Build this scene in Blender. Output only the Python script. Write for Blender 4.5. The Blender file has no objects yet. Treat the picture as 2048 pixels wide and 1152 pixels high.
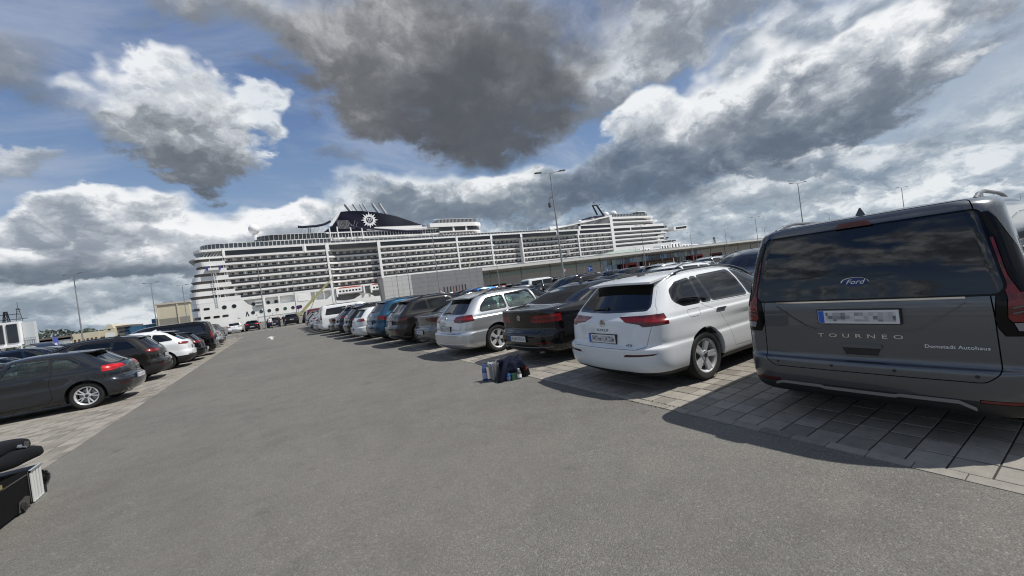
import bpy, bmesh, math, random
from math import radians, sin, cos, pi, sqrt, atan2, hypot
from mathutils import Vector, Matrix
from mathutils.bvhtree import BVHTree
from mathutils import noise as mnoise

scene = bpy.context.scene
COL = scene.collection
rnd = random.Random(7)

# ------------------------------------------------------------------ camera
CAM_H = 1.6
az, pd, rl = radians(31.393), radians(0.580), radians(7.7)
fwd = Vector((sin(az) * cos(pd), cos(az) * cos(pd), -sin(pd)))
wr = Vector((cos(az), -sin(az), 0.0))
wu = wr.cross(fwd)
right = wr * cos(rl) - wu * sin(rl)
up = wr * sin(rl) + wu * cos(rl)
cam_data = bpy.data.cameras.new('camera')
cam_data.sensor_width = 36.0
cam_data.lens = 782.0 / 2048.0 * 36.0
cam_data.clip_start = 0.05
cam_data.clip_end = 6000
cam = bpy.data.objects.new('camera', cam_data)
COL.objects.link(cam)
M = Matrix.Identity(4)
for i in range(3):
    M[i][0], M[i][1], M[i][2] = right[i], up[i], -fwd[i]
M.translation = Vector((0, 0, CAM_H))
cam.matrix_world = M
scene.camera = cam

# ------------------------------------------------------------------ render / colour
scene.render.engine = 'CYCLES'
scene.view_settings.view_transform = 'Standard'
scene.view_settings.look = 'None'
scene.view_settings.exposure = 0.0
scene.view_settings.gamma = 1.0
scene.view_settings.use_curve_mapping = False
scene.cycles.use_denoising = True
scene.cycles.denoiser = 'OPENIMAGEDENOISE'
scene.cycles.denoising_input_passes = 'RGB_ALBEDO_NORMAL'
scene.cycles.denoising_prefilter = 'ACCURATE'
scene.cycles.use_adaptive_sampling = True
scene.cycles.adaptive_threshold = 0.012
scene.cycles.pixel_filter_type = 'BLACKMAN_HARRIS'
scene.cycles.filter_width = 1.15
scene.cycles.blur_glossy = 0.5
scene.cycles.max_bounces = 8
scene.cycles.transparent_max_bounces = 16
scene.cycles.sample_clamp_indirect = 6.0

# ------------------------------------------------------------------ sun
SUN_AZ, SUN_EL = radians(125.0), radians(54.0)
sd = bpy.data.lights.new('sun', 'SUN')
sd.energy = 4.9
sd.angle = radians(0.53)
sd.color = (1.0, 0.955, 0.89)
sun = bpy.data.objects.new('sun', sd)
COL.objects.link(sun)
sdir = Vector((sin(SUN_AZ) * cos(SUN_EL), cos(SUN_AZ) * cos(SUN_EL), sin(SUN_EL)))
sun.rotation_euler = (-sdir).to_track_quat('-Z', 'Y').to_euler()
sun.location = (30, -30, 60)

# ------------------------------------------------------------------ world: sky with clouds
world = bpy.data.worlds.new('World')
scene.world = world
world.use_nodes = True
NT = world.node_tree
NT.nodes.clear()
SKY_STRENGTH = 0.12


class NG:
    """tiny node-graph helper: sockets or floats in, socket out"""
    def __init__(s, nt):
        s.nt = nt

    def node(s, t, **kw):
        n = s.nt.nodes.new(t)
        for k, v in kw.items():
            setattr(n, k, v)
        return n

    def put(s, sock, v):
        if hasattr(v, 'is_linked') or hasattr(v, 'links'):
            s.nt.links.new(v, sock)
        else:
            if sock.type == 'RGBA' and hasattr(v, '__len__') and len(v) == 3:
                v = (*v, 1.0)
            sock.default_value = v

    def m(s, op, a, b=None, c=None, clamp=False):
        n = s.node('ShaderNodeMath', operation=op, use_clamp=clamp)
        s.put(n.inputs[0], a)
        if b is not None:
            s.put(n.inputs[1], b)
        if c is not None:
            s.put(n.inputs[2], c)
        return n.outputs[0]

    def vm(s, op, a, b=None, scale=None):
        n = s.node('ShaderNodeVectorMath', operation=op)
        s.put(n.inputs[0], a)
        if b is not None:
            s.put(n.inputs[1], b)
        if scale is not None:
            s.put(n.inputs['Scale'], scale)
        return n.outputs['Value'] if op in ('DOT_PRODUCT', 'LENGTH', 'DISTANCE') else n.outputs[0]

    def comb(s, x, y, z):
        n = s.node('ShaderNodeCombineXYZ')
        for i, v in enumerate((x, y, z)):
            s.put(n.inputs[i], v)
        return n.outputs[0]

    def noise(s, vec, scale, detail=4, rough=0.5, dist=0.0, lac=2.0, ntype='FBM', dims='3D'):
        n = s.node('ShaderNodeTexNoise', noise_dimensions=dims)
        n.noise_type = ntype
        s.put(n.inputs['Vector'], vec)
        for k, v in (('Scale', scale), ('Detail', detail), ('Roughness', rough), ('Distortion', dist), ('Lacunarity', lac)):
            s.put(n.inputs[k], v)
        return n

    def mix(s, fac, a, b, blend='MIX'):
        n = s.node('ShaderNodeMix', data_type='RGBA', blend_type=blend)
        s.put(n.inputs[0], fac)
        s.put(n.inputs[6], a)
        s.put(n.inputs[7], b)
        return n.outputs[2]

    def smooth(s, v, lo, hi, a=0.0, b=1.0):
        n = s.node('ShaderNodeMapRange', interpolation_type='SMOOTHSTEP')
        s.put(n.inputs[0], v)
        for i, q in enumerate((lo, hi, a, b)):
            s.put(n.inputs[i + 1], q)
        return n.outputs[0]

    def ramp(s, v, stops):
        n = s.node('ShaderNodeValToRGB')
        e = n.color_ramp.elements
        while len(e) < len(stops):
            e.new(0.5)
        for el, (p, c) in zip(e, stops):
            el.position = p
            el.color = (*c, 1.0)
        s.put(n.inputs[0], v)
        return n.outputs[0]


w = NG(NT)
geo = w.node('ShaderNodeTexCoord')
D = w.vm('NORMALIZE', geo.outputs['Generated'])
sep = w.node('ShaderNodeSeparateXYZ')
NT.links.new(D, sep.inputs[0])
dx, dy, dz = sep.outputs
AZ = w.m('MULTIPLY', w.m('ARCTAN2', dx, dy), 57.29578)          # degrees clockwise from the road's direction
EL = w.m('MULTIPLY', w.m('ARCSINE', dz), 57.29578)
sky = w.node('ShaderNodeTexSky', sky_type='NISHITA', sun_disc=False)
sky.sun_elevation = SUN_EL
sky.sun_rotation = SUN_AZ
sky.air_density = 1.0
sky.dust_density = 0.6
sky.ozone_density = 1.6
# cloud coordinates: the direction itself, drawn out so that clouds shrink and flatten towards the horizon
inv = w.m('DIVIDE', 1.0, w.m('ADD', w.m('ABSOLUTE', dz), 0.85))
P = w.vm('SCALE', w.comb(dx, dy, w.m('MULTIPLY', dz, 1.35)), scale=inv)
n1 = w.noise(P, 5.2, 4, 0.50, 0.0)
n2 = w.noise(w.vm('ADD', P, (7.3, 2.1, 4.4)), 5.2, 4, 0.50, 0.0)


def billow(vec, scale, detail):
    """rounded heads: fractal cells, 1 in the middle of a head"""
    n = w.node('ShaderNodeTexVoronoi', feature='F1')
    w.put(n.inputs['Vector'], vec)
    n.inputs['Scale'].default_value = scale
    n.inputs['Detail'].default_value = detail
    n.inputs['Roughness'].default_value = 0.5
    n.inputs['Lacunarity'].default_value = 2.3
    n.normalize = True
    return w.m('SUBTRACT', 1.0, n.outputs['Distance'])


P2 = w.vm('ADD', P, (1.3, 9.1, 0.4))
PW = w.vm('ADD', P2, w.vm('SCALE', w.noise(P2, 9.0, 6, 0.62).outputs[1], scale=0.085))
nfa = w.noise(PW, 18.0, 9, 0.64)
bw = billow(PW, 12.0, 3.0)
NF = w.m('ADD', w.m('MULTIPLY', nfa.outputs[0], 0.5), w.m('MULTIPLY', bw, 0.62))
# the same fields sampled a little towards the sun give the relief of the billows
sh = (sdir.x * 0.022, sdir.y * 0.022, 0.030)
PS = w.vm('ADD', PW, sh)
nfl = w.noise(PW, 15.0, 6, 0.60)
nfs = w.noise(PS, 15.0, 6, 0.60)
bws = billow(PS, 12.0, 3.0)
bwl = bw
n1l = w.noise(PW, 5.5, 3, 0.5)
n1s = w.noise(w.vm('ADD', PW, tuple(v * 2.2 for v in sh)), 5.5, 3, 0.5)
relief = w.m('ADD', w.m('MULTIPLY', w.m('SUBTRACT', nfl.outputs[0], nfs.outputs[0]), 1.25),
             w.m('MULTIPLY', w.m('SUBTRACT', n1l.outputs[0], n1s.outputs[0]), 1.3))
relief = w.m('ADD', relief, w.m('MULTIPLY', w.m('SUBTRACT', bwl, bws), 0.75))
WX = w.m('SUBTRACT', n1.outputs[0], 0.5)
WY = w.m('SUBTRACT', n2.outputs[0], 0.5)
FN = w.m('MULTIPLY', w.m('SUBTRACT', NF, 0.68), 1.15)
wamp = w.m('MULTIPLY_ADD', w.smooth(EL, 2.0, 30.0), 16.0, 9.0)
AZW = w.m('MULTIPLY_ADD', WX, wamp, AZ)
ELW = w.m('MULTIPLY_ADD', WY, w.m('MULTIPLY', wamp, 0.75), EL)
ELW = w.m('MULTIPLY_ADD', FN, w.m('MULTIPLY', wamp, 0.35), ELW)


def lin(c):
    return tuple(((v / 255.0) / 12.92 if v <= 10 else (((v / 255.0) + 0.055) / 1.055) ** 2.4) for v in c)


def K(c):                                                     # display colour -> emission for the Background strength
    return tuple(v / SKY_STRENGTH for v in lin(c))


# clear blue with thin cirrus streaks, paler to the horizon
blue = w.mix(0.86, sky.outputs[0], w.ramp(w.m('DIVIDE', EL, 90.0, clamp=True),
             [(0.0, K((190, 202, 212))), (0.10, K((140, 166, 196))), (0.28, K((98, 126, 172))), (0.6, K((82, 108, 156)))]))
cir = w.noise(w.vm('MULTIPLY', P, (1.0, 2.6, 3.2)), 2.6, 7, 0.62, 0.6)
cirm = w.smooth(cir.outputs[0], 0.42, 0.78, 0.0, 0.62)
skycol = w.mix(cirm, blue, K((176, 186, 204)))
# thin bright veil on the right side
veil = w.m('MULTIPLY', w.smooth(w.m('ADD', AZ, w.m('MULTIPLY', WX, 20.0)), 55.0, 85.0), 0.72)
skycol = w.mix(veil, skycol, K((172, 184, 198)))


# the rest of the sky: scattered cumulus like those in view, and a grey-blue bank low down
gw = w.smooth(w.m('ABSOLUTE', w.m('SUBTRACT', AZ, 31.0)), 50.0, 78.0)
gd = w.m('ADD', w.m('MULTIPLY', w.m('SUBTRACT', n1.outputs[0], 0.46), 3.0), w.m('MULTIPLY', FN, 0.7))
ga = w.m('MULTIPLY', w.smooth(gd, 0.0, 0.35), gw)
gc = w.ramp(w.m('ADD', w.m('MULTIPLY_ADD', gd, -0.28, 0.62), w.m('MULTIPLY', relief, 1.3)), [(0.0, K((104, 114, 126))), (0.4, K((150, 158, 168))), (0.75, K((214, 219, 224))), (1.0, K((240, 243, 246)))])
skycol = w.mix(ga, skycol, gc)
lowv = w.m('ADD', w.m('MULTIPLY', relief, 1.2), w.m('MULTIPLY_ADD', WX, 1.3, 0.5))
lowc = w.ramp(lowv, [(0.1, K((128, 142, 158))), (0.45, K((166, 178, 190))), (0.85, K((224, 229, 232)))])
lowm = w.smooth(w.m('ADD', EL, w.m('MULTIPLY', WY, 14.0)), 13.0, 5.0, 0.0, 0.92)
skycol = w.mix(lowm, skycol, lowc)


def cloud(col, c, mat, edge, amp, top, base, mid=0.0, opac=1.0, rel=1.0):
    """one cumulus: an oval of the sky round (az, el) = c whose rim is broken by the noise;
    lit crown to shaded base along its own vertical, billow relief on top"""
    ax = w.m('SUBTRACT', AZW, c[0])
    ey = w.m('SUBTRACT', ELW, c[1])
    qx = w.m('ADD', w.m('MULTIPLY', ax, mat[0]), w.m('MULTIPLY', ey, mat[1]))
    qy = w.m('ADD', w.m('MULTIPLY', ax, mat[2]), w.m('MULTIPLY', ey, mat[3]))
    r = w.m('SQRT', w.m('ADD', w.m('MULTIPLY', qx, qx), w.m('MULTIPLY', qy, qy)))
    d = w.m('MULTIPLY_ADD', FN, amp, w.m('SUBTRACT', 1.0, r))
    a = w.smooth(d, 0.0, edge, 0.0, opac)
    if mid >= 0.15:                                             # a lit crown melts downwards into the body below it
        a = w.m('MULTIPLY', a, w.smooth(w.m('ADD', qy, w.m('MULTIPLY', relief, 0.8)), -0.75, 0.15))
    v = w.m('ADD', w.m('MULTIPLY_ADD', qy, 0.52, 0.545 + mid), w.m('MULTIPLY', relief, rel))
    v = w.m('ADD', v, w.m('MULTIPLY', w.m('SUBTRACT', 1.0, w.smooth(d, 0.0, 0.45)), 0.22))
    b2 = tuple(0.55 * p + 0.45 * q for p, q in zip(base, top))
    cc = w.ramp(v, [(0.0, K(base)), (0.42, K(tuple(0.85 * p + 0.15 * q for p, q in zip(base, top)))),
                    (0.68, K(b2)), (1.0, K(top))])
    return w.mix(a, col, cc)

# (az, el), axes, rim softness, rim noise, crown colour, base colour, level, opacity, relief
CLOUDS = [
    ((-16.6, 4.2), (0.0718, -0.0011, -0.0209, 0.3425), 0.4, 1.1, (222, 228, 232), (128, 142, 156), 0.05, 0.95, 1.0),
    ((70.7, 3.6), (0.0526, -0.0009, 0.0249, 0.2862), 0.4, 1.1, (232, 237, 240), (142, 157, 172), 0.08, 0.95, 1.2),
    ((62.7, 6.6), (0.0718, -0.0015, 0.0394, 0.3863), 0.45, 1.1, (226, 231, 235), (134, 148, 162), 0.05, 0.9, 1.1),
    ((81.9, 4.5), (0.2093, -0.0071, 0.1319, 0.6751), 0.3, 1.2, (222, 228, 233), (124, 142, 163), 0.1, 0.85, 1.0),
    ((-10.6, 9.9), (0.0616, -0.0026, -0.0196, 0.2233), 0.22, 0.9, (242, 244, 246), (134, 144, 157), 0.08, 1, 1.1),
    ((-0.3, 11.0), (0.0817, 0.0025, -0.0485, 0.3040), 0.2, 0.8, (246, 247, 249), (150, 159, 170), 0.12, 1, 1.0),
    ((-15.3, 6.8), (0.1077, -0.0056, -0.0183, 0.5944), 0.5, 0.8, (150, 158, 168), (100, 112, 127), 0.0, 0.95, 0.7),
    ((-17.1, 11.9), (0.1660, -0.0243, 0.0304, 0.4232), 0.25, 0.9, (242, 244, 246), (130, 141, 155), 0.1, 0.97, 1.0),
    ((-18.8, 16.5), (0.3605, -0.0359, -0.1021, 0.7718), 0.5, 0.8, (206, 211, 217), (136, 146, 160), 0, 0.9, 0.8),
    ((27.8, 12.7), (0.0410, -0.0021, 0.0057, 0.1803), 0.35, 1.0, (226, 231, 235), (110, 122, 136), 0.03, 0.97, 1.0),
    ((30.6, 14.7), (0.1236, -0.0179, 0.0397, 0.3232), 0.3, 0.9, (240, 242, 244), (140, 150, 160), 0.12, 0.9, 1.0),
    ((69.9, 8.9), (0.0854, -0.0015, 0.0825, 0.5276), 0.3, 1.2, (228, 233, 237), (122, 136, 152), 0.12, 0.95, 1.1),
    ((74.8, 6.4), (0.1994, 0.0073, 0.0181, 0.3663), 0.35, 1.1, (220, 226, 231), (116, 134, 154), 0.1, 0.9, 1.0),
    ((-17.8, 23.6), (0.1338, 0.0107, -0.1224, 0.2180), 0.7, 0.7, (186, 190, 196), (112, 120, 130), -0.05, 0.9, 0.7),
    ((-6.3, 21.1), (0.1065, -0.0328, 0.0235, 0.1740), 0.28, 0.9, (226, 230, 234), (94, 102, 113), -0.02, 1, 0.9),
    ((-6.8, 25.6), (0.1936, -0.0501, -0.0044, 0.2664), 0.28, 0.9, (244, 246, 248), (150, 160, 171), 0.15, 0.9, 1.0),
    ((0.3, 23.0), (0.2402, -0.1383, 0.1280, 0.3066), 0.3, 1.0, (236, 240, 243), (130, 140, 152), 0.15, 0.85, 1.0),
    ((56.6, 27.5), (0.0506, 0.0075, 0.0134, 0.1748), 0.6, 1.2, (224, 229, 234), (124, 132, 142), 0.06, 0.92, 1.0),
    ((46.3, 24.7), (0.0739, 0.0187, -0.0145, 0.1687), 0.5, 1.1, (216, 222, 228), (120, 127, 136), 0.04, 0.9, 1.0),
    ((72.2, 22.0), (0.1077, 0.0204, 0.0154, 0.2957), 0.5, 1.3, (228, 233, 238), (130, 142, 158), 0.12, 0.88, 1.0),
    ((82.0, 13.7), (0.1822, 0.0271, -0.0403, 0.9329), 0.6, 0.7, (152, 162, 174), (106, 120, 138), 0, 0.85, 0.6),
    ((67.8, 15.9), (0.0484, 0.0092, -0.0094, 0.1527), 0.26, 1.0, (238, 241, 244), (112, 122, 136), 0.03, 1, 1.0),
    ((75.9, 17.8), (0.1527, 0.0162, 0.0303, 0.2482), 0.24, 1.0, (244, 246, 248), (160, 169, 180), 0.15, 0.96, 1.0),
    ((54.1, 18.9), (0.1336, 0.0419, -0.0353, 0.2038), 0.26, 1.0, (242, 245, 247), (156, 165, 177), 0.15, 0.95, 1.0),
    ((67.5, 12.7), (0.0525, 0.0090, -0.0219, 0.2647), 0.8, 0.9, (146, 156, 168), (90, 103, 120), -0.03, 0.85, 0.9),
    ((51.8, 11.2), (0.0522, 0.0005, 0.0130, 0.2055), 0.7, 0.9, (142, 154, 167), (86, 100, 118), -0.03, 0.9, 0.8),
    ((7.1, 31.6), (0.0489, -0.0288, 0.0408, 0.1841), 0.7, 1.0, (200, 204, 209), (124, 130, 138), 0, 0.93, 0.9),
    ((21.1, 30.0), (0.0407, -0.0206, 0.0226, 0.0992), 0.4, 0.8, (180, 182, 186), (98, 101, 106), 0.0, 1, 0.9),
    ((30.4, 25.4), (0.0560, -0.0093, 0.0120, 0.1155), 0.6, 0.6, (134, 137, 142), (84, 88, 95), -0.08, 0.95, 0.6),
    ((34.7, 32.7), (0.0444, -0.0085, 0.0156, 0.1293), 0.7, 0.7, (168, 170, 173), (98, 101, 106), 0.03, 0.9, 0.9),
    ((10.7, 19.1), (0.2870, -0.0413, 0.0065, 0.5436), 0.9, 0.8, (150, 158, 168), (104, 114, 128), 0, 0.55, 0.6),
]
for cl_ in CLOUDS:
    skycol = cloud(skycol, *cl_)
# below the horizon: the dull light of far ground
skycol = w.mix(w.smooth(EL, -3.0, 0.0), K((110, 112, 112)), skycol)
bg = w.node('ShaderNodeBackground')
NT.links.new(skycol, bg.inputs[0])
bg.inputs[1].default_value = SKY_STRENGTH
wo = w.node('ShaderNodeOutputWorld')
NT.links.new(bg.outputs[0], wo.inputs[0])
world.cycles.sampling_method = 'MANUAL'
world.cycles.sample_map_resolution = 512


# ================================================================== helpers
class MB:
    """collects polygons; build() links them as ONE mesh object"""
    def __init__(s):
        s.v, s.f, s.mi = [], [], []

    def quad(s, pts, mi=0):
        n = len(s.v)
        s.v += [tuple(p) for p in pts]
        s.f.append(tuple(range(n, n + len(pts))))
        s.mi.append(mi)

    def box(s, x0, x1, y0, y1, z0, z1, mi=0):
        n = len(s.v)
        s.v += [(x0, y0, z0), (x1, y0, z0), (x1, y1, z0), (x0, y1, z0), (x0, y0, z1), (x1, y0, z1), (x1, y1, z1), (x0, y1, z1)]
        for q in ((3, 2, 1, 0), (4, 5, 6, 7), (0, 1, 5, 4), (1, 2, 6, 5), (2, 3, 7, 6), (3, 0, 4, 7)):
            s.f.append(tuple(n + i for i in q))
            s.mi.append(mi)

    def prism(s, poly, a, b, axis='y', mi=0):
        """poly: 2-D points; axis: the direction it is extruded along, from a to b"""
        def P(p, t):
            return {'x': (t, p[0], p[1]), 'y': (p[0], t, p[1]), 'z': (p[0], p[1], t)}[axis]
        area = sum(poly[i][0] * poly[(i + 1) % len(poly)][1] - poly[(i + 1) % len(poly)][0] * poly[i][1] for i in range(len(poly)))
        pl = list(poly) if area > 0 else list(poly)[::-1]
        if axis != 'y':
            lo, hi = (a, b)
        else:
            lo, hi = (b, a)                                    # keeps the outward winding for the y axis
        n, k = len(s.v), len(pl)
        s.v += [P(p, lo) for p in pl] + [P(p, hi) for p in pl]
        s.f.append(tuple(n + i for i in reversed(range(k))))
        s.f.append(tuple(n + k + i for i in range(k)))
        s.mi += [mi, mi]
        for i in range(k):
            j = (i + 1) % k
            s.f.append((n + i, n + j, n + k + j, n + k + i))
            s.mi.append(mi)

    def tube(s, p0, p1, r0, r1=None, n=8, mi=0, caps=True):
        r1 = r0 if r1 is None else r1
        p0, p1 = Vector(p0), Vector(p1)
        d = (p1 - p0).normalized()
        a = d.orthogonal().normalized()
        b = d.cross(a)
        k = len(s.v)
        for p, r in ((p0, r0), (p1, r1)):
            for i in range(n):
                t = 2 * pi * i / n
                s.v.append(tuple(p + a * (r * cos(t)) + b * (r * sin(t))))
        for i in range(n):
            j = (i + 1) % n
            s.f.append((k + i, k + j, k + n + j, k + n + i))
            s.mi.append(mi)
        if caps:
            s.f.append(tuple(k + i for i in reversed(range(n))))
            s.f.append(tuple(k + n + i for i in range(n)))
            s.mi += [mi, mi]

    def path(s, pts, r, n=8, mi=0):
        for a, b in zip(pts, pts[1:]):
            s.tube(a, b, r, n=n, mi=mi)

    def lathe(s, prof, n=24, axis='z', c=(0, 0, 0), mi=0, closed=False):
        """prof: (radius, height) pairs"""
        k, m_ = len(s.v), len(prof)
        for i in range(n):
            t = 2 * pi * i / n
            for r, h in prof:
                q = {'z': (r * cos(t), r * sin(t), h), 'x': (h, r * cos(t), r * sin(t)), 'y': (r * sin(t), h, r * cos(t))}[axis]
                s.v.append((q[0] + c[0], q[1] + c[1], q[2] + c[2]))
        for i in range(n):
            j = (i + 1) % n
            for u in range(m_ if closed else m_ - 1):
                u2 = (u + 1) % m_
                s.f.append((k + i * m_ + u, k + j * m_ + u, k + j * m_ + u2, k + i * m_ + u2))
                s.mi.append(mi)

    def sphere(s, c, r, n=16, mi=0, sc=(1, 1, 1)):
        k = len(s.v)
        h = n // 2
        for i in range(h + 1):
            ph = pi * i / h
            for j in range(n):
                t = 2 * pi * j / n
                s.v.append((c[0] + r * sc[0] * sin(ph) * cos(t), c[1] + r * sc[1] * sin(ph) * sin(t), c[2] + r * sc[2] * cos(ph)))
        for i in range(h):
            for j in range(n):
                j2 = (j + 1) % n
                s.f.append((k + i * n + j, k + (i + 1) * n + j, k + (i + 1) * n + j2, k + i * n + j2))
                s.mi.append(mi)

    def mesh(s, name, mats, smooth=None):
        me = bpy.data.meshes.new(name)
        me.from_pydata(s.v, [], s.f)
        for m_ in (mats if isinstance(mats, (list, tuple)) else [mats]):
            me.materials.append(m_)
        me.polygons.foreach_set('material_index', s.mi)
        if smooth is not None:
            me.polygons.foreach_set('use_smooth', [True] * len(me.polygons))
            me.set_sharp_from_angle(angle=radians(smooth))
        me.update()
        return me

    def build(s, name, mats, parent=None, smooth=None, loc=None, rotz=0.0):
        o = bpy.data.objects.new(name, s.mesh(name, mats, smooth))
        COL.objects.link(o)
        if parent is not None:
            o.parent = parent
        if loc is not None:
            o.location = loc
        if rotz:
            o.rotation_euler.z = rotz
        return o


def link_mesh(name, me, parent=None, loc=None, rot=None):
    o = bpy.data.objects.new(name, me)
    COL.objects.link(o)
    if parent is not None:
        o.parent = parent
    if loc is not None:
        o.location = loc
    if rot is not None:
        o.rotation_euler = rot
    return o


def thing(name, label, cat, loc=(0, 0, 0), rotz=0.0, group=None):
    o = bpy.data.objects.new(name, None)
    COL.objects.link(o)
    o.location = loc
    o.rotation_euler = (0, 0, rotz)
    o.empty_display_size = 0.2
    return tag(o, label, cat, group)


def tag(o, label=None, cat=None, group=None, kind=None):
    for k, v in (('label', label), ('category', cat), ('group', group), ('kind', kind)):
        if v:
            o[k] = v
    return o


def copy_tree(o, parent=None, swap=None):
    c = o.copy()
    COL.objects.link(c)
    c.parent = parent
    if swap and c.type == 'MESH':
        for sl in c.material_slots:
            if sl.material and sl.material.name in swap:
                nm = swap[sl.material.name]
                sl.link = 'OBJECT'
                sl.material = nm
    for ch in o.children:
        copy_tree(ch, c, swap)
    return c


# ================================================================== materials
def mat(name, color, rough=0.5, metal=0.0, coat=0.0, spec=0.5, emis=None, bump=None, vary=None):
    """Principled material; vary=(scale, amount) mottles the colour, bump=(scale, strength) roughens the surface"""
    m_ = bpy.data.materials.new(name)
    m_.use_nodes = True
    nt = m_.node_tree
    b = nt.nodes['Principled BSDF']
    b.inputs['Base Color'].default_value = (*color, 1)
    b.inputs['Roughness'].default_value = rough
    b.inputs['Metallic'].default_value = metal
    b.inputs['Coat Weight'].default_value = coat
    b.inputs['Coat Roughness'].default_value = 0.02
    b.inputs['Specular IOR Level'].default_value = spec
    g = NG(nt)
    if vary or bump:
        tc = g.node('ShaderNodeTexCoord').outputs['Object']
    if vary:
        nz = g.noise(tc, vary[0], 5, 0.6)
        lo = tuple(v * (1 - vary[1]) for v in color)
        hi = tuple(min(1, v * (1 + vary[1])) for v in color)
        col = g.ramp(nz.outputs[0], [(0.3, lo), (0.7, hi)])
        nt.links.new(col, b.inputs['Base Color'])
        g.put(b.inputs['Roughness'], g.m('MULTIPLY_ADD', nz.outputs[0], 0.16, rough - 0.08, clamp=True))
    if bump:
        nz = g.noise(tc, bump[0], 6, 0.65)
        bp = g.node('ShaderNodeBump')
        bp.inputs['Strength'].default_value = bump[1]
        bp.inputs['Distance'].default_value = 0.01
        nt.links.new(nz.outputs[0], bp.inputs['Height'])
        nt.links.new(bp.outputs[0], b.inputs['Normal'])
    return m_


def paint(name, color, metal=0.0, rough=0.35, dirt=0.04):
    """car paint: base + clear coat, with a faint film of dust low on the panels"""
    m_ = bpy.data.materials.new(name)
    m_.use_nodes = True
    nt = m_.node_tree
    b = nt.nodes['Principled BSDF']
    g = NG(nt)
    tc = g.node('ShaderNodeTexCoord').outputs['Object']
    sp = g.node('ShaderNodeSeparateXYZ')
    nt.links.new(tc, sp.inputs[0])
    nz = g.noise(tc, 5.0, 6, 0.65)
    film = g.m('MULTIPLY', g.smooth(g.m('ADD', sp.outputs[2], g.m('MULTIPLY', nz.outputs[0], 0.5)), 0.95, 0.45), dirt * 2.2)
    film = g.m('ADD', film, g.m('MULTIPLY', g.smooth(nz.outputs[0], 0.5, 0.8), dirt * 0.5), clamp=True)
    nt.links.new(g.mix(film, color, (0.17, 0.15, 0.125)), b.inputs['Base Color'])
    b.inputs['Metallic'].default_value = metal
    g.put(b.inputs['Roughness'], g.m('MULTIPLY_ADD', film, 0.5, rough, clamp=True))
    b.inputs['Specular IOR Level'].default_value = 0.08
    b.inputs['Coat Weight'].default_value = 1.0
    g.put(b.inputs['Coat Roughness'], g.m('MULTIPLY_ADD', film, 0.35, 0.02, clamp=True))
    return m_


def glass(name, tint, refl=(1, 1, 1), body=0.0):
    """thin pane: clear straight-through tint plus mirror reflection by Fresnel"""
    m_ = bpy.data.materials.new(name)
    m_.use_nodes = True
    nt = m_.node_tree
    nt.nodes.remove(nt.nodes['Principled BSDF'])
    g = NG(nt)
    t = g.node('ShaderNodeBsdfTransparent')
    t.inputs[0].default_value = (*tint, 1)
    gl = g.node('ShaderNodeBsdfGlossy')
    gl.inputs['Color'].default_value = (*refl, 1)
    gl.inputs['Roughness'].default_value = 0.0
    fr = g.node('ShaderNodeFresnel')
    fr.inputs[0].default_value = 1.52
    fac = g.m('MULTIPLY_ADD', fr.outputs[0], 1.0, 0.02, clamp=True)
    mx = g.node('ShaderNodeMixShader')
    nt.links.new(fac, mx.inputs[0])
    nt.links.new(t.outputs[0], mx.inputs[1])
    nt.links.new(gl.outputs[0], mx.inputs[2])
    nt.links.new(mx.outputs[0], nt.nodes['Material Output'].inputs[0])
    return m_


def lens(name, c0, c1):
    """lamp glass over a ribbed reflector: horizontal light guides of two reds"""
    m_ = bpy.data.materials.new(name)
    m_.use_nodes = True
    nt = m_.node_tree
    b = nt.nodes['Principled BSDF']
    g = NG(nt)
    sp = g.node('ShaderNodeSeparateXYZ')
    nt.links.new(g.node('ShaderNodeTexCoord').outputs['Object'], sp.inputs[0])
    nz = g.noise(g.node('ShaderNodeTexCoord').outputs['Object'], 9.0, 2, 0.5)
    z = g.m('ADD', g.m('MULTIPLY', sp.outputs[2], 62.0), g.m('MULTIPLY', nz.outputs[0], 2.0))
    band = g.smooth(g.m('SINE', z), -0.9, 0.9)
    edge = g.smooth(nz.outputs[0], 0.35, 0.65)
    nt.links.new(g.mix(g.m('MULTIPLY_ADD', edge, 0.4, g.m('MULTIPLY', band, 0.6)), c1, c0), b.inputs['Base Color'])
    b.inputs['Roughness'].default_value = 0.25
    b.inputs['Specular IOR Level'].default_value = 0.3
    b.inputs['Coat Weight'].default_value = 0.7
    b.inputs['Coat Roughness'].default_value = 0.02
    return m_


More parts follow.
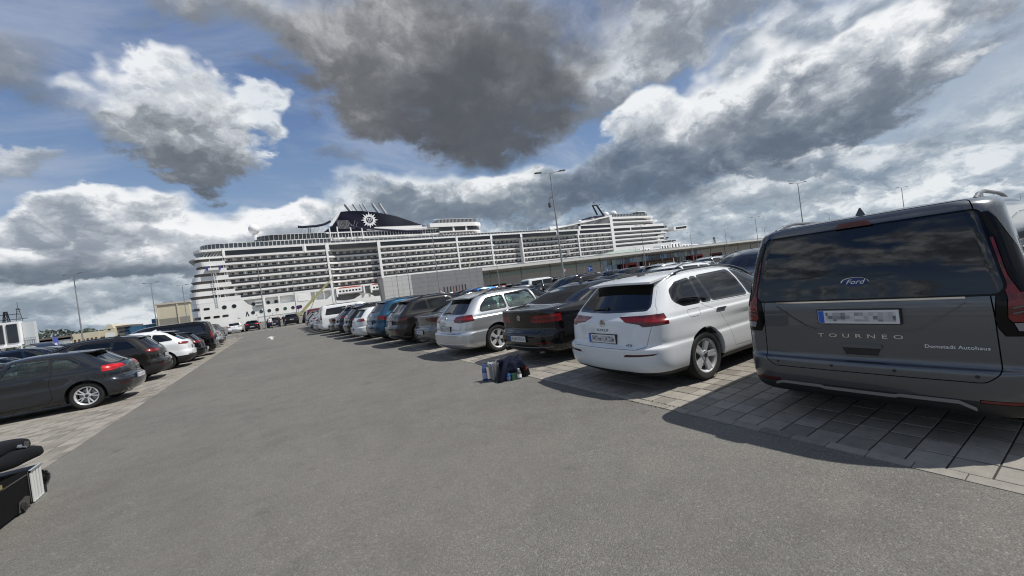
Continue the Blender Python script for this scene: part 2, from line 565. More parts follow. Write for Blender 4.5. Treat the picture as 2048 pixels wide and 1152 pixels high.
MT = dict(
    tyre=mat('tyre_rubber', (0.012, 0.012, 0.012), 0.8, bump=(60, 0.4)),
    rim=mat('rim_alloy', (0.62, 0.63, 0.65), 0.38, 0.55),
    rimdark=mat('rim_dark', (0.05, 0.05, 0.055), 0.35, 0.6),
    black=mat('black_plastic', (0.012, 0.012, 0.013), 0.5),
    gloss=mat('gloss_black', (0.008, 0.008, 0.009), 0.08, coat=1.0),
    piano=mat('piano_black', (0.003, 0.003, 0.0035), 0.12, spec=.22),
    navyb=mat('badge_blue', (0.008, 0.03, 0.14), 0.3),
    clearl=mat('clear_lens', (0.20, 0.20, 0.205), 0.12, coat=.6),
    cabin=mat('cabin_trim', (0.018, 0.018, 0.019), 0.8),
    seat=mat('seat_cloth', (0.03, 0.03, 0.032), 0.9),
    red=lens('red_lens', (0.21, 0.003, 0.005), (0.065, 0.001, 0.002)),
    reddark=lens('dark_red_lens', (0.085, 0.002, 0.004), (0.03, 0.001, 0.002)),
    redlit=lens('clear_red_lens', (0.62, 0.012, 0.014), (0.26, 0.004, 0.006)),
    smoke=mat('smoked_lens', (0.10, 0.09, 0.09), 0.1, coat=1.0),
    chrome=mat('chrome', (0.75, 0.76, 0.78), 0.12, 1.0),
    satin=mat('satin_silver', (0.22, 0.23, 0.24), 0.35, 0.8),
    plate=mat('plate_white', (0.62, 0.62, 0.62), 0.45),
    eublue=mat('plate_blue', (0.02, 0.10, 0.45), 0.4),
    white=mat('white_print', (0.75, 0.76, 0.78), 0.4),
    under=mat('underbody', (0.01, 0.01, 0.01), 0.9),
    glass_clear=glass('window_glass', (0.74, 0.84, 0.80)),
    glass_dark=glass('privacy_glass', (0.05, 0.055, 0.06)),
    glass_mid=glass('tinted_glass', (0.34, 0.38, 0.38)),
)
pm = bpy.data.materials.new('plate_characters')
pm.use_nodes = True
g_ = NG(pm.node_tree)
vo = g_.node('ShaderNodeTexVoronoi', voronoi_dimensions='3D', distance='CHEBYCHEV')
vo.inputs['Randomness'].default_value = 0.25
vo.inputs['Scale'].default_value = 34.0
pm.node_tree.links.new(g_.node('ShaderNodeTexCoord').outputs['Object'], vo.inputs['Vector'])
sp_ = g_.node('ShaderNodeSeparateColor')
pm.node_tree.links.new(vo.outputs['Color'], sp_.inputs[0])
pm.node_tree.links.new(g_.ramp(sp_.outputs[0], [(0.0, (0.10, 0.10, 0.11)), (0.3, (0.32, 0.32, 0.33)), (1.0, (0.56, 0.56, 0.58))]),
                       pm.node_tree.nodes['Principled BSDF'].inputs['Base Color'])
pm.node_tree.nodes['Principled BSDF'].inputs['Roughness'].default_value = 0.5
MT['chars'] = pm

# ================================================================== cars
# A car body is lofted in horizontal slices (rear at y=0, front at y=L, x across), then windows, doors,
# lamps and tailgate are cut out of that one skin with solid booleans, so every panel follows it.
def crow(a, b, c, d, t):
    return tuple(0.5 * ((2 * q) + (r - p) * t + (2 * p - 5 * q + 4 * r - s_) * t * t + (3 * q - p - 3 * r + s_) * t ** 3)
                 for p, q, r, s_ in zip(a, b, c, d))


def slices(rows, sub=3):
    out = []
    n = len(rows)
    for i in range(n - 1):
        a, b, c, d = rows[max(i - 1, 0)], rows[i], rows[i + 1], rows[min(i + 2, n - 1)]
        for k in range(sub):
            q = list(crow(a, b, c, d, k / sub))
            q[0] = b[0] + (c[0] - b[0]) * k / sub if not (b[0] <= q[0] <= c[0]) else q[0]
            out.append(tuple(q))
    out.append(rows[-1])
    z = [r[0] for r in out]
    for i in range(1, len(z)):
        if z[i] <= z[i - 1]:
            z[i] = z[i - 1] + 1e-4
    return [(z[i],) + tuple(out[i][1:]) for i in range(len(out))]


def outline(r, wheels, inset=0.0):
    """half outline at one height, rear centre -> front centre, on the +x side"""
    z, xr, xf, hw, ar, br, bow = r
    xr += inset
    xf -= inset
    hw = max(hw - inset, 0.05)
    af, bf = min(0.75, (xf - xr) * 0.35), hw * 0.62
    ar = min(ar, (xf - xr) * 0.4)
    br = min(br, hw * 0.85)
    bow = min(bow, (xf - xr) * 0.1)
    pts = []
    for i in range(6):
        t = i / 6
        x = (hw - br) * t
        pts.append((x, xr + bow * (x / max(hw, .01)) ** 2))
    y0 = xr + bow * ((hw - br) / max(hw, .01)) ** 2
    for i in range(11):
        t = i / 10 * pi / 2
        pts.append((hw - br + br * sin(t) ** 0.86, y0 + (ar + (bow * 0.4)) * (1 - cos(t) ** 0.86)))
    ya, yb = pts[-1][1], xf - af - 0.10
    for i in range(1, 22):
        t = i / 22
        y = ya + (yb - ya) * t
        x = hw
        if z < 0.80 and wheels:
            for yw in wheels[:2]:
                x += 0.018 * math.exp(-((y - yw) / 0.40) ** 2) * min(1.0, (0.80 - z) / 0.15)
            x -= 0.020 * math.exp(-((y - (wheels[0] + wheels[1]) / 2) / 0.75) ** 2) * min(1.0, max(0, (z - 0.2) / 0.2))
        pts.append((x, y))
    for i in range(11):
        t = i / 10 * pi / 2
        pts.append((hw - bf + bf * cos(t) ** 0.8, yb + af * sin(t) ** 0.9))
    yb = pts[-1][1]
    for i in range(1, 5):
        t = i / 5
        pts.append(((hw - bf) * (1 - t), yb + 0.10 * (1 - (1 - t) ** 2)))
    return pts


def loft(rows, wheels, inset=0.0, zlo=None, zhi=None):
    bmv, faces = [], []
    rings = []
    for r in rows:
        if zlo is not None and (r[0] < zlo or r[0] > zhi):
            continue
        h = outline(r, wheels, inset)
        full = h + [(-x, y) for x, y in reversed(h[1:])]
        front = (0.0, h[-1][1] + 0.01)
        full = h + [front] + [(-x, y) for x, y in reversed(h[1:])]
        rings.append([len(bmv) + i for i in range(len(full))])
        bmv += [(x, y, r[0]) for x, y in full]
    n = len(rings[0])
    for a, b in zip(rings, rings[1:]):
        for i in range(n):
            j = (i + 1) % n
            faces.append((a[i], a[j], b[j], b[i]))
    faces.append(tuple(reversed(rings[0])))
    faces.append(tuple(rings[-1]))
    me = bpy.data.meshes.new('skin')
    me.from_pydata(bmv, [], faces)
    bm = bmesh.new()
    bm.from_mesh(me)
    bmesh.ops.triangulate(bm, faces=bm.faces[:])
    bm.to_mesh(me)
    bm.free()
    return me


WORK = bpy.data.scenes.new('workbench')                            # an empty scene keeps the solid cuts quick


def boolean(me, cutter_me, op):
    a = bpy.data.objects.new('a', me)
    b = bpy.data.objects.new('b', cutter_me)
    WORK.collection.objects.link(a)
    WORK.collection.objects.link(b)
    md = a.modifiers.new('x', 'BOOLEAN')
    md.operation, md.solver, md.object = op, 'MANIFOLD', b
    WORK.view_layers[0].update()
    out = bpy.data.meshes.new_from_object(a.evaluated_get(WORK.view_layers[0].depsgraph))
    bpy.data.objects.remove(a)
    bpy.data.objects.remove(b)
    return out


def cut(me, c):
    return boolean(me, c, 'DIFFERENCE')


def keep(me, c):
    return boolean(me, c, 'INTERSECT')


def solid(polys):
    """polys: list of (poly, axis, a, b) -> one mesh of separate prisms"""
    b = MB()
    for p, ax, lo, hi in polys:
        b.prism(p, lo, hi, ax)
    me = bpy.data.meshes.new('c')
    me.from_pydata(b.v, [], b.f)
    bm = bmesh.new()
    bm.from_mesh(me)
    bmesh.ops.triangulate(bm, faces=bm.faces[:])
    bmesh.ops.recalc_face_normals(bm, faces=bm.faces[:])
    bm.to_mesh(me)
    bm.free()
    return me


def cyl_solid(cx, cy, cz, r, x0, x1, n=40):
    b = MB()
    b.tube((x0, cy, cz), (x1, cy, cz), r, n=n)
    me = bpy.data.meshes.new('c')
    me.from_pydata(b.v, [], b.f)
    bm = bmesh.new()
    bm.from_mesh(me)
    bmesh.ops.recalc_face_normals(bm, faces=bm.faces[:])
    bmesh.ops.triangulate(bm, faces=bm.faces[:])
    bm.to_mesh(me)
    bm.free()
    return me


def grow(poly, d):
    n = len(poly)
    area = sum(poly[i][0] * poly[(i + 1) % n][1] - poly[(i + 1) % n][0] * poly[i][1] for i in range(n))
    sg = 1 if area > 0 else -1
    out = []
    for i in range(n):
        p, q, r = Vector(poly[i - 1]), Vector(poly[i]), Vector(poly[(i + 1) % n])
        e1, e2 = (q - p).normalized(), (r - q).normalized()
        n1, n2 = Vector((e1.y, -e1.x)) * sg, Vector((e2.y, -e2.x)) * sg
        m_ = (n1 + n2)
        m_ = m_.normalized() if m_.length > 1e-6 else n1
        k = d / max(0.35, m_.dot(n1))
        out.append((q.x + m_.x * k, q.y + m_.y * k))
    return out


def rounded(poly, r=0.05, k=3):
    out = []
    n = len(poly)
    for i in range(n):
        p, q, s_ = Vector(poly[i - 1]), Vector(poly[i]), Vector(poly[(i + 1) % n])
        a, b = (p - q), (s_ - q)
        ra = min(r, a.length * 0.4)
        rb = min(r, b.length * 0.4)
        A, B = q + a.normalized() * ra, q + b.normalized() * rb
        for j in range(k + 1):
            t = j / k
            out.append(tuple(A * (1 - t) ** 2 + q * (2 * t * (1 - t)) + B * t * t))
    return out


def mirror(poly):
    return [(-x, z) for x, z in poly]


class Skin:
    """the untouched body surface: gives true normals to the cut panels and heights to badges"""
    def __init__(s, me):
        s.me = me
        me.calc_loop_triangles()
        s.vs = [v.co.copy() for v in me.vertices]
        s.tr = [tuple(t.vertices) for t in me.loop_triangles]
        bm = bmesh.new()
        bm.from_mesh(me)
        bm.normal_update()
        s.vn = [v.normal.copy() for v in bm.verts]
        bm.free()
        s.bvh = BVHTree.FromPolygons(s.vs, s.tr)

    def normal_at(s, co, tol=0.003):
        p, nn, idx, d = s.bvh.find_nearest(co)
        if p is None or d > tol:
            return None
        a, b, c = s.tr[idx]
        A, B, C = s.vs[a], s.vs[b], s.vs[c]
        v0, v1, v2 = B - A, C - A, p - A
        d00, d01, d11, d20, d21 = v0.dot(v0), v0.dot(v1), v1.dot(v1), v2.dot(v0), v2.dot(v1)
        den = d00 * d11 - d01 * d01
        if abs(den) < 1e-14:
            return nn
        v = (d11 * d20 - d01 * d21) / den
        w_ = (d00 * d21 - d01 * d20) / den
        return (s.vn[a] * (1 - v - w_) + s.vn[b] * v + s.vn[c] * w_).normalized()

    def rear(s, x, z, off=0.0):
        h = s.bvh.ray_cast(Vector((x, -2, z)), Vector((0, 1, 0)))
        return (h[0].y - off if h[0] else 0.0)

    def side(s, y, z, sg, off=0.0):
        h = s.bvh.ray_cast(Vector((3 * sg, y, z)), Vector((-sg, 0, 0)))
        return (h[0].x + off * sg if h[0] else 0.0)


def finish(me, skin, m_, cosang=0.6):
    me.materials.clear()
    me.materials.append(m_)
    n = len(me.polygons)
    if n == 0:
        return me
    me.polygons.foreach_set('material_index', [0] * n)
    me.polygons.foreach_set('use_smooth', [True] * n)
    cache = [skin.normal_at(v.co) for v in me.vertices]
    nors = [None] * len(me.loops)
    for p in me.polygons:
        fn = p.normal
        for li in p.loop_indices:
            q = cache[me.loops[li].vertex_index]
            nors[li] = tuple(q) if (q is not None and q.dot(fn) > cosang) else tuple(fn)
    me.normals_split_custom_set(nors)
    return me


def wheel_meshes(r, w_, style):
    t = MB()
    rr = r * 0.70
    t.lathe([(rr, -w_ / 2 + .01), (rr + .015, -w_ / 2), (r - .03, -w_ / 2), (r - .006, -w_ / 2 + .02), (r, -w_ / 4), (r, w_ / 4),
             (r - .006, w_ / 2 - .02), (r - .03, w_ / 2), (rr + .015, w_ / 2), (rr, w_ / 2 - .01)], 40, 'x', closed=False)
    for gx in (-.45, -.15, .15, .45):                           # tread grooves
        t.lathe([(r + .002, gx * w_ - .004), (r + .002, gx * w_ + .004)], 40, 'x')
    tyre = t.mesh('wheel', MT['tyre'], 35)
    b = MB()
    o_ = w_ / 2
    b.lathe([(rr + .004, -w_ / 2 + .012), (rr - .012, -w_ / 2 + .02), (rr - .03, 0.0), (rr - .03, o_ - .03), (rr - .008, o_ - .012), (rr + .006, o_ - .010),
             (rr + .006, o_ - .016)], 40, 'x')
    n, double, wd, dark = style
    for i in range(n):
        a0 = 2 * pi * i / n
        for sgn in ((-1, 1) if double else (0,)):
            a1 = a0 + sgn * (0.62 / n if double == 1 else 1.0 / n)
            c0, c1 = a0 + sgn * 0.05, a1
            for (ra, rb, wa, wb, xa, xb) in ((0.045, rr - .012, wd, wd * 0.8, o_ - .035, o_ - .018),):
                p0 = Vector((0, cos(c0), sin(c0))) * ra
                p1 = Vector((0, cos(c1), sin(c1))) * rb
                tn = (p1 - p0).normalized().cross(Vector((1, 0, 0)))
                q = [p0 - tn * wa, p0 + tn * wa, p1 + tn * wb, p1 - tn * wb]
                k = len(b.v)
                for xx0, xx1, sh_ in ((xa, xb, 0.72), (xa - .03, xb - .035, 1.0)):
                    pass
                top = [Vector((xa if j < 2 else xb, 0, 0)) + (q[j] + ((p0 + p1) / 2 - q[j]) * 0.0) for j in range(4)]
                mid0, mid1 = Vector((xa + .004, 0, 0)) + p0, Vector((xb + .004, 0, 0)) + p1
                bot = [Vector((xa - .03 if j < 2 else xb - .035, 0, 0)) + q[j] * 1.0 for j in range(4)]
                b.v += [tuple(x) for x in top] + [tuple(x) for x in bot] + [tuple(mid0), tuple(mid1)]
                for f in ((0, 8, 9, 3), (8, 1, 2, 9), (0, 3, 7, 4), (1, 5, 6, 2), (4, 7, 6, 5)):
                    b.f.append(tuple(k + j for j in f))
                    b.mi.append(0)
    b.tube((o_ - .06, 0, 0), (o_ - .022, 0, 0), 0.07, 0.062, 20)
    b.tube((o_ - .022, 0, 0), (o_ - .016, 0, 0), 0.032, 0.030, 16, mi=1)
    for i in range(5):
        a = 2 * pi * (i + .5) / 5
        b.tube((o_ - .03, .05 * cos(a), .05 * sin(a)), (o_ - .019, .05 * cos(a), .05 * sin(a)), 0.008, n=6, mi=1)
    b.tube((-.02, 0, 0), (0.0, 0, 0), rr * 0.72, n=28, mi=2)      # brake disc
    rim = b.mesh('rim', [MT['rimdark'] if dark else MT['rim'], MT['rimdark'], MT['satin']], 30)
    return tyre, rim


def text_mesh(s, size, m_, depth=0.002, name='lettering', sx=1.0, shear=0.0, align='CENTER', space=1.0):
    cu = bpy.data.curves.new(name, 'FONT')
    cu.body, cu.size, cu.extrude = s, size, depth
    cu.align_x, cu.align_y = align, 'CENTER'
    cu.shear, cu.space_character = shear, space
    cu.resolution_u = 2
    o = bpy.data.objects.new(name, cu)
    COL.objects.link(o)
    bpy.context.view_layer.update()
    me = bpy.data.meshes.new_from_object(o.evaluated_get(bpy.context.evaluated_depsgraph_get()))
    bpy.data.objects.remove(o)
    me.transform(Matrix.Diagonal((sx, 1, 1, 1)))
    me.transform(Matrix.Rotation(pi / 2, 4, 'X'))                # faces -y
    me.materials.clear()
    me.materials.append(m_)
    me.name = name
    return me


def strip(skin, pts, wd, off=0.004, mi=0, b=None, th=0.006, axis='rear'):
    """a moulding that follows the skin through (x, z) points on the rear"""
    b = b or MB()
    P3 = []
    for x, z in pts:
        P3.append(Vector((x, skin.rear(x, z, off), z)))
    for a, c in zip(P3, P3[1:]):
        up_ = Vector((0, 0, wd / 2))
        o_ = Vector((0, -th, 0))
        k = len(b.v)
        for p in (a, c):
            b.v += [tuple(p - up_), tuple(p + up_), tuple(p - up_ + o_), tuple(p + up_ + o_)]
        for f in ((2, 6, 7, 3), (1, 3, 7, 5), (0, 4, 6, 2), (0, 2, 3, 1), (4, 5, 7, 6)):
            b.f.append(tuple(k + j for j in f))
            b.mi.append(mi)
    return b


def lerp_pts(pts, n=6):
    out = []
    for a, b in zip(pts, pts[1:]):
        for i in range(n):
            t = i / n
            out.append((a[0] + (b[0] - a[0]) * t, a[1] + (b[1] - a[1]) * t))
    out.append(pts[-1])
    return out


def build_car(name, S):
    """S: specification dictionary; returns the root Empty (unlabelled)"""
    root = bpy.data.objects.new(name, None)
    COL.objects.link(root)
    rows = slices([tuple(r) + ((S.get('bow', 0.14),) if len(r) == 6 else ()) for r in S['rows']], S.get('sub', 3))
    wy0, wy1, R, tw = S['wheels']
    hwmax = S['hw']
    base = loft(rows, (wy0, wy1))
    skin = Skin(base)
    Hh = rows[-1][0]
    P_ = S['paint']
    body = base.copy()
    # cabin cavity and wheel wells
    cav = loft(rows, (wy0, wy1), 0.055, S.get('cav', 0.55), Hh - 0.05)
    body = cut(body, cav)
    for yw in (wy0, wy1):
        for sg in (-1, 1):
            body = cut(body, cyl_solid(0, yw, R + 0.005, R + S.get('gap', 0.055), sg * (hwmax - 0.30), sg * (hwmax + 0.2)))
    thin = None
    # rear = polygons (x, z), side = polygons (y, z)
    BIG = S.get('depth', 0.75)
    holes, seals = [], []
    def both(poly):
        return [(poly, 'x', 0.3, 1.5), (poly, 'x', -1.5, -0.3)]
    inner = loft(rows, (wy0, wy1), 0.012)
    shell = None
    win = []
    if S.get('rear_window'):
        rw = rounded(S['rear_window'], S.get('rw_r', 0.05))
        win.append(('rear_window', rw, 'y', -0.5, S.get('rw_depth', 1.2), S.get('rw_glass', 'glass_dark')))
    for i, (pl, gm) in enumerate(S['side_windows']):
        pr = rounded(pl, 0.035)
        win.append(('side_window', pr, 'x', 0.3, 1.5, gm))
        win.append(('side_window', pr, 'x', -1.5, -0.3, gm))
    if S.get('windscreen'):
        win.append(('windscreen', rounded(S['windscreen'], 0.05), 'y', S['ws_y'], 6.0, 'glass_clear'))
    skinshell = cut(base.copy(), inner)
    for nm, pl, ax, lo, hi, gm in win:
        pane = keep(skinshell.copy(), solid([(pl, ax, lo, hi)]))
        finish(pane, skin, MT[gm])
        link_mesh(nm, pane, root).name = nm
    # black surround of each window
    for nm, pl, ax, lo, hi, gm in win:
        gpl = grow(pl, S.get('seal', 0.016))
        sl_ = keep(body.copy(), solid([(gpl, ax, lo, hi)]))
        body = cut(body, solid([(grow(gpl, 0.002), ax, lo, hi)]))
        sl_ = cut(sl_, solid([(grow(pl, -0.001), ax, lo, hi)]))
        finish(sl_, skin, MT[S.get('seal_mat', 'gloss')])
        link_mesh('window_seal', sl_, root)
    # lamps: chunk(s) of the skin
    for nm, pl, lo, hi, mm, par in S.get('rear_parts', []):
        q = solid([(pl, 'y', lo, hi)])
        ch = keep(body.copy(), q)
        if len(ch.polygons):
            finish(ch, skin, MT.get(mm) or P_)
            link_mesh(nm, ch, root)
        body = cut(body, solid([(grow(pl, 0.004), 'y', lo, hi + 0.002)]))
    # tailgate, doors, flap
    for nm, pl, lo, hi in S.get('rear_panels', []):
        ch = keep(body.copy(), solid([(pl, 'y', lo, hi)]))
        finish(ch, skin, P_)
        link_mesh(nm, ch, root)
        body = cut(body, solid([(grow(pl, 0.007), 'y', lo, hi + 0.002)]))
    for nm, pl in S.get('side_panels', []):
        for lo, hi in ((0.45, 1.5), (-1.5, -0.45)):
            ch = keep(body.copy(), solid([(pl, 'x', lo, hi)]))
            finish(ch, skin, P_)
            link_mesh(nm, ch, root)
        body = cut(body, solid([(grow(pl, 0.006), 'x', 0.449, 1.5), (grow(pl, 0.006), 'x', -1.5, -0.449)]))
    # lower cladding / bumper in another material
    if S.get('clad'):
        zc, mm = S['clad']
        q = solid([([(-2, -1), (2, -1), (2, zc), (-2, zc)], 'y', -1, 8)])
        ch = keep(body.copy(), q)
        finish(ch, skin, MT[mm])
        link_mesh('lower_cladding', ch, root)
        body = cut(body, q)
    finish(body, skin, P_)
    link_mesh('body', body, root)
    # floor pan and cabin
    b = MB()
    L_ = rows[4][2]
    b.box(-hwmax + .22, hwmax - .22, 0.30, L_ - 0.2, 0.19, 0.42)
    b.build('floor_pan', MT['under'], root)
    if S.get('seats', True):
        zs = Hh - 0.62
        for ys, n in ((wy0 + 0.35, 3), (wy0 + 1.25, 2)):
            b = MB()
            ww = hwmax - 0.25
            b.prism(rounded([(ys - .10, zs - .50), (ys + .04, zs - .50), (ys - .02, zs + .14), (ys - .14, zs + .14)], .03), -ww, ww, 'x')
            for i in range(n):
                xx = (-1 + 2 * i / (n - 1)) * (ww - 0.2)
                b.prism(rounded([(xx - .13, zs + .17), (xx + .13, zs + .17), (xx + .11, zs + .37), (xx - .11, zs + .37)], .06), ys - .16, ys - .07, 'y')
            b.build('seat_row', MT['seat'], root, 40)
    # wheels
    ty, rm = wheel_meshes(R, tw, S.get('rim', (5, 1, .022, 0)))
    for sg in (-1, 1):
        for yw in (wy0, wy1):
            o = link_mesh('wheel', ty, root, (sg * (hwmax - tw / 2 - 0.025), yw, R), (0, 0, 0 if sg > 0 else pi))
            link_mesh('rim', rm, o)
    # mirrors
    if S.get('mirror_y'):
        for sg in (-1, 1):
            b = MB()
            my, mz = S['mirror_y'], S['mirror_z']
            xs = abs(skin.side(my, mz - .06, 1))
            b.prism(rounded([(xs + .02, mz - .08), (xs + .21, mz - .07), (xs + .20, mz + .08), (xs + .05, mz + .07)], .03), my, my + .11, 'y')
            if sg < 0:
                b.v = [(-x, y, z) for x, y, z in b.v]
                b.f = [tuple(reversed(f)) for f in b.f]
            b.build('wing_mirror', P_, root, 40)
    # spoiler lip over the rear window
    if S.get('spoiler'):
        z0, z1, y0, y1, hw_, mm = S['spoiler']
        b = MB()
        n = 10
        for i in range(n + 1):
            x = -hw_ + 2 * hw_ * i / n
            bend = 0.05 * (x / hw_) ** 2
            yy = y0 + bend * 1.2
            b.v += [(x, yy, z0 - bend * .35), (x, yy, z0 + .028 - bend * .35), (x, y1, z1 - bend * .5), (x, y1, z1 - 0.05)]
        for i in range(n):
            k = 4 * i
            for f in ((0, 4, 5, 1), (1, 5, 6, 2), (3, 7, 4, 0), (2, 6, 7, 3)):
                b.f.append(tuple(k + j for j in f))
                b.mi.append(0)
        for k in (0, 4 * n):
            b.f.append((k, k + 1, k + 2, k + 3))
            b.mi.append(0)
        b.build('spoiler', MT.get(mm) or P_, root, 50)
    if S.get('rails'):
        ra, rb, mm, rx, rh = S['rails']
        for sg in (-1, 1):
            b = MB()
            pts = []
            n = 12
            for i in range(n + 1):
                t = i / n
                y = ra + (rb - ra) * t
                h = skin.bvh.ray_cast(Vector((sg * rx, y, 4)), Vector((0, 0, -1)))
                zz = h[0].z if h[0] else Hh
                lift = rh * min(1, 6 * t, 6 * (1 - t)) ** 0.6
                pts.append((sg * rx, y, zz - 0.01 + lift))
            b.path(pts, 0.016, 8)
            for t in (1, n - 1):
                q = pts[t]
                b.box(q[0] - .013, q[0] + .013, q[1] - .07, q[1] + .07, q[2] - rh - .01, q[2])
            b.build('roof_rail', MT[mm] if mm in MT else P_, root, 50)
    if S.get('fin'):
        y, mm = S['fin']
        h = skin.bvh.ray_cast(Vector((0, y, 4)), Vector((0, 0, -1)))
        z = h[0].z - .005
        b = MB()
        b.v += [(-.035, y - .06, z), (.035, y - .06, z), (0, y + .13, z), (-.005, y - .055, z + .065), (.005, y - .055, z + .065), (0, y - .02, z + .06)]
        for f in ((0, 1, 4, 3), (1, 2, 5, 4), (2, 0, 3, 5), (3, 4, 5), (2, 1, 0)):
            b.f.append(f)
            b.mi.append(0)
        b.build('roof_antenna', MT[mm] if mm in MT else P_, root)
    # plate
    if S.get('plate'):
        z = S['plate']
        y = min(skin.rear(-.25, z, .0), skin.rear(.25, z, .0), skin.rear(0, z, 0)) - S.get('plate_off', .004)
        hh, hw_ = S.get('plate_size', (.055, .26))
        b = MB()
        b.box(-hw_ - .008, hw_ + .008, y - .010, y + .03, z - hh - .008, z + hh + .008, 0)
        b.box(-hw_, hw_, y - .013, y - .010, z - hh, z + hh, 1)
        b.box(-hw_ + .003, -hw_ + .042, y - .0145, y - .0132, z - hh + .003, z + hh - .003, 2)
        b.box(-hw_ + .055, hw_ - .02, y - .0145, y - .0132, z - hh * .68, z + hh * .68, 3)
        b.build('number_plate', [MT['black'], MT['plate'], MT['eublue'], MT['chars']], root)
    if S.get('wiper'):
        x0, x1, z0, z1 = S['wiper']
        b = MB()
        for (xa, za), (xb, zb) in (((x0, z0), (x1, z1)),):
            ya, yb = skin.rear(xa, za, .02), skin.rear(xb, zb, .02)
            b.tube((xa, ya, za), (xb, yb, zb), .012, .006, 6)
            b.tube((xa, ya + .02, za), (xa, ya - .01, za), .025, .022, 10)
        b.build('wiper', MT['black'], root)
    if S.get('handle_z'):
        for ys in S['handle_y']:
            for sg in (-1, 1):
                xx = skin.side(ys + .1, S['handle_z'], sg)
                b = MB()
                b.prism(rounded([(ys, S['handle_z'] - .006), (ys + .19, S['handle_z'] - .010), (ys + .19, S['handle_z'] + .012), (ys, S['handle_z'] + .016)], .010),
                        xx + sg * .004, xx + sg * .020, 'x')
                b.build('door_handle', MT.get(S.get('handle_mat', '')) or P_, root, 40)
    if S.get('badge'):
        z, kind, rr_ = S['badge']
        y = skin.rear(0, z, .004)
        b = MB()
        if kind == 'ringvw':
            b.lathe([(rr_ * .84, -.004), (rr_ * .84, .004), (rr_, .004), (rr_, -.004)], 28, 'y', (0, y, z), closed=True)
            def bar(p, q):
                a, c = Vector((p[0] * rr_, p[1] * rr_)), Vector((q[0] * rr_, q[1] * rr_))
                t = (c - a).normalized()
                nn = Vector((-t.y, t.x)) * rr_ * .075
                b.prism([(x_, z_ + z) for x_, z_ in (tuple(a - nn), tuple(c - nn), tuple(c + nn), tuple(a + nn))], y - .005, y + .003, 'y')
            for sg in (-1, 1):
                bar((0.0, .10), (sg * .36, .76))
                bar((0.0, .04), (sg * .33, -.72))
                bar((sg * .33, -.72), (sg * .68, .48))
            b.tube((0, y + .001, z), (0, y + .004, z), rr_ * .86, n=28, mi=1)
        elif kind == 'oval':
            b.lathe([(rr_, -.003), (rr_, .004), (rr_ * .001, .004)], 32, 'y', (0, y, z))
            b.lathe([(rr_ * .90, -.004), (rr_ * .001, -.0042)], 32, 'y', (0, y, z), mi=1)
            b.v = [(x_, y_, z + (z_ - z) * .42) for x_, y_, z_ in b.v]
        else:
            b.lathe([(rr_ * .8, -.004), (rr_ * .8, .004), (rr_, .004), (rr_, -.004)], 24, 'y', (0, y, z), closed=True)
            for k in range(3):
                a = pi / 2 + 2 * pi * k / 3
                b.tube((0, y, z), (rr_ * .85 * cos(a), y, z + rr_ * .85 * sin(a)), .006, .003, 5)
        b.build('badge', [MT['chrome'], MT['navyb'] if kind == 'oval' else MT['gloss']], root)
    for nm, s_, x, z, size, mm, kw in S.get('texts', []):
        me = text_mesh(s_, size, MT[mm], name=nm, **kw)
        link_mesh(nm, me, root, (x, min(skin.rear(x - size * 2, z, .003), skin.rear(x + size * 2, z, .003), skin.rear(x, z, .003)) - (.009 if s_ == 'Ford' else .001), z))
    for nm, pts, wd, mm, off in S.get('strips', []):
        strip(skin, lerp_pts(pts), wd, off, th=.01).build(nm, MT[mm] if mm in MT else P_, root, 40)
    if S.get('exhaust'):
        for x in S['exhaust']:
            b = MB()
            b.tube((x, 0.06, .25), (x, 0.40, .25), .035, n=14, caps=False)
            b.tube((x, 0.10, .25), (x, 0.40, .25), .030, n=14)
            b.build('exhaust_pipe', MT['satin'], root, 50)
    if S.get('extra'):
        S['extra'](root, skin)
    return root

# ------------------------------------------------------------------ body profiles: (z, rear y, front y, half width, corner length, corner width)
def rows_estate(L, W, H, lean=1.0, belt=.97):
    f = H / 1.478
    R = [(.20, .16, L - .20, W - .10, .40, .30), (.27, .05, L - .06, W - .04, .34, .42), (.38, .005, L - .01, W - .008, .32, .46),
         (.52, .00, L, W, .32, .46), (.575, .008, L - .01, W, .32, .46), (.592, .045, L - .03, W - .004, .30, .42), (.62, .078, L - .05, W - .012, .29, .40), (.68, .088, L - .06, W - .005, .28, .38),
         (.78, .105, L - .13, W, .27, .34), (.875, .120, L - .42, W + .002, .26, .30), (.905, .132, L - .62, W - .004, .26, .29), (.925, .145, L - .80, W - .020, .26, .28),
         (.975, .185, L - 1.12, W - .030, .28, .26), (1.03, .225, L - 1.28, W - .052, .28, .24), (1.15, .225 + .12 * lean, L - 1.48, W - .095, .28, .22),
         (1.28, .225 + .25 * lean, L - 1.72, W - .150, .28, .22), (1.365, .225 + .35 * lean, L - 1.92, W - .195, .30, .24),
         (1.405, .225 + .43 * lean, L - 2.06, W - .225, .34, .28), (1.435, .225 + .56 * lean, L - 2.22, W - .27, .40, .34), (1.458, .98, L - 2.42, W - .36, .5, .4),
         (1.471, 1.35, L - 2.62, W - .50, .6, .3), (1.478, 1.75, L - 2.80, W - .68, .5, .15)]
    return [(z * f if z > .6 else z,) + tuple(r) for z, *r in R]


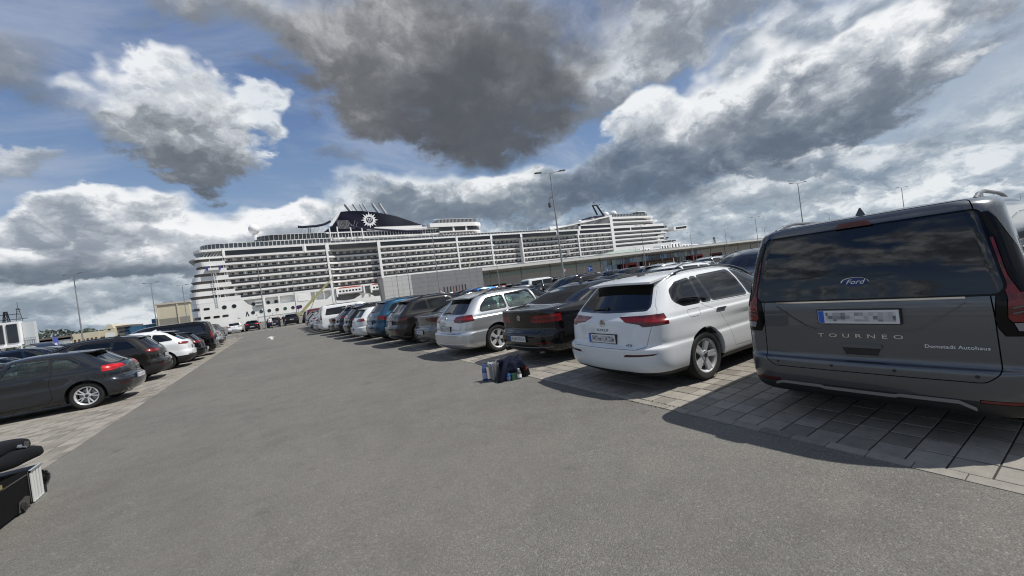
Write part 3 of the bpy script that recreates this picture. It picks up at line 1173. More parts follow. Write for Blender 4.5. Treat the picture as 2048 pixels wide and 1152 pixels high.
def rows_hatch(L, W, H):
    f = H / 1.42
    R = [(.19, .20, L - .20, W - .10, .45, .30), (.26, .07, L - .06, W - .04, .40, .46), (.38, .01, L - .01, W - .008, .40, .50),
         (.54, .00, L, W, .40, .50), (.60, .03, L - .02, W, .38, .48), (.66, .10, L - .05, W - .004, .34, .40),
         (.80, .12, L - .18, W, .32, .36), (.90, .16, L - .50, W - .010, .32, .32), (.95, .20, L - .95, W - .030, .32, .28),
         (1.00, .27, L - 1.25, W - .060, .32, .26), (1.12, .46, L - 1.45, W - .115, .32, .24), (1.24, .62, L - 1.68, W - .175, .32, .24),
         (1.31, .70, L - 1.85, W - .215, .32, .26), (1.35, .78, L - 2.0, W - .25, .36, .30), (1.385, .98, L - 2.18, W - .32, .42, .34),
         (1.405, 1.25, L - 2.33, W - .42, .5, .35), (1.415, 1.50, L - 2.48, W - .55, .5, .28), (1.42, 1.8, L - 2.6, W - .68, .4, .15)]
    return [(z * f if z > .6 else z,) + tuple(r) for z, *r in R]


def rows_suv(L, W, H, lean=1.0):
    f = H / 1.66
    R = [(.24, .18, L - .22, W - .10, .40, .30), (.32, .05, L - .06, W - .035, .36, .42), (.45, .005, L - .01, W - .006, .34, .46),
         (.60, .00, L, W, .34, .46), (.68, .02, L - .01, W, .34, .44), (.73, .07, L - .03, W - .003, .30, .40),
         (.88, .085, L - .10, W, .28, .36), (1.00, .11, L - .40, W - .004, .27, .32), (1.06, .14, L - .85, W - .02, .27, .28),
         (1.11, .18, L - 1.12, W - .045, .28, .26), (1.24, .18 + .14 * lean, L - 1.36, W - .10, .28, .23),
         (1.40, .18 + .30 * lean, L - 1.62, W - .165, .28, .23), (1.52, .18 + .42 * lean, L - 1.86, W - .215, .30, .25),
         (1.57, .18 + .50 * lean, L - 2.02, W - .245, .34, .28), (1.61, .18 + .65 * lean, L - 2.2, W - .30, .42, .34), (1.635, 1.10, L - 2.38, W - .40, .5, .38),
         (1.65, 1.40, L - 2.55, W - .52, .5, .3), (1.66, 1.8, L - 2.75, W - .68, .5, .15)]
    return [(z * f if z > .6 else z,) + tuple(r) for z, *r in R]


def rows_sedan(L, W, H, deck=1.04, dl=.62):
    R = [(.20, .20, L - .20, W - .10, .45, .30), (.27, .06, L - .06, W - .04, .42, .46), (.40, .005, L - .01, W - .008, .42, .50),
         (.55, .00, L, W, .42, .50), (.61, .03, L - .02, W, .40, .48), (.67, .09, L - .06, W - .004, .36, .42),
         (.82, .085, L - .20, W - .002, .34, .40), (.93, .075, L - .55, W - .014, .34, .38), (deck - .045, .065, L - .98, W - .036, .34, .36),
         (deck - .018, .09, L - 1.15, W - .055, .34, .36), (deck, .20, L - 1.25, W - .072, .34, .38), (deck + .018, dl * .8, L - 1.32, W - .085, .34, .36), (deck + .04, dl + .16, L - 1.38, W - .10, .34, .32),
         (deck + .12, dl + .42, L - 1.54, W - .135, .34, .28), (deck + .22, dl + .72, L - 1.78, W - .185, .34, .28),
         (H - .115, dl + .98, L - 2.0, W - .22, .36, .30), (H - .065, dl + 1.18, L - 2.14, W - .26, .42, .34), (H - .035, dl + 1.38, L - 2.3, W - .32, .45, .36),
         (H - .015, dl + 1.58, L - 2.46, W - .42, .45, .32), (H - .005, dl + 1.74, L - 2.56, W - .54, .4, .25), (H, dl + 1.9, L - 2.66, W - .68, .3, .12)]
    return R


def rows_van(L, W, H, lean=1.0):
    f = H / 1.90
    R = [(.24, .16, L - .22, W - .08, .30, .20), (.32, .03, L - .05, W - .03, .24, .26), (.45, .00, L - .01, W - .006, .22, .26),
         (.56, .00, L, W, .22, .26), (.60, .045, L - .01, W, .18, .20), (.80, .05, L - .06, W, .16, .18), (.98, .06, L - .30, W - .004, .15, .17),
         (1.08, .07, L - .75, W - .015, .15, .16), (1.15, .08, L - 1.0, W - .03, .15, .16), (1.35, .08 + .05 * lean, L - 1.22, W - .07, .15, .16),
         (1.60, .08 + .13 * lean, L - 1.52, W - .125, .16, .17), (1.74, .08 + .19 * lean, L - 1.74, W - .16, .20, .20),
         (1.80, .08 + .25 * lean, L - 1.90, W - .19, .26, .26), (1.845, .08 + .36 * lean, L - 2.06, W - .24, .32, .32), (1.875, .80, L - 2.25, W - .33, .4, .4),
         (1.892, 1.15, L - 2.45, W - .48, .5, .35), (1.90, 1.6, L - 2.65, W - .66, .5, .15)]
    return [(z * f if z > .6 else z,) + tuple(r) for z, *r in R]


PAINTS = dict(
    gunmetal=paint('paint_gunmetal', (0.098, 0.106, 0.118), .75, .30, .012),
    white=paint('paint_white', (0.64, 0.665, 0.68), rough=.4, dirt=.03),
    silver=paint('paint_silver', (0.52, 0.54, 0.56), .7, .30, .02),
    grey=paint('paint_grey', (0.14, 0.145, 0.15), .6, .32),
    dgrey=paint('paint_dark_grey', (0.020, 0.0235, 0.029), .35, .3, .015),
    black=paint('paint_black', (0.003, 0.003, 0.004), .0, .3, .012),
    blue=paint('paint_blue', (0.009, 0.052, 0.105), .4, .3, .02),
    navy=paint('paint_navy', (0.008, 0.018, 0.045), .3, .3, .02),
    bblue=paint('paint_bright_blue', (0.02, 0.11, 0.33), .3, .3, .02),
    brown=paint('paint_brown_grey', (0.015, 0.0142, 0.0138), .15, .32, .015),
    maroon=paint('paint_maroon', (0.14, 0.012, 0.016), .3, .3, .05),
)

def mpoly(p):
    return [p, mirror(p)]


def sidewin(L, H, belt, top, y0, y1, glasses, gap=.05, slope=.5):
    """three panes per side: quarter, rear door, front door. y0/y1 = rear and front ends at the belt"""
    pass


SPECS = {}
# --- white estate, second from the right
SPECS['estate'] = dict(seal=.027,
    rows=rows_estate(4.63, .895, 1.478), hw=.895, wheels=(1.07, 3.75, .325, .21), paint=PAINTS['white'],
    side_windows=[([(.76, 1.05), (.63, 1.12), (.67, 1.23), (.82, 1.315), (1.09, 1.345), (1.09, 1.045)], 'glass_dark'),
                  ([(1.14, 1.045), (1.14, 1.348), (1.245, 1.353), (1.32, 1.04)], 'glass_dark'),
                  ([(1.37, 1.04), (1.295, 1.355), (2.02, 1.372), (2.15, 1.025)], 'glass_dark'),
                  ([(2.24, 1.02), (2.11, 1.372), (2.60, 1.355), (3.22, 1.035), (3.22, 1.00)], 'glass_clear')],
    rear_window=[(-.66, 1.055), (-.50, 1.375), (.50, 1.375), (.66, 1.055), (0, 1.04)], rw_depth=.62,
    windscreen=[(-.68, 1.06), (-.54, 1.39), (.54, 1.39), (.68, 1.06)], ws_y=2.4,
    rear_parts=[x for sg in (1, -1) for x in (
        ('tail_light', [(sg * .27, .965), (sg * .40, .90), (sg * .60, .875), (sg * .66, .845), (sg * 1.1, .875), (sg * 1.1, .995), (sg * .8, .985), (sg * .60, .975)], -.5, .40, 'red', 0),
        ('reflector', [(sg * .42, .475), (sg * .80, .505), (sg * .83, .52), (sg * .45, .502)], -.5, .4, 'reddark', 0))],
    rear_panels=[('tailgate', rounded([(-.70, .60), (-.765, .86), (-.765, 1.02), (-.70, 1.10), (-.56, 1.40), (-.50, 1.425), (.50, 1.425), (.56, 1.40), (.70, 1.10), (.765, 1.02), (.765, .86), (.70, .60), (.60, .575), (-.60, .575)], .03), -.5, .60)],
    side_panels=[('rear_door', [(1.10, 1.005), (1.40, .88), (1.60, .62), (1.72, .34), (2.19, .33), (2.195, .98)]),
                 ('front_door', [(2.22, .98), (2.215, .33), (3.40, .33), (3.40, .96)]),
                 ('fuel_flap', rounded([(.80, .875), (1.00, .875), (1.03, .965), (.78, .965)], .03))],
    spoiler=(1.375, 1.455, .42, .80, .60, 'paint'), rails=(.75, 2.9, 'gloss', .60, .045), fin=(1.0, 'gloss'),
    plate=.685, badge=(.885, 'ringvw', .058), mirror_y=3.02, mirror_z=1.02, wiper=(.0, -.30, 1.075, 1.055), handle_y=(1.36, 2.34), handle_z=.90, handle_mat='satin',
    texts=[('lettering', 'GOLF', 0, .795, .050, 'gloss', dict(sx=1.5, space=1.35)), ('lettering', 'eTSI', .47, .615, .042, 'gloss', dict(sx=1.4))],
    rim=(5, 1, .028, 0), clad=(.275, 'black'), depth=.6)

# --- black saloon
SPECS['saloon'] = dict(
    rows=rows_sedan(4.80, .905, 1.455, 1.06, .50), hw=.905, wheels=(1.0, 3.82, .335, .22), paint=PAINTS['black'],
    side_windows=[([(1.18, 1.10), (1.62, 1.30), (1.84, 1.33), (1.80, 1.09)], 'glass_dark'), ([(1.86, 1.09), (1.92, 1.34), (2.50, 1.36), (2.62, 1.07)], 'glass_dark'),
                  ([(2.70, 1.07), (2.60, 1.36), (2.80, 1.35), (3.40, 1.08), (3.40, 1.05)], 'glass_mid')],
    rear_window=[(-.66, 1.10), (-.52, 1.375), (.52, 1.375), (.66, 1.10)], rw_depth=1.8, seal=.012,
    windscreen=[(-.66, 1.10), (-.54, 1.36), (.54, 1.36), (.66, 1.10)], ws_y=2.7,
    rear_parts=[x for sg in (1, -1) for x in (
        ('tail_light', rounded([(sg * .34, .80), (sg * .34, .90), (sg * .42, .93), (sg * 1.1, .955), (sg * 1.1, .82), (sg * .8, .80)], .03), -.5, .42, 'red', 0),
        ('reflector', [(sg * .46, .40), (sg * .80, .415), (sg * .80, .445), (sg * .46, .43)], -.5, .4, 'reddark', 0))],
    rear_panels=[('boot_lid', rounded([(-.56, .60), (-.62, .80), (-.66, 1.2), (.66, 1.2), (.62, .80), (.56, .60)], .04), -.5, .50)],
    side_panels=[('rear_door', [(1.62, 1.06), (1.66, .74), (1.84, .34), (2.64, .32), (2.68, 1.04)]), ('front_door', [(2.70, 1.04), (2.66, .32), (3.50, .32), (3.52, 1.0)])],
    fin=(1.95, 'paint'), plate=.50, badge=(.90, 'ringvw', .052), mirror_y=3.25, mirror_z=1.04, handle_y=(1.80, 2.86), handle_z=.93,
    texts=[('lettering', 'CC', -.42, .85, .04, 'chrome', {})] if False else [],
    strips=[('chrome_strip', [(-.80, .345), (-.4, .335), (.4, .335), (.80, .345)], .012, 'satin', .003)],
    rim=(5, 1, .022, 0), exhaust=(-.55, .55), cav=.6)

# --- silver estate
SPECS['estate_silver'] = dict(seal=.024,
    rows=rows_estate(4.77, .915, 1.50, 1.0), hw=.915, wheels=(1.05, 3.84, .335, .22), paint=PAINTS['silver'],
    side_windows=[([(.66, 1.06), (.72, 1.18), (.92, 1.34), (1.38, 1.37), (1.40, 1.06)], 'glass_clear'),
                  ([(1.50, 1.055), (1.48, 1.375), (2.26, 1.40), (2.38, 1.035)], 'glass_clear'),
                  ([(2.47, 1.03), (2.38, 1.40), (2.70, 1.385), (3.28, 1.05), (3.28, 1.02)], 'glass_clear')],
    rear_window=[(-.70, 1.055), (-.55, 1.385), (.55, 1.385), (.70, 1.055)], rw_depth=.62, rw_glass='glass_clear',
    windscreen=[(-.68, 1.08), (-.54, 1.40), (.54, 1.40), (.68, 1.08)], ws_y=2.6,
    rear_parts=[x for sg in (1, -1) for x in (
        ('tail_light', rounded([(sg * .42, .86), (sg * .38, .90), (sg * .42, .975), (sg * .60, 1.0), (sg * 1.1, 1.01), (sg * 1.1, .90), (sg * .9, .86), (sg * .6, .84)], .02), -.5, .42, 'red', 0),)],
    rear_panels=[('tailgate', rounded([(-.64, .60), (-.70, .84), (-.70, 1.02), (-.745, 1.06), (-.60, 1.41), (-.54, 1.44), (.54, 1.44), (.60, 1.41), (.745, 1.06), (.70, 1.02), (.70, .84), (.64, .60)], .03), -.5, .62)],
    side_panels=[('rear_door', [(1.44, 1.02), (1.66, .76), (1.80, .34), (2.42, .32), (2.44, 1.0)]), ('front_door', [(2.46, 1.0), (2.44, .32), (3.45, .32), (3.45, .98)])],
    spoiler=(1.395, 1.475, .44, .82, .62, 'paint'), rails=(.75, 3.0, 'gloss', .62, .045),
    plate=.70, badge=(.93, 'ringvw', .052), mirror_y=3.15, mirror_z=1.03, wiper=(.0, -.35, 1.09, 1.065), handle_y=(1.62, 2.66), handle_z=.92,
    strips=[('chrome_strip', [(-.80, .345), (-.4, .335), (.4, .335), (.80, .345)], .012, 'chrome', .003)],
    rim=(5, 1, .03, 0), cav=.6)

# --- generic SUV (two rows of shapes share it)
def suv_spec(L=4.6, W=.93, H=1.66, p='black', lean=1.0, lampz=.98, lamp='red', clad='black', rim=(5, 1, .028, 0), rails='satin', cz=.44, sidegl='glass_dark', lamppoly=None, roofp=None):
    f = H / 1.66
    return dict(
        rows=rows_suv(L, W, H, lean), hw=W, wheels=(.92, .92 + L * .585, .36, .235), paint=PAINTS[p], gap=.06,
        side_windows=[([(.62, 1.20 * f), (.84, 1.42 * f), (1.18, 1.47 * f), (1.22, 1.19 * f)], sidegl),
                      ([(1.30, 1.185 * f), (1.27, 1.475 * f), (2.10, 1.52 * f), (2.22, 1.16 * f)], sidegl),
                      ([(2.31, 1.155 * f), (2.20, 1.52 * f), (2.52, 1.50 * f), (3.06, 1.19 * f), (3.06, 1.14 * f)], 'glass_mid')],
        seal=.024,
        rear_window=[(-.66, 1.17 * f), (-.54, 1.52 * f), (.54, 1.52 * f), (.66, 1.17 * f)], rw_depth=.75,
        windscreen=[(-.68, 1.2 * f), (-.54, 1.52 * f), (.54, 1.52 * f), (.68, 1.2 * f)], ws_y=2.3,
        rear_parts=[x for sg in (1, -1) for x in (
            ('tail_light', lamppoly and [(sg * a, b) for a, b in lamppoly] or rounded([(sg * .42, lampz - .03), (sg * .46, lampz + .04), (sg * .72, lampz + .06), (sg * 1.1, lampz + .08), (sg * 1.1, lampz - .04), (sg * .74, lampz - .08)], .02), -.5, .42, lamp, 0),
            ('reflector', [(sg * .50, .50), (sg * .82, .515), (sg * .82, .545), (sg * .50, .53)], -.5, .4, 'reddark', 0))],
        rear_panels=[('tailgate', rounded([(-.62, .66), (-.70, .90), (-.72, 1.10 * f), (-.60, 1.54 * f), (-.54, 1.57 * f), (.54, 1.57 * f), (.60, 1.54 * f), (.72, 1.10 * f), (.70, .90), (.62, .66)], .03), -.5, .70)],
        side_panels=[('rear_door', [(1.26, 1.13 * f), (1.55, .84), (1.62, .46), (2.27, .44), (2.29, 1.12 * f)]), ('front_door', [(2.31, 1.12 * f), (2.29, .44), (3.22, .44), (3.22, 1.1 * f)])],
        spoiler=(1.52 * f, 1.60 * f, .50, .95, .60, 'gloss'), rails=(.95, 2.85, rails, .62, .05) if rails else None, fin=(1.25, 'paint'),
        plate=.80, badge=(1.02, 'star', .045), mirror_y=2.95, mirror_z=1.16 * f, wiper=(.0, -.32, 1.20 * f, 1.175 * f), handle_y=(1.50, 2.52), handle_z=1.02,
        clad=(cz, clad) if clad else None, rim=rim, cav=.65)


SPECS['crossover_grey'] = suv_spec(4.50, .92, 1.64, 'brown', .9, 1.03, 'red', 'black', (5, 0, .045, 0), 'gloss', .52,
                                   lamppoly=rounded([(.50, .97), (.48, 1.05), (.56, 1.09), (1.1, 1.10), (1.1, 1.0), (.80, .96)], .02))
SPECS['crossover_white'] = suv_spec(4.60, .94, 1.66, 'white', 1.35, 1.02, 'red', 'black', (5, 1, .026, 0), None, .50,
                                    lamppoly=rounded([(.44, 1.0), (.50, 1.05), (.70, 1.06), (1.1, 1.09), (1.1, 1.02), (.8, .96)], .02))
SPECS['suv_blue'] = suv_spec(4.70, .94, 1.68, 'blue', .85, .98, 'red', 'black', (5, 0, .05, 1), 'black', .40,
                             lamppoly=[(.40, 1.0), (.50, 1.035), (1.1, 1.06), (1.1, .90), (.90, .89), (.72, .965)])
SPECS['suv_black'] = suv_spec(4.63, .95, 1.62, 'brown', 1.0, .93, 'reddark', None, (5, 1, .03, 1), 'gloss',
                              lamppoly=rounded([(.44, .86), (.44, .93), (.56, .97), (1.1, .99), (1.1, .90), (.78, .85)], .02))

# --- grey four-door coupe
SPECS['coupe'] = dict(
    rows=rows_sedan(4.70, .915, 1.43, 1.00, .42), hw=.915, wheels=(.95, 3.68, .335, .22), paint=PAINTS['grey'],
    side_windows=[([(1.05, 1.06), (1.55, 1.27), (2.30, 1.34), (2.42, 1.03)], 'glass_dark'), ([(2.50, 1.03), (2.40, 1.34), (2.62, 1.33), (3.25, 1.06), (3.25, 1.02)], 'glass_mid')],
    rear_window=[(-.62, 1.06), (-.48, 1.35), (.48, 1.35), (.62, 1.06)], rw_depth=1.75, seal=.012,
    windscreen=[(-.66, 1.08), (-.54, 1.34), (.54, 1.34), (.66, 1.08)], ws_y=2.6,
    rear_parts=[x for sg in (1, -1) for x in (('tail_light', [(sg * .30, .885), (sg * .40, .845), (sg * .62, .81), (sg * .85, .80), (sg * 1.1, .84), (sg * 1.1, .92), (sg * .7, .925), (sg * .45, .905)], -.5, .45, 'reddark', 0),)],
    rear_panels=[('boot_lid', rounded([(-.60, .64), (-.66, .85), (-.66, 1.2), (.66, 1.2), (.66, .85), (.60, .64)], .04), -.5, .45)],
    side_panels=[('rear_door', [(1.55, 1.0), (1.60, .72), (1.80, .32), (2.44, .31), (2.48, 1.0)]), ('front_door', [(2.50, 1.0), (2.46, .31), (3.36, .31), (3.36, .97)])],
    plate=.50, badge=(.905, 'star', .045), mirror_y=3.08, mirror_z=1.0, handle_y=(1.75, 2.72), handle_z=.88, rim=(5, 1, .022, 0), exhaust=(-.5, .5), cav=.6)

# --- dark grey hatchback, nearest on the left
SPECS['hatch'] = dict(seal=.024, seal_mat='black',
    rows=rows_hatch(4.32, .885, 1.42), hw=.885, wheels=(.77, 3.46, .315, .205), paint=PAINTS['dgrey'],
    side_windows=[([(.86, 1.02), (.84, 1.10), (1.02, 1.24), (1.30, 1.28), (1.32, 1.00)], 'glass_clear'),
                  ([(1.37, 1.00), (1.35, 1.285), (1.98, 1.32), (2.12, .985)], 'glass_clear'),
                  ([(2.22, .98), (2.10, 1.32), (2.36, 1.31), (2.92, 1.00), (2.92, .97)], 'glass_clear')],
    rear_window=[(-.62, 1.00), (-.50, 1.30), (.50, 1.30), (.62, 1.00)], rw_depth=.95, rw_glass='glass_mid',
    windscreen=[(-.62, 1.03), (-.50, 1.32), (.50, 1.32), (.62, 1.03)], ws_y=2.2,
    rear_parts=[x for sg in (1, -1) for x in (
        ('tail_light', rounded([(sg * .36, .86), (sg * .36, .93), (sg * .50, .97), (sg * .66, .975), (sg * 1.1, .97), (sg * 1.1, .84), (sg * .80, .83), (sg * .66, .85)], .02), -.5, .45, 'redlit', 0),
        ('reflector', [(sg * .50, .45), (sg * .78, .46), (sg * .78, .49), (sg * .50, .48)], -.5, .4, 'reddark', 0))],
    rear_panels=[('tailgate', rounded([(-.54, .60), (-.62, .80), (-.62, .94), (-.66, 1.0), (-.54, 1.33), (.54, 1.33), (.66, 1.0), (.62, .94), (.62, .80), (.54, .60)], .03), -.5, .92)],
    side_panels=[('rear_door', [(1.30, .975), (1.36, .72), (1.32, .40), (1.40, .30), (2.18, .29), (2.20, .95)]), ('front_door', [(2.22, .95), (2.20, .29), (3.02, .29), (3.02, .93)])],
    spoiler=(1.335, 1.395, .60, 1.05, .54, 'paint'), fin=(1.35, 'paint'), plate=.56, badge=(.86, 'disc', .038), mirror_y=2.86, mirror_z=.99,
    wiper=(.0, -.28, 1.02, 1.0), handle_y=(1.42, 2.42), handle_z=.86, rim=(5, 2, .014, 0), exhaust=(-.55,))

# --- small white hatchback (also the plain template of the far rows)
SPECS['hatch_white'] = dict(
    rows=rows_estate(4.26, .895, 1.45, .85), hw=.895, wheels=(.80, 3.42, .315, .205), paint=PAINTS['white'],
    side_windows=[([(1.05, 1.03), (1.02, 1.33), (1.82, 1.365), (1.92, 1.0)], 'glass_dark'), ([(2.0, 1.0), (1.92, 1.365), (2.20, 1.35), (2.80, 1.02), (2.80, .99)], 'glass_mid')],
    rear_window=[(-.62, 1.03), (-.52, 1.34), (.52, 1.34), (.62, 1.03)], rw_depth=.6,
    windscreen=[(-.64, 1.05), (-.52, 1.36), (.52, 1.36), (.64, 1.05)], ws_y=2.1,
    rear_parts=[x for sg in (1, -1) for x in (('tail_light', rounded([(sg * .40, .84), (sg * .42, .95), (sg * 1.1, .97), (sg * 1.1, .84)], .03), -.5, .38, 'red', 0),)],
    rear_panels=[('tailgate', rounded([(-.60, .60), (-.66, .84), (-.70, 1.02), (-.58, 1.39), (.58, 1.39), (.70, 1.02), (.66, .84), (.60, .60)], .03), -.5, .60)],
    side_panels=[('rear_door', [(1.02, .99), (1.36, .70), (1.42, .34), (1.95, .32), (1.96, .98)]), ('front_door', [(1.98, .98), (1.97, .32), (2.95, .32), (2.95, .96)])],
    spoiler=(1.36, 1.43, .44, .80, .58, 'paint'), plate=.50, badge=(.90, 'ringvw', .05), mirror_y=2.75, mirror_z=1.0, rim=(5, 1, .028, 0), wiper=(.0, -.3, 1.05, 1.03))

# --- vans
def van_spec(L, W, H, p, sideg):
    f = H / 1.90
    return dict(
        rows=rows_van(L, W, H), hw=W, wheels=(1.05, L - .95, .34, .22), paint=PAINTS[p], bow=.03, gap=.05,
        side_windows=[([(.42, 1.20 * f), (.55, 1.60 * f), (1.75, 1.64 * f), (1.75, 1.18 * f)], sideg), ([(1.83, 1.18 * f), (1.83, 1.64 * f), (3.05, 1.66 * f), (3.10, 1.15 * f)], sideg),
                      ([(3.20, 1.15 * f), (3.18, 1.66 * f), (3.40, 1.65 * f), (L - 1.15, 1.18 * f), (L - 1.15, 1.12 * f)], 'glass_mid')],
        rear_window=[(-.74, 1.18 * f), (-.68, 1.66 * f), (.68, 1.66 * f), (.74, 1.18 * f)], rw_depth=.5,
        windscreen=[(-.74, 1.2 * f), (-.64, 1.68 * f), (.64, 1.68 * f), (.74, 1.2 * f)], ws_y=3.0,
        rear_parts=[x for sg in (1, -1) for x in (('tail_light', rounded([(sg * .80, .92), (sg * .82, 1.30), (sg * 1.2, 1.30), (sg * 1.2, .90)], .03), -.5, .17, 'red', 0),)],
        rear_panels=[('tailgate', rounded([(-.76, .58), (-.78, 1.2), (-.71, 1.72 * f), (.71, 1.72 * f), (.78, 1.2), (.76, .58)], .04), -.5, .5)],
        side_panels=[('sliding_door', [(2.0, .40), (2.0, 1.13 * f), (3.12, 1.11 * f), (3.12, .38)])],
        rails=(.5, L - 2.3, 'black', W - .22, .04), plate=.80, badge=(1.05, 'star', .06), mirror_y=L - 1.25, mirror_z=1.18 * f, rim=(5, 1, .03, 0), cav=.6,
        strips=[])


SPECS['van_white'] = van_spec(5.0, .95, 1.90, 'white', 'glass_dark')
SPECS['van_black'] = van_spec(5.1, .95, 1.90, 'black', 'gloss')

# --- dark grey people carrier, nearest on the right
def mpv_extra(root, skin):
    b = MB()                                                    # pressed recess round the number plate
    for sg in (-1, 1):
        strip(skin, lerp_pts([(sg * .60, 1.045), (sg * .50, .96), (sg * .36, .855), (sg * .30, .835)]), .012, .001, b=b, th=.012)
    strip(skin, lerp_pts([(-.30, .835), (.30, .835)]), .010, .001, b=b, th=.010)
    b.build('pressing_line', PAINTS['gunmetal'], root, 40)
    b = MB()                                                    # pull handle under the badge lettering
    y = skin.rear(0, .66, 0)
    b.prism([(-.13, .72), (.13, .72), (.135, .69), (-.135, .69)], y - .020, y + .01, 'y')
    b.prism([(-.125, .69), (.125, .69), (.10, .625), (-.10, .625)], y - .004, y + .01, 'y', mi=1)
    b.prism([(-.13, .630), (.13, .630), (.10, .612), (-.10, .612)], y - .012, y + .01, 'y')
    b.build('tailgate_handle', [PAINTS['gunmetal'], MT['black']], root, 30)
    b = MB()                                                    # high brake lamp
    yy = skin.rear(0, 1.715, 0)
    b.prism(rounded([(-.13, 1.690), (.13, 1.690), (.09, 1.735), (-.09, 1.735)], .012), yy - .03, yy + .05, 'y')
    b.build('brake_lamp', MT['reddark'], root)
    for sg in (-1, 1):                                          # reversing-lamp bars inside the lamps
        b = MB()
        for k, zc in enumerate((.96, .995)):
            strip(skin, lerp_pts([(sg * .80, zc), (sg * .87, zc + .02)], 3), .010, .001, b=b, th=.004)
        b.build('reversing_lamp', MT['smoke'], root)
    b = MB()
    for sg in (-1, 1):
        for x in (.20, .62):
            y = skin.rear(sg * x, .53, .002)
            b.tube((sg * x, y, .53), (sg * x, y + .01, .53), .012, n=12)
    b.build('parking_sensor', MT['black'], root)


SPECS['mpv'] = dict(
    rows=[(.23, .09, 4.28, .86, .30, .24), (.27, .025, 4.45, .90, .24, .30), (.40, .00, 4.50, .922, .22, .30), (.52, -.005, 4.50, .927, .22, .30),
          (.565, .005, 4.50, .927, .21, .28), (.59, .045, 4.48, .925, .17, .22), (.70, .05, 4.46, .924, .16, .20), (.90, .055, 4.40, .925, .155, .185),
          (1.02, .060, 4.05, .922, .15, .18), (1.08, .068, 3.72, .912, .15, .17), (1.14, .078, 3.52, .898, .15, .17), (1.30, .105, 3.30, .862, .15, .17),
          (1.50, .155, 3.02, .828, .155, .17), (1.64, .200, 2.80, .800, .17, .18), (1.705, .225, 2.66, .788, .19, .20), (1.745, .24, 2.52, .765, .24, .24),
          (1.775, .30, 2.36, .72, .30, .30), (1.795, .50, 2.18, .60, .40, .36), (1.806, .80, 2.0, .46, .45, .30), (1.812, 1.1, 1.8, .26, .3, .12)],
    bow=.035, hw=.927, wheels=(.90, 3.66, .325, .215), paint=PAINTS['gunmetal'],
    side_windows=[([(.40, 1.16), (.46, 1.58), (1.00, 1.62), (1.02, 1.13)], 'glass_dark'), ([(1.10, 1.13), (1.08, 1.625), (2.0, 1.64), (2.06, 1.10)], 'glass_dark'),
                  ([(2.15, 1.10), (2.10, 1.64), (2.60, 1.60), (3.30, 1.14), (3.30, 1.08)], 'glass_mid')],
    rear_window=[(-.745, 1.095), (-.775, 1.14), (-.68, 1.68), (.68, 1.68), (.775, 1.14), (.745, 1.095)], rw_depth=.40, rw_r=.03, rw_glass='glass_dark', seal=.012, seal_mat='piano',
    windscreen=[(-.76, 1.16), (-.64, 1.64), (.64, 1.64), (.76, 1.16)], ws_y=2.4,
    rear_parts=[x for sg in (1, -1) for x in (
        ('reversing_lamp', [(sg * .815, .842), (sg * .80, .895), (sg * 1.2, .905), (sg * 1.2, .835)], -.5, .19, 'clearl', 0),
        ('tail_light', [(sg * .795, .902), (sg * .778, .93), (sg * .785, 1.06), (sg * .765, 1.20), (sg * .725, 1.48), (sg * .745, 1.48), (sg * .79, 1.22), (sg * .835, 1.10), (sg * 1.2, 1.06), (sg * 1.2, .912)], -.5, .19, 'red', 0),
        ('lamp_surround', [(sg * .735, .86), (sg * .722, .92), (sg * .738, 1.10), (sg * .715, 1.2), (sg * .655, 1.66), (sg * .74, 1.66), (sg * .90, 1.22), (sg * 1.2, 1.15), (sg * 1.2, .81), (sg * .76, .81)], -.5, .26, 'piano', 0),
        ('reflector', [(sg * .62, .345), (sg * 1.0, .345), (sg * 1.0, .368), (sg * .62, .362)], -.5, .4, 'red', 0))],
    rear_panels=[('tailgate', rounded([(-.655, .492), (-.725, .56), (-.718, .95), (-.70, 1.2), (-.66, 1.70), (-.64, 1.765), (.64, 1.765), (.66, 1.70), (.70, 1.2), (.718, .95), (.725, .56), (.655, .492)], .03), -.5, .42)],
    side_panels=[('sliding_door', [(1.05, 1.08), (1.05, .42), (2.10, .38), (2.10, 1.06)]), ('front_door', [(2.125, 1.06), (2.125, .38), (3.35, .38), (3.35, 1.04)])],
    rails=(.42, 3.0, 'satin', .66, .055), fin=(.50, 'gloss'), plate=.95, plate_off=.02, badge=(1.235, 'oval', .092), mirror_y=3.05, mirror_z=1.12,
    texts=[('lettering', 'TOURNEO', -.01, .785, .046, 'chrome', dict(sx=1.66, space=1.80)),
           ('lettering', 'Domstadt Autohaus', .53, .722, .036, 'white', dict(sx=1.08)),
           ('lettering', 'Ford', .0, 1.235, .056, 'white', dict(sx=1.1, shear=.45))],
    strips=[('chrome_strip', [(-.60, 1.078), (.60, 1.078)], .014, 'chrome', .004),
            ('skid_trim', [(-.66, .315), (-.60, .338), (-.3, .338), (-.27, .328), (.18, .328), (.21, .338), (.52, .338), (.60, .295)], .026, 'satin', .004)],
    clad=(.355, 'black'), rim=(5, 1, .028, 0), extra=mpv_extra, sub=4)

CARS = {}


def car(kind, label, cat, X, Y, th, group, name=None, swap=None, z=0.0):
    """first use builds the car, later uses copy it; swap changes the paint of a copy"""
    if kind not in CARS:
        CARS[kind] = build_car(name or 'parked_car', SPECS[kind])
        root, first = CARS[kind], True
    else:
        root = copy_tree(CARS[kind])
        first = False
    if swap:
        def go(o):
            if o.type == 'MESH':
                for sl in o.material_slots:
                    if sl.material and sl.material.name.startswith('paint_'):
                        sl.link = 'OBJECT'
                        sl.material = PAINTS[swap]
            for c in o.children:
                go(c)
        go(root)
    root.name = name or 'parked_car'
    root.location = (X, Y, z)
    root.rotation_euler = (0, 0, radians(th - 90))
    tag(root, label, cat, group)
    return root

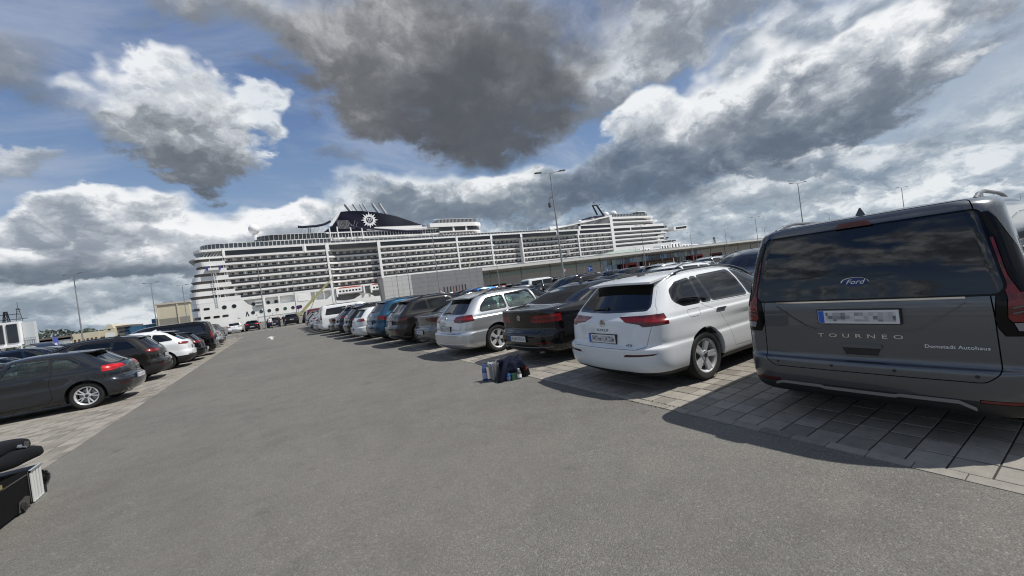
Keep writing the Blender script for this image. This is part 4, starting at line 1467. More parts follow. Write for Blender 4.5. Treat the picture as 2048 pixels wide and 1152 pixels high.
# ================================================================== ground
def ground_mat(name, kind):
    m_ = bpy.data.materials.new(name)
    m_.use_nodes = True
    nt = m_.node_tree
    b = nt.nodes['Principled BSDF']
    g = NG(nt)
    tc = g.node('ShaderNodeTexCoord').outputs['Object']
    if kind == 'asphalt':
        big = g.noise(tc, 0.35, 5, 0.6)
        mid = g.noise(tc, 3.0, 6, 0.65)
        vo = g.node('ShaderNodeTexVoronoi')
        vo.inputs['Scale'].default_value = 150.0
        nt.links.new(tc, vo.inputs['Vector'])
        vb = g.node('ShaderNodeTexVoronoi')
        vb.inputs['Scale'].default_value = 80.0
        nt.links.new(tc, vb.inputs['Vector'])
        sc = g.node('ShaderNodeSeparateColor')
        nt.links.new(vo.outputs['Color'], sc.inputs[0])
        sb = g.node('ShaderNodeSeparateColor')
        nt.links.new(vb.outputs['Color'], sb.inputs[0])
        stone = g.ramp(sc.outputs[0], [(0.0, (0.108, 0.104, 0.094)), (0.45, (0.150, 0.145, 0.132)), (0.88, (0.180, 0.174, 0.159)), (0.98, (0.27, 0.26, 0.24))])
        stone2 = g.ramp(sb.outputs[1], [(0.0, (0.130, 0.125, 0.114)), (0.7, (0.166, 0.160, 0.146)), (0.96, (0.205, 0.199, 0.183)), (1.0, (0.34, 0.33, 0.305))])
        c0 = g.mix(0.42, stone, stone2)
        gap = g.smooth(vo.outputs['Distance'], 0.35, 0.75)
        c0 = g.mix(g.m('MULTIPLY', gap, 0.42), c0, (0.060, 0.056, 0.050))
        t = g.m('ADD', g.m('MULTIPLY', big.outputs[0], 0.55), g.m('MULTIPLY', mid.outputs[0], 0.45))
        c0 = g.mix(1.0, c0, g.ramp(t, [(0.34, (0.80, 0.80, 0.80)), (0.5, (1.0, 1.0, 0.99)), (0.66, (1.14, 1.13, 1.10))]), 'MULTIPLY')
        # wheel-worn lanes and a few oil spots
        st = g.noise(g.vm('MULTIPLY', tc, (1.0, 0.12, 1.0)), 0.9, 4, 0.6)
        c0 = g.mix(g.smooth(st.outputs[0], 0.50, 0.70, 0.0, 0.38), c0, (0.118, 0.112, 0.101))
        oil = g.noise(tc, 1.7, 3, 0.5)
        c0 = g.mix(g.smooth(oil.outputs[0], 0.66, 0.73, 0.0, 0.40), c0, (0.05, 0.047, 0.043))
        nt.links.new(c0, b.inputs['Base Color'])
        g.put(b.inputs['Roughness'], 0.86)
        b.inputs['Specular IOR Level'].default_value = 0.35
        bp = g.node('ShaderNodeBump')
        bp.inputs['Strength'].default_value = 0.75
        bp.inputs['Distance'].default_value = 0.004
        hh = g.m('ADD', g.m('MULTIPLY', vo.outputs['Distance'], -1.0), g.m('MULTIPLY', vb.outputs['Distance'], -0.8))
        nt.links.new(hh, bp.inputs['Height'])
        nt.links.new(bp.outputs[0], b.inputs['Normal'])
    elif kind == 'slab':
        ge = g.node('ShaderNodeNewGeometry')
        oi = g.node('ShaderNodeObjectInfo')
        rv = g.m('FRACT', g.m('ADD', ge.outputs['Random Per Island'], oi.outputs['Random']))
        wp = ge.outputs['Position']
        nz = g.noise(wp, 9.0, 6, 0.7)
        fine = g.noise(wp, 120.0, 4, 0.7)
        c0 = g.ramp(rv, [(0.0, (0.150, 0.138, 0.120)), (0.25, (0.205, 0.189, 0.163)), (0.6, (0.235, 0.218, 0.190)), (1.0, (0.275, 0.257, 0.225))])
        tone = g.m('ADD', g.m('MULTIPLY', nz.outputs[0], 0.6), g.m('MULTIPLY', fine.outputs[0], 0.4))
        c0 = g.mix(1.0, c0, g.ramp(tone, [(0.32, (0.66, 0.66, 0.66)), (0.5, (1, 1, 1)), (0.7, (1.2, 1.19, 1.16))]), 'MULTIPLY')
        stain = g.noise(wp, 1.1, 5, 0.6)
        c0 = g.mix(g.smooth(stain.outputs[0], 0.58, 0.75, 0.0, 0.45), c0, (0.085, 0.080, 0.070))
        nt.links.new(c0, b.inputs['Base Color'])
        b.inputs['Roughness'].default_value = 0.88
        bp = g.node('ShaderNodeBump')
        bp.inputs['Strength'].default_value = 0.5
        bp.inputs['Distance'].default_value = 0.004
        nt.links.new(fine.outputs[0], bp.inputs['Height'])
        nt.links.new(bp.outputs[0], b.inputs['Normal'])
    elif kind == 'joint':
        nz = g.noise(tc, 14.0, 6, 0.7)
        nt.links.new(g.ramp(nz.outputs[0], [(0.35, (0.018, 0.016, 0.013)), (0.62, (0.038, 0.033, 0.026)), (0.75, (0.032, 0.042, 0.016))]), b.inputs['Base Color'])
        b.inputs['Roughness'].default_value = 0.95
    return m_


M_ASPH, M_SLAB, M_JOINT = ground_mat('asphalt', 'asphalt'), ground_mat('concrete_slab', 'slab'), ground_mat('joint_sand', 'joint')
M_FAR = mat('far_ground', (0.15, 0.145, 0.13), 0.9, vary=(0.05, 0.25))

b = MB()
b.box(-3000, 3000, -400, 185.5, -0.5, -0.062)
g_obj = b.build('ground', M_FAR)
tag(g_obj, kind='structure')
b = MB()
b.quad([(-3000, 186, -3.0), (3000, 186, -3.0), (3000, 3000, -3.0), (-3000, 3000, -3.0)])
w_obj = b.build('water', mat('harbour_water', (0.02, 0.035, 0.035), 0.12, bump=(1.5, 0.3)))
tag(w_obj, kind='structure')
b = MB()
b.box(-2000, 2000, 184.8, 186.0, -3.5, 0.12)
q_obj = b.build('quay_edge', mat('quay_concrete', (0.27, 0.26, 0.24), 0.9, vary=(0.6, 0.2)))
tag(q_obj, kind='structure')

KX0, KX1 = -2.83, 3.525                                         # the two asphalt edges
b = MB()
b.quad([(KX0, -30, 0), (KX1, -30, 0), (KX1, 57.0, 0), (KX0 - 1.2, 57.0, 0), (KX0 - .5, 46, 0), (KX0, 30, 0)])
road = b.build('road', M_ASPH)
tag(road, kind='structure')
# asphalt aisles of the next bays, same sheet height
for x0, x1 in ((14.0, 20.3), (30.6, 37.0), (47.2, 53.6), (-19.6, -13.3)):
    b = MB()
    b.quad([(x0, -30, -0.004), (x1, -30, -0.004), (x1, 110, -0.004), (x0, 110, -0.004)])
    tag(b.build('road', M_ASPH), kind='structure')
b = MB()
b.quad([(-60, 57.2, -0.008), (12, 57.2, -0.008), (12, 128, -0.008), (-60, 128, -0.008)])
b.quad([(53.6, -30, -0.010), (300, -30, -0.010), (300, 128, -0.010), (53.6, 128, -0.010)])
tag(b.build('forecourt', M_ASPH), kind='structure')

# right-hand parking bays: slabs 20 x 24 cm laid in rows, 1 cm joints
SL_X, SL_Y, GAP = 0.238, 0.200, 0.013
def bay(name, x0, nx, y0, ny, near, sgn=1):
    base = MB()
    x1 = x0 + sgn * nx * SL_X
    base.box(min(x0, x1) - .002, max(x0, x1), y0, y0 + ny * SL_Y, -0.06, -0.0045)
    root = base.build(name, M_JOINT)
    tag(root, kind='structure')
    one = MB()
    def slab(mb, cx, cy, z, tx, ty):
        a, c = SL_X / 2 - GAP / 2, SL_Y / 2 - GAP * 0.30
        e = 0.004
        k = len(mb.v)
        mb.v += [(cx - a, cy - c, z - .05), (cx + a, cy - c, z - .05), (cx + a, cy + c, z - .05), (cx - a, cy + c, z - .05),
                 (cx - a, cy - c, z - .005), (cx + a, cy - c, z - .005), (cx + a, cy + c, z - .005), (cx - a, cy + c, z - .005),
                 (cx - a + e, cy - c + e, z + tx), (cx + a - e, cy - c + e, z + tx), (cx + a - e, cy + c - e, z + ty), (cx - a + e, cy + c - e, z + ty)]
        for f in ((0, 1, 5, 4), (1, 2, 6, 5), (2, 3, 7, 6), (3, 0, 4, 7), (4, 5, 9, 8), (5, 6, 10, 9), (6, 7, 11, 10), (7, 4, 8, 11), (8, 9, 10, 11)):
            mb.f.append(tuple(k + j for j in f))
            mb.mi.append(0)
    slab(one, 0, 0, 0, 0, 0)
    me1 = one.mesh('paving_slab', M_SLAB)
    cells = []
    for i in range(nx):
        for j in range(ny):
            cells.append((x0 + sgn * (i + .5) * SL_X, y0 + (j + .5) * SL_Y))
    cells.sort(key=lambda c: c[0] ** 2 + (c[1] - 1.5) ** 2)
    r = random.Random(3)
    rest = MB()
    for n, (cx, cy) in enumerate(cells):
        if n < near:
            o = link_mesh('paving_slab', me1, root, (cx, cy, r.uniform(-.001, .0015)), (r.uniform(-.003, .003), r.uniform(-.003, .003), 0))
        else:
            slab(rest, cx, cy, r.uniform(-.001, .0015), r.uniform(-.0006, .0006), r.uniform(-.0006, .0006))
    if rest.v:
        tag(rest.build('far_slabs', M_SLAB, root), kind='stuff')
    return root

bay('parking_paving', 3.640, 22, -2.0, 235, 290)
bay('parking_paving', -2.955, 21, 4.0, 215, 0, -1)
b = MB()
b.quad([(8.9, -30, -.02), (14.0, -30, -.02), (14.0, 110, -.02), (8.9, 110, -.02)])
b.quad([(20.3, -30, -.02), (30.6, -30, -.02), (30.6, 110, -.02), (20.3, 110, -.02)])
b.quad([(37.0, -30, -.02), (47.2, -30, -.02), (47.2, 110, -.02), (37.0, 110, -.02)])
b.quad([(-13.3, -30, -.02), (-7.96, -30, -.02), (-7.96, 57, -.02), (-13.3, 57, -.02)])
b.quad([(-30.0, -30, -.02), (-19.6, -30, -.02), (-19.6, 57, -.02), (-30.0, 57, -.02)])
tag(b.build('far_paving', mat('paving_far', (0.22, 0.20, 0.17), 0.9, vary=(3.0, 0.25))), kind='structure')

# flush kerb stones along both asphalt edges
def kerb(x0, x1, y0, ny, near, L_):
    root = MB()
    root.box(x0, x1, y0, y0 + ny * L_, -0.08, -0.004)
    root = root.build('kerb', M_JOINT)
    tag(root, kind='structure')
    o1 = MB()
    xm, hx = (x0 + x1) / 2, (x1 - x0) / 2
    o1.box(-hx + .003, hx - .003, .003, L_ - .003, -.05, .006)
    me1 = o1.mesh('kerb_stone', M_SLAB)
    rest = MB()
    r = random.Random(5)
    for j in range(ny):
        y = y0 + j * L_
        if y > -1 and j < near + 10 and near:
            link_mesh('kerb_stone', me1, root, (xm + r.uniform(-.002, .002), y, r.uniform(-.002, .002)), (0, 0, r.uniform(-.006, .006)))
        else:
            dx_ = r.uniform(-.004, .004)
            rest.box(x0 + .003 + dx_, x1 - .003 + dx_, y + .004, y + L_ - .004, -.05, .006 + r.uniform(-.002, .002))
    if rest.v:
        tag(rest.build('far_kerb_stones', M_SLAB, root), kind='stuff')

kerb(KX1, 3.636, -2.0, 190, 60, 0.245)
kerb(-2.952, KX0 + .004, 3.0, 110, 14, 0.40)
b = MB()
b.box(-6.0, 6.0, 57.0, 57.25, -.05, .09)
b.box(4.2, 4.45, 46.0, 57.0, -.05, .09)
tag(b.build('end_kerb', mat('kerb_concrete', (0.34, 0.32, 0.28), 0.9, vary=(3, .2))), kind='structure')

# white direction arrow on the asphalt
b = MB()
b.prism([(-.42, 32.2), (-.26, 32.2), (-.36, 35.2), (-.17, 35.2), (-.50, 37.8), (-.74, 35.2), (-.54, 35.2)], 0.001, 0.005, 'z')
o = b.build('arrow_marking', mat('road_paint', (0.52, 0.51, 0.47), 0.75, vary=(9, .25)))
tag(o, 'worn white arrow painted in the middle of the asphalt lane', 'road marking')

# moss and grass in the kerb joints
b = MB()
r = random.Random(11)
for _ in range(600):
    y = r.choice((r.uniform(2.5, 9.0), r.uniform(5.8, 8.2), r.uniform(2.8, 3.6)))
    x = 3.638 + r.gauss(0, .012)
    if r.random() < .3:
        x = 3.52 + r.gauss(0, .012)
    h, a = r.uniform(.004, .018), r.uniform(0, pi)
    dx_, dy_ = .006 * cos(a), .006 * sin(a)
    b.quad([(x - dx_, y - dy_, .0), (x + dx_, y + dy_, .0), (x + r.uniform(-.012, .012), y + r.uniform(-.012, .012), h)])
tag(b.build('joint_moss', mat('moss', (0.07, 0.085, 0.03), 0.9)), 'low green moss and grass tufts growing along the kerb joint', 'grass', kind='stuff')

# ================================================================== lamp posts
M_POLE = mat('galvanised_steel', (0.30, 0.31, 0.32), 0.45, 0.6, vary=(3, .12))
M_HEAD = mat('lamp_housing', (0.10, 0.105, 0.11), 0.4, 0.3)
M_COLLAR = mat('white_collar', (0.7, 0.7, 0.7), 0.6)
def make_pole():
    t = bpy.data.objects.new('lamp_post', None)
    COL.objects.link(t)
    b = MB()
    b.tube((0, 0, -.1), (0, 0, 1.2), .085, .082, 14)
    b.tube((0, 0, 1.2), (0, 0, 9.95), .082, .042, 14)
    b.tube((0, 0, -.1), (0, 0, .06), .13, .13, 14)
    b.build('pole', M_POLE, t, 40)
    for sg in (-1, 1):
        b = MB()
        b.path([(0, 0, 9.88), (sg * .35, 0, 9.99), (sg * .72, 0, 10.05)], .022, 8)
        a = b.build('arm', M_POLE, t, 40)
        b = MB()
        b.prism([(sg * .66, 10.03), (sg * .80, 10.085), (sg * 1.15, 10.10), (sg * 1.28, 10.06), (sg * 1.2, 10.03)], -.13, .13, 'y')
        h = b.build('lamp_head', M_HEAD, t, 30)
        b = MB()
        b.box(min(sg * .82, sg * 1.18), max(sg * .82, sg * 1.18), -.10, .10, 10.02, 10.029)
        b.build('lens', MT['smoke'], h)
    return t

POLES = [((19.9, 24.5), 'tall lamp post with a small dome camera rising behind the black saloon'),
         ((-20.4, 69.0), 'two-armed lamp post left of the cream hall, rising above the parked dark estate cars'),
         ((62.2, 24.4), 'two-armed lamp post standing just left of the people carrier roof aerial'),
         ((-17.2, 88.5), 'slim lamp post directly beside the left edge of the cream hall'),
         ((-14.7, 99.0), 'twin-headed lamp post in front of the cream hall right corner and the ship stern'),
         ((-1.25, 66.0), 'lamp post at the end of the lane in front of the round portholes'),
         ((3.8, 90.0), 'thin lamp post in front of the ship next to the purple sign'),
         ((11.5, 92.0), 'thin lamp post in front of the ship beside the yellow crane boom tip'),
         ((19.0, 49.6), 'tall lamp post in front of the grey terminal block near its slot windows'),
         ((22.3, 73.5), 'lamp post before the seam between light and dark terminal cladding'),
         ((23.1, 84.5), 'short-looking lamp post in front of the light grey terminal cladding'),
         ((40.5, 71.2), 'lamp post before the first bay of the canopy, right of the canopy corner'),
         ((48.3, 96.2), 'lamp post directly below the left corner of the white canopy'),
         ((131.2, 112.2), 'lamp post in front of the blue-reflecting glass entrance, left of the brown sign'),
         ((65.4, 53.9), 'lamp post crossing the letters of the brown terminal sign'),
         ((111.6, 73.7), 'lamp post standing beside the right red entrance portal'),
         ((125.6, 70.8), 'single lamp post before the canopy in front of the beige wall with the dark gateway'),
         ((104.7, 51.1), 'lamp post close to the left edge of the people carrier above the canopy roof'),
         ((106.5, 117.6), 'far lamp post in front of the light green clerestory near the camera post'),
         ((161.7, 76.1), 'far small lamp post behind the canopy end beside the people carrier'),
         ((105.4, 24.4), 'lamp post above the middle of the people carrier roof right of its aerial'),
         ((147.3, 50.7), 'tiny far lamp post just left of the people carrier roof aerial'),
         ((199.7, 25.3), 'far lamp post right of the people carrier roof rail'),
         ((256.2, 25.9), 'farthest lamp post at the right edge of the picture')]
pole0 = make_pole()
for i, ((x, y), lb) in enumerate(POLES):
    o = pole0 if i == 0 else copy_tree(pole0)
    o.name = 'lamp_post'
    o.location = (x, y, 0)
    o.rotation_euler.z = radians(-25 if i not in (1, 4) else -35)
    tag(o, lb, 'lamp post', 'lamp posts of the car park')
b = MB()
b.path([(0, 0, 8.05), (-.28, 0, 8.0), (-.36, 0, 7.85), (-.36, 0, 7.6)], .025, 8)
b.tube((-.36, 0, 7.6), (-.36, 0, 7.35), .11, .13, 14)
b.sphere((-.36, 0, 7.34), .12, 12)
b.build('dome_camera', M_HEAD, pole0, 40)
for i in (13, 15, 16):
    pass

# ================================================================== terminal building
TY, WY = 130.0, 142.0
M_FASC = mat('fascia_white', (0.55, 0.55, 0.53), 0.6, vary=(.15, .06))
M_SOFF = mat('soffit', (0.55, 0.54, 0.51), 0.7, vary=(.3, .08))
M_LCLAD = mat('light_cladding', (0.46, 0.46, 0.455), 0.5, vary=(.5, .05))
M_DCLAD = mat('dark_cladding', (0.20, 0.205, 0.215), 0.5, vary=(.5, .06))
M_BEIGE = mat('beige_panel', (0.66, 0.63, 0.575), 0.7, vary=(.5, .08))
M_BEIGEL = mat('beige_panel_light', (0.64, 0.61, 0.55), 0.7, vary=(.5, .08))
M_GREENGL = mat('green_channel_glass', (0.48, 0.60, 0.57), 0.25)
M_DARKGL = mat('dark_glazing', (0.012, 0.016, 0.022), 0.05, coat=1)
M_SKYGL = mat('sky_reflect_glazing', (0.20, 0.34, 0.52), 0.08, coat=1)  # blue base colour stands in for reflected sky
M_REDP = mat('red_portal', (0.30, 0.025, 0.03), 0.5)
M_BROWN = mat('brown_board', (0.095, 0.035, 0.018), 0.6, vary=(.8, .2))
M_SHADE = mat('shaded_interior', (0.02, 0.02, 0.022), 0.9)  # shade inside the openings, painted as flat dark panels
M_POST = mat('steel_post_dark', (0.10, 0.10, 0.105), 0.5)
M_MULL = mat('mullion', (0.30, 0.32, 0.34), 0.5)

t = thing('terminal_building', 'long low cruise terminal with white canopy and grey clad end block', 'terminal', (0, 0, 0))
b = MB()                                                        # canopy roof
b.prism([(TY, 7.97), (TY, 9.25), (TY + 3, 9.32), (TY + 35, 9.30), (TY + 35, 6.9), (WY, 6.95)], 67.5, 400, 'x')
b.build('canopy_roof', [M_FASC], t)
b = MB()
b.quad([(67.6, TY + .1, 7.955), (400, TY + .1, 7.955), (400, WY, 6.935), (67.6, WY, 6.935)][::-1])
b.build('soffit', M_SOFF, t)
b = MB()
b.box(67.5, 400, TY - .05, TY - .01, 9.12, 9.30)
b.build('roof_edge_trim', M_MULL, t)
# end block, clad in panels
b = MB()
b.box(30.9, 67.45, TY + .15, TY + 4.5, -.05, 9.1)
b.build('end_block', M_DCLAD, t)
rows_z = [0, 1.55, 3.1, 4.65, 6.2, 7.75, 9.2]
def panels(name, xs, m_, zs, y):
    for xa, xb in zip(xs, xs[1:]):
        for za, zb in zip(zs, zs[1:]):
            bb = MB()
            d = rnd.uniform(0, .01)
            bb.box(xa + .02, xb - .02, y - d, y + .1, za + .02, zb - .02)
            bb.build(name, m_, t)
panels('cladding_panel', [31.0, 33.9, 37.2, 40.35], M_LCLAD, rows_z, TY)
panels('cladding_panel', [40.35, 46.0, 51.3, 56.6, 62.0, 67.4], M_DCLAD, rows_z, TY)
b = MB()
b.prism([(29.6, 8.9), (30.95, 9.15), (30.95, 0), (30.2, 0)], TY - .3, TY + 2, 'y')
b.build('end_side', mat('side_shade_grey', (0.16, 0.165, 0.17), 0.5), t)  # side face of the end block, its shade put into the grey
b = MB()
b.quad([(62.4, TY - .02, 5.4), (67.5, TY - .02, 7.95), (67.5, TY - .02, 5.2), (62.4, TY - .02, 5.2)])
for i, x in enumerate((51.6, 52.8, 54.0, 55.1, 56.2, 57.4, 58.6, 59.8)):
    b = MB()
    lo, hi = (2.0, 3.75) if i < 3 else ((.9, 3.9) if i > 3 else (1.4, 3.8))
    b.box(x - .22, x + .22, TY - .06, TY - .02, lo - .6, hi)
    b.build('slot_window', M_REDP if i in (3, 5) else M_DARKGL, t)
for x in (37.4, 45.5):
    b = MB()
    b.box(x - .3, x + .3, TY - .08, TY - .02, 0, 2.1)
    b.build('side_door', M_DARKGL, t)
# wall under the canopy
b = MB()
b.box(67.5, 400, WY + .1, WY + 1, -.05, 6.93)
b.build('rear_wall', M_BEIGE, t)
xs = [67.6 + 4.9 * i for i in range(16)]
xs = [x for x in xs if x < 140] + [141.0]
panels('wall_panel', xs, M_BEIGE, [0, 2.6, 5.3], WY)
for xa, xb in zip(xs, xs[1:]):
    b = MB()
    b.box(xa + .05, xb - .05, WY, WY + .1, 5.33, 6.88)
    pn = b.build('clerestory_pane', M_GREENGL, t)
    b = MB()
    for k in range(1, 8):
        xx = xa + (xb - xa) * k / 8
        b.box(xx - .02, xx + .02, WY - .03, WY, 5.33, 6.88)
    tag(b.build('glazing_bars', M_MULL, pn), kind='stuff')
b = MB()
b.box(71.5, 84, WY - .05, WY + .02, 0, 2.3)
b.build('garage_opening', M_SHADE, t)  # dark sheet painting the shade of an open garage
b = MB()
b.box(104, 132, WY - .05, WY + .02, 0, 1.9)
b.build('garage_opening', M_SHADE, t)
# glazed entrance
xs = [141.0 + (222.5 - 141.0) * i / 26 for i in range(27)]
for i, (xa, xb) in enumerate(zip(xs, xs[1:])):
    b = MB()
    b.box(xa + .07, xb - .07, WY, WY + .1, 4.4, 6.85)
    b.build('glass_pane', rnd.choice((M_SKYGL, M_SKYGL, M_GREENGL, M_DARKGL)), t)
    b = MB()
    b.box(xa + .07, xb - .07, WY, WY + .1, 0, 4.3)
    b.build('glass_pane', M_DARKGL if i > 2 else M_SKYGL, t)
b = MB()
for x in xs:
    b.box(x - .06, x + .06, WY - .12, WY, 0, 6.88)
b.box(141, 222.5, WY - .10, WY, 4.3, 4.4)
b.build('mullions', M_MULL, t)
for x0, x1 in ((153.6, 162.6), (211.5, 220.8)):
    b = MB()
    b.box(x0, x0 + .9, WY - 2.6, WY - .15, 0, 4.1)
    b.box(x1 - .9, x1, WY - 2.6, WY - .15, 0, 4.1)
    b.box(x0 + .9, x1 - .9, WY - 2.6, WY - .15, 3.1, 4.1)
    b.build('entrance_portal', M_REDP, t)
b = MB()
b.box(169.0, 198.0, WY - 1.0, WY - .2, 1.0, 4.2)
sg_ = b.build('sign_board', M_BROWN, t)
me = text_mesh('Cruise Center Steinwerder', 1.75, mat('sign_letters', (0.42, 0.33, 0.20), 0.5), .05, sx=1.0)
link_mesh('lettering', me, sg_, (183.5, WY - 1.06, 2.75))
xs = [222.6 + 6.2 * i for i in range(29)]
panels('wall_panel', xs, M_BEIGEL, [0, 3.4, 6.88], WY)
b = MB()
b.box(232, 245.2, WY - .06, WY + .05, 0, 3.9)
b.build('gateway', M_SHADE, t)
for i in range(4):
    b = MB()
    b.box(232.3 + 3.25 * i, 235.2 + 3.25 * i, WY - .14, WY - .07, 3.1, 3.75)
    b.build('gateway_panel', M_REDP, t)
for x in [71.2, 85.5, 100, 114.5, 129, 143.5, 158, 172.5, 187, 201.5, 216, 230.5, 245, 259.5, 274, 288.5]:
    b = MB()
    b.box(x - .14, x + .14, TY + 1.2, TY + 1.5, -.05, 7.87)
    b.build('canopy_post', M_POST, t)
for x0 in (71.2, 100, 129, 158, 187, 216, 245, 274):             # slanted struts under the soffit
    b = MB()
    b.tube((x0, TY + 1.3, 7.0), (x0 + 9, WY - .6, 6.95), .10, n=6)
    b.build('soffit_strut', M_POST, t)

o = MB()
o.v = [(142.5, 150, 9.4), (157.5, 152, 11.7), (176.4, 152, 12.2), (186, 150, 9.4), (142.5, 166, 9.4), (157.5, 162, 11.7), (176.4, 162, 12.2), (186, 166, 9.4)]
for f in ((0, 3, 2, 1), (1, 2, 6, 5), (5, 6, 7, 4), (0, 1, 5, 4), (3, 7, 6, 2)):
    o.f.append(f)
    o.mi.append(0)
o = o.build('roof_lantern', mat('patina_roof', (0.17, 0.23, 0.20), 0.5, vary=(.4, .15)))
tag(o, 'low greenish hipped roof rising behind the middle of the white canopy', 'roof')

# passenger gangway boxes standing between canopy and bow
M_WHT = mat('ship_white', (0.78, 0.785, 0.79), 0.45, vary=(.08, .04))
t2 = thing('passenger_gangway', 'cluster of white gangway boxes between the canopy roof and the ship bow', 'gangway')
for (x0, x1, z0, z1) in ((196, 205, 9.3, 12.5), (206, 214, 9.3, 11.8), (216, 224, 9.3, 13.6), (226, 236, 9.3, 14.2), (238, 248, 9.3, 12.6), (249, 256, 9.3, 12.0)):
    b = MB()
    b.box(x0, x1, 164, 170, z0, z1)
    bx_ = b.build('gangway_box', M_WHT, t2)
    b = MB()
    for k in range(3):
        xx = x0 + (x1 - x0) * (k + .5) / 3
        b.box(xx - .7, xx + .7, 163.95, 164.0, z0 + .8, z1 - .6)
    b.build('window_band', MT['smoke'], bx_)

# ================================================================== far left buildings
def bld(name, label, cat, X0, X1, Y, Zt, depth, m_, roofm=None, parts=None):
    if Y < 200:                                                 # outlines were measured at one and a half times this distance
        X0, X1, Zt = X0 / 1.5, X1 / 1.5, 1.6 + (Zt - 1.6) / 1.5
        parts = [(n_, a / 1.5, b_ / 1.5, 1.6 + (c - 1.6) / 1.5 if c > 1 else c, 1.6 + (d_ - 1.6) / 1.5, m2, e_) for n_, a, b_, c, d_, m2, e_ in (parts or [])]
    t = thing(name, label, cat, (X0, Y, 0))
    b = MB()
    b.box(0, X1 - X0, 0, depth, -.3, Zt)
    b.build('wall', m_, t)
    if roofm:
        b = MB()
        b.box(-.3, X1 - X0 + .3, -.3, depth + .3, Zt, Zt + .5)
        b.build('roof', roofm, t)
    for nm, x0, x1, z0, z1, mm, d in (parts or []):
        b = MB()
        b.box(x0 - X0, x1 - X0, -d, -.004, z0, z1)
        b.build(nm, mm, t)
    return t

M_CREAM = mat('cream_render', (0.50, 0.46, 0.35), 0.8, vary=(.3, .08))
M_CREAMG = mat('grey_brick_base', (0.21, 0.20, 0.175), 0.8, vary=(.8, .12))
M_BLUEC = mat('blue_containers', (0.035, 0.12, 0.22), 0.6, vary=(.4, .2))
M_BROOF = mat('brown_roof', (0.13, 0.11, 0.10), 0.8, vary=(.3, .12))
bld('industrial_hall', 'tall cream hall with grey lower wall beside the ship stern', 'hall', -43.2, -32.0, 150, 13.0, 3, M_CREAM, mat('pale_roof', (0.45, 0.42, 0.37), .8),
    [('lower_wall', -42.7, -36.3, 0, 6.9, M_CREAMG, .05), ('lower_wall', -35.8, -32.2, 0, 6.9, M_CREAMG, .05), ('pilaster', -36.25, -35.85, -.2, 12.9, M_CREAM, .25),
     ('pilaster', -43.1, -42.75, -.2, 12.9, M_CREAM, .25), ('rooftop_unit', -40.6, -39.6, 13.5, 14.0, M_CREAMG, .1), ('rooftop_unit', -38.2, -37.4, 13.5, 14.1, M_CREAMG, .1)])
tb = thing('container_stack', 'blue stacked containers left of the cream hall', 'containers', (-36.4, 152, 0))
for i in range(3):
    for j in range(2):
        b = MB()
        b.box(i * 2.6, i * 2.6 + 2.54, 0, 2.4, j * 2.1, j * 2.1 + 2.04)
        c_ = b.build('container', M_BLUEC, tb)
        b = MB()
        for k in range(9):
            b.box(i * 2.6 + .15 + k * .26, i * 2.6 + .27 + k * .26, -.05, 0, j * 2.1 + .15, j * 2.1 + 1.9)
        tag(b.build('corrugation', M_BLUEC, c_), kind='stuff')
b = MB()
b.box(5.9, 7.8, -.1, 2.4, 4.2, 5.5)
b.build('container', M_BLUEC, tb)
th_ = bld('gabled_warehouse', 'cream gabled house front with white lower wall far behind the parked cars', 'house', -60.1, -57.0, 150, 5.6, 14, M_CREAM, None,
    [('lower_wall', -60.0, -57.1, 0, 3.9, mat('white_render', (0.62, 0.63, 0.62), .8), .06), ('window', -58.9, -58.1, 5.0, 5.5, M_DARKGL, .06)])
b = MB()
b.prism([(0, 4.25), (2.05, 4.25), (1.6, 5.3), (1.05, 5.4), (.6, 5.05)], -.05, 14, 'y')
b.build('gable', M_CREAM, th_)
bld('dark_shed', 'dark grey shed attached to the right of the gabled house', 'shed', -56.9, -53.0, 152, 5.6, 12, mat('dark_wall', (0.10, 0.10, 0.11), .7), M_BROOF,
    [('window_band', -56.5, -53.4, 3.4, 4.2, M_DARKGL, .05)])
bld('low_warehouse', 'long low warehouse with brown roof and white wall far left', 'warehouse', -82.0, -69.5, 150, 3.6, 20, mat('white_wall', (0.55, 0.56, 0.56), .8), M_BROOF,
    [('roof_slope', -82, -69.6, 3.6, 5.1, M_BROOF, .3)])
cw = bld('office_block', 'cream low office wing with a row of small windows far left', 'office', -69.4, -61.8, 150, 5.2, 12, M_CREAM, None,
    [('window', -69 + 1.2 * i, -68.4 + 1.2 * i, 1.6, 2.9, M_BROWN, .05) for i in range(6)])
bld('distant_block', 'small grey flat-topped block on the far horizon', 'building', -245, -228, 460, 11.5, 20, mat('grey_haze', (0.22, 0.24, 0.27), .9))
bld('low_shed', 'grey fenced shed in front of the warehouse', 'shed', -74.0, -70.0, 146, 3.0, 5, mat('mesh_grey', (0.30, 0.33, 0.36), .8), None)

# white deckhouse with black glazed front at the left edge
t3 = thing('glass_pavilion', 'white framed pavilion with two black glass fronts at the left edge', 'pavilion', (0, 0, 0))
b = MB()
b.box(-52, -36.95, 100.4, 101.4, 2.6, 6.55)
b.build('pavilion_body', M_WHT, t3)
for x0, x1 in ((-46, -38.75), (-38.35, -37.15)):
    b = MB()
    b.box(x0, x1, 100.25, 100.39, 3.0, 6.2)
    b.build('black_pane', M_DARKGL, t3)
b = MB()
b.box(-52, -36.95, 100.1, 100.4, 2.3, 2.6)
b.build('floor_slab', M_WHT, t3)
for x in (-44, -41.5, -39.2, -37.2):
    b = MB()
    b.box(x - .15, x + .15, 100.5, 100.8, 0, 2.3)
    b.build('support_post', M_WHT, t3)
b = MB()
b.box(-36.9, -35.55, 101.2, 102.2, 2.2, 6.35)
tw_ = b.build('stair_tower', mat('tower_grey', (.5, .53, .56), .6), t3)
b = MB()
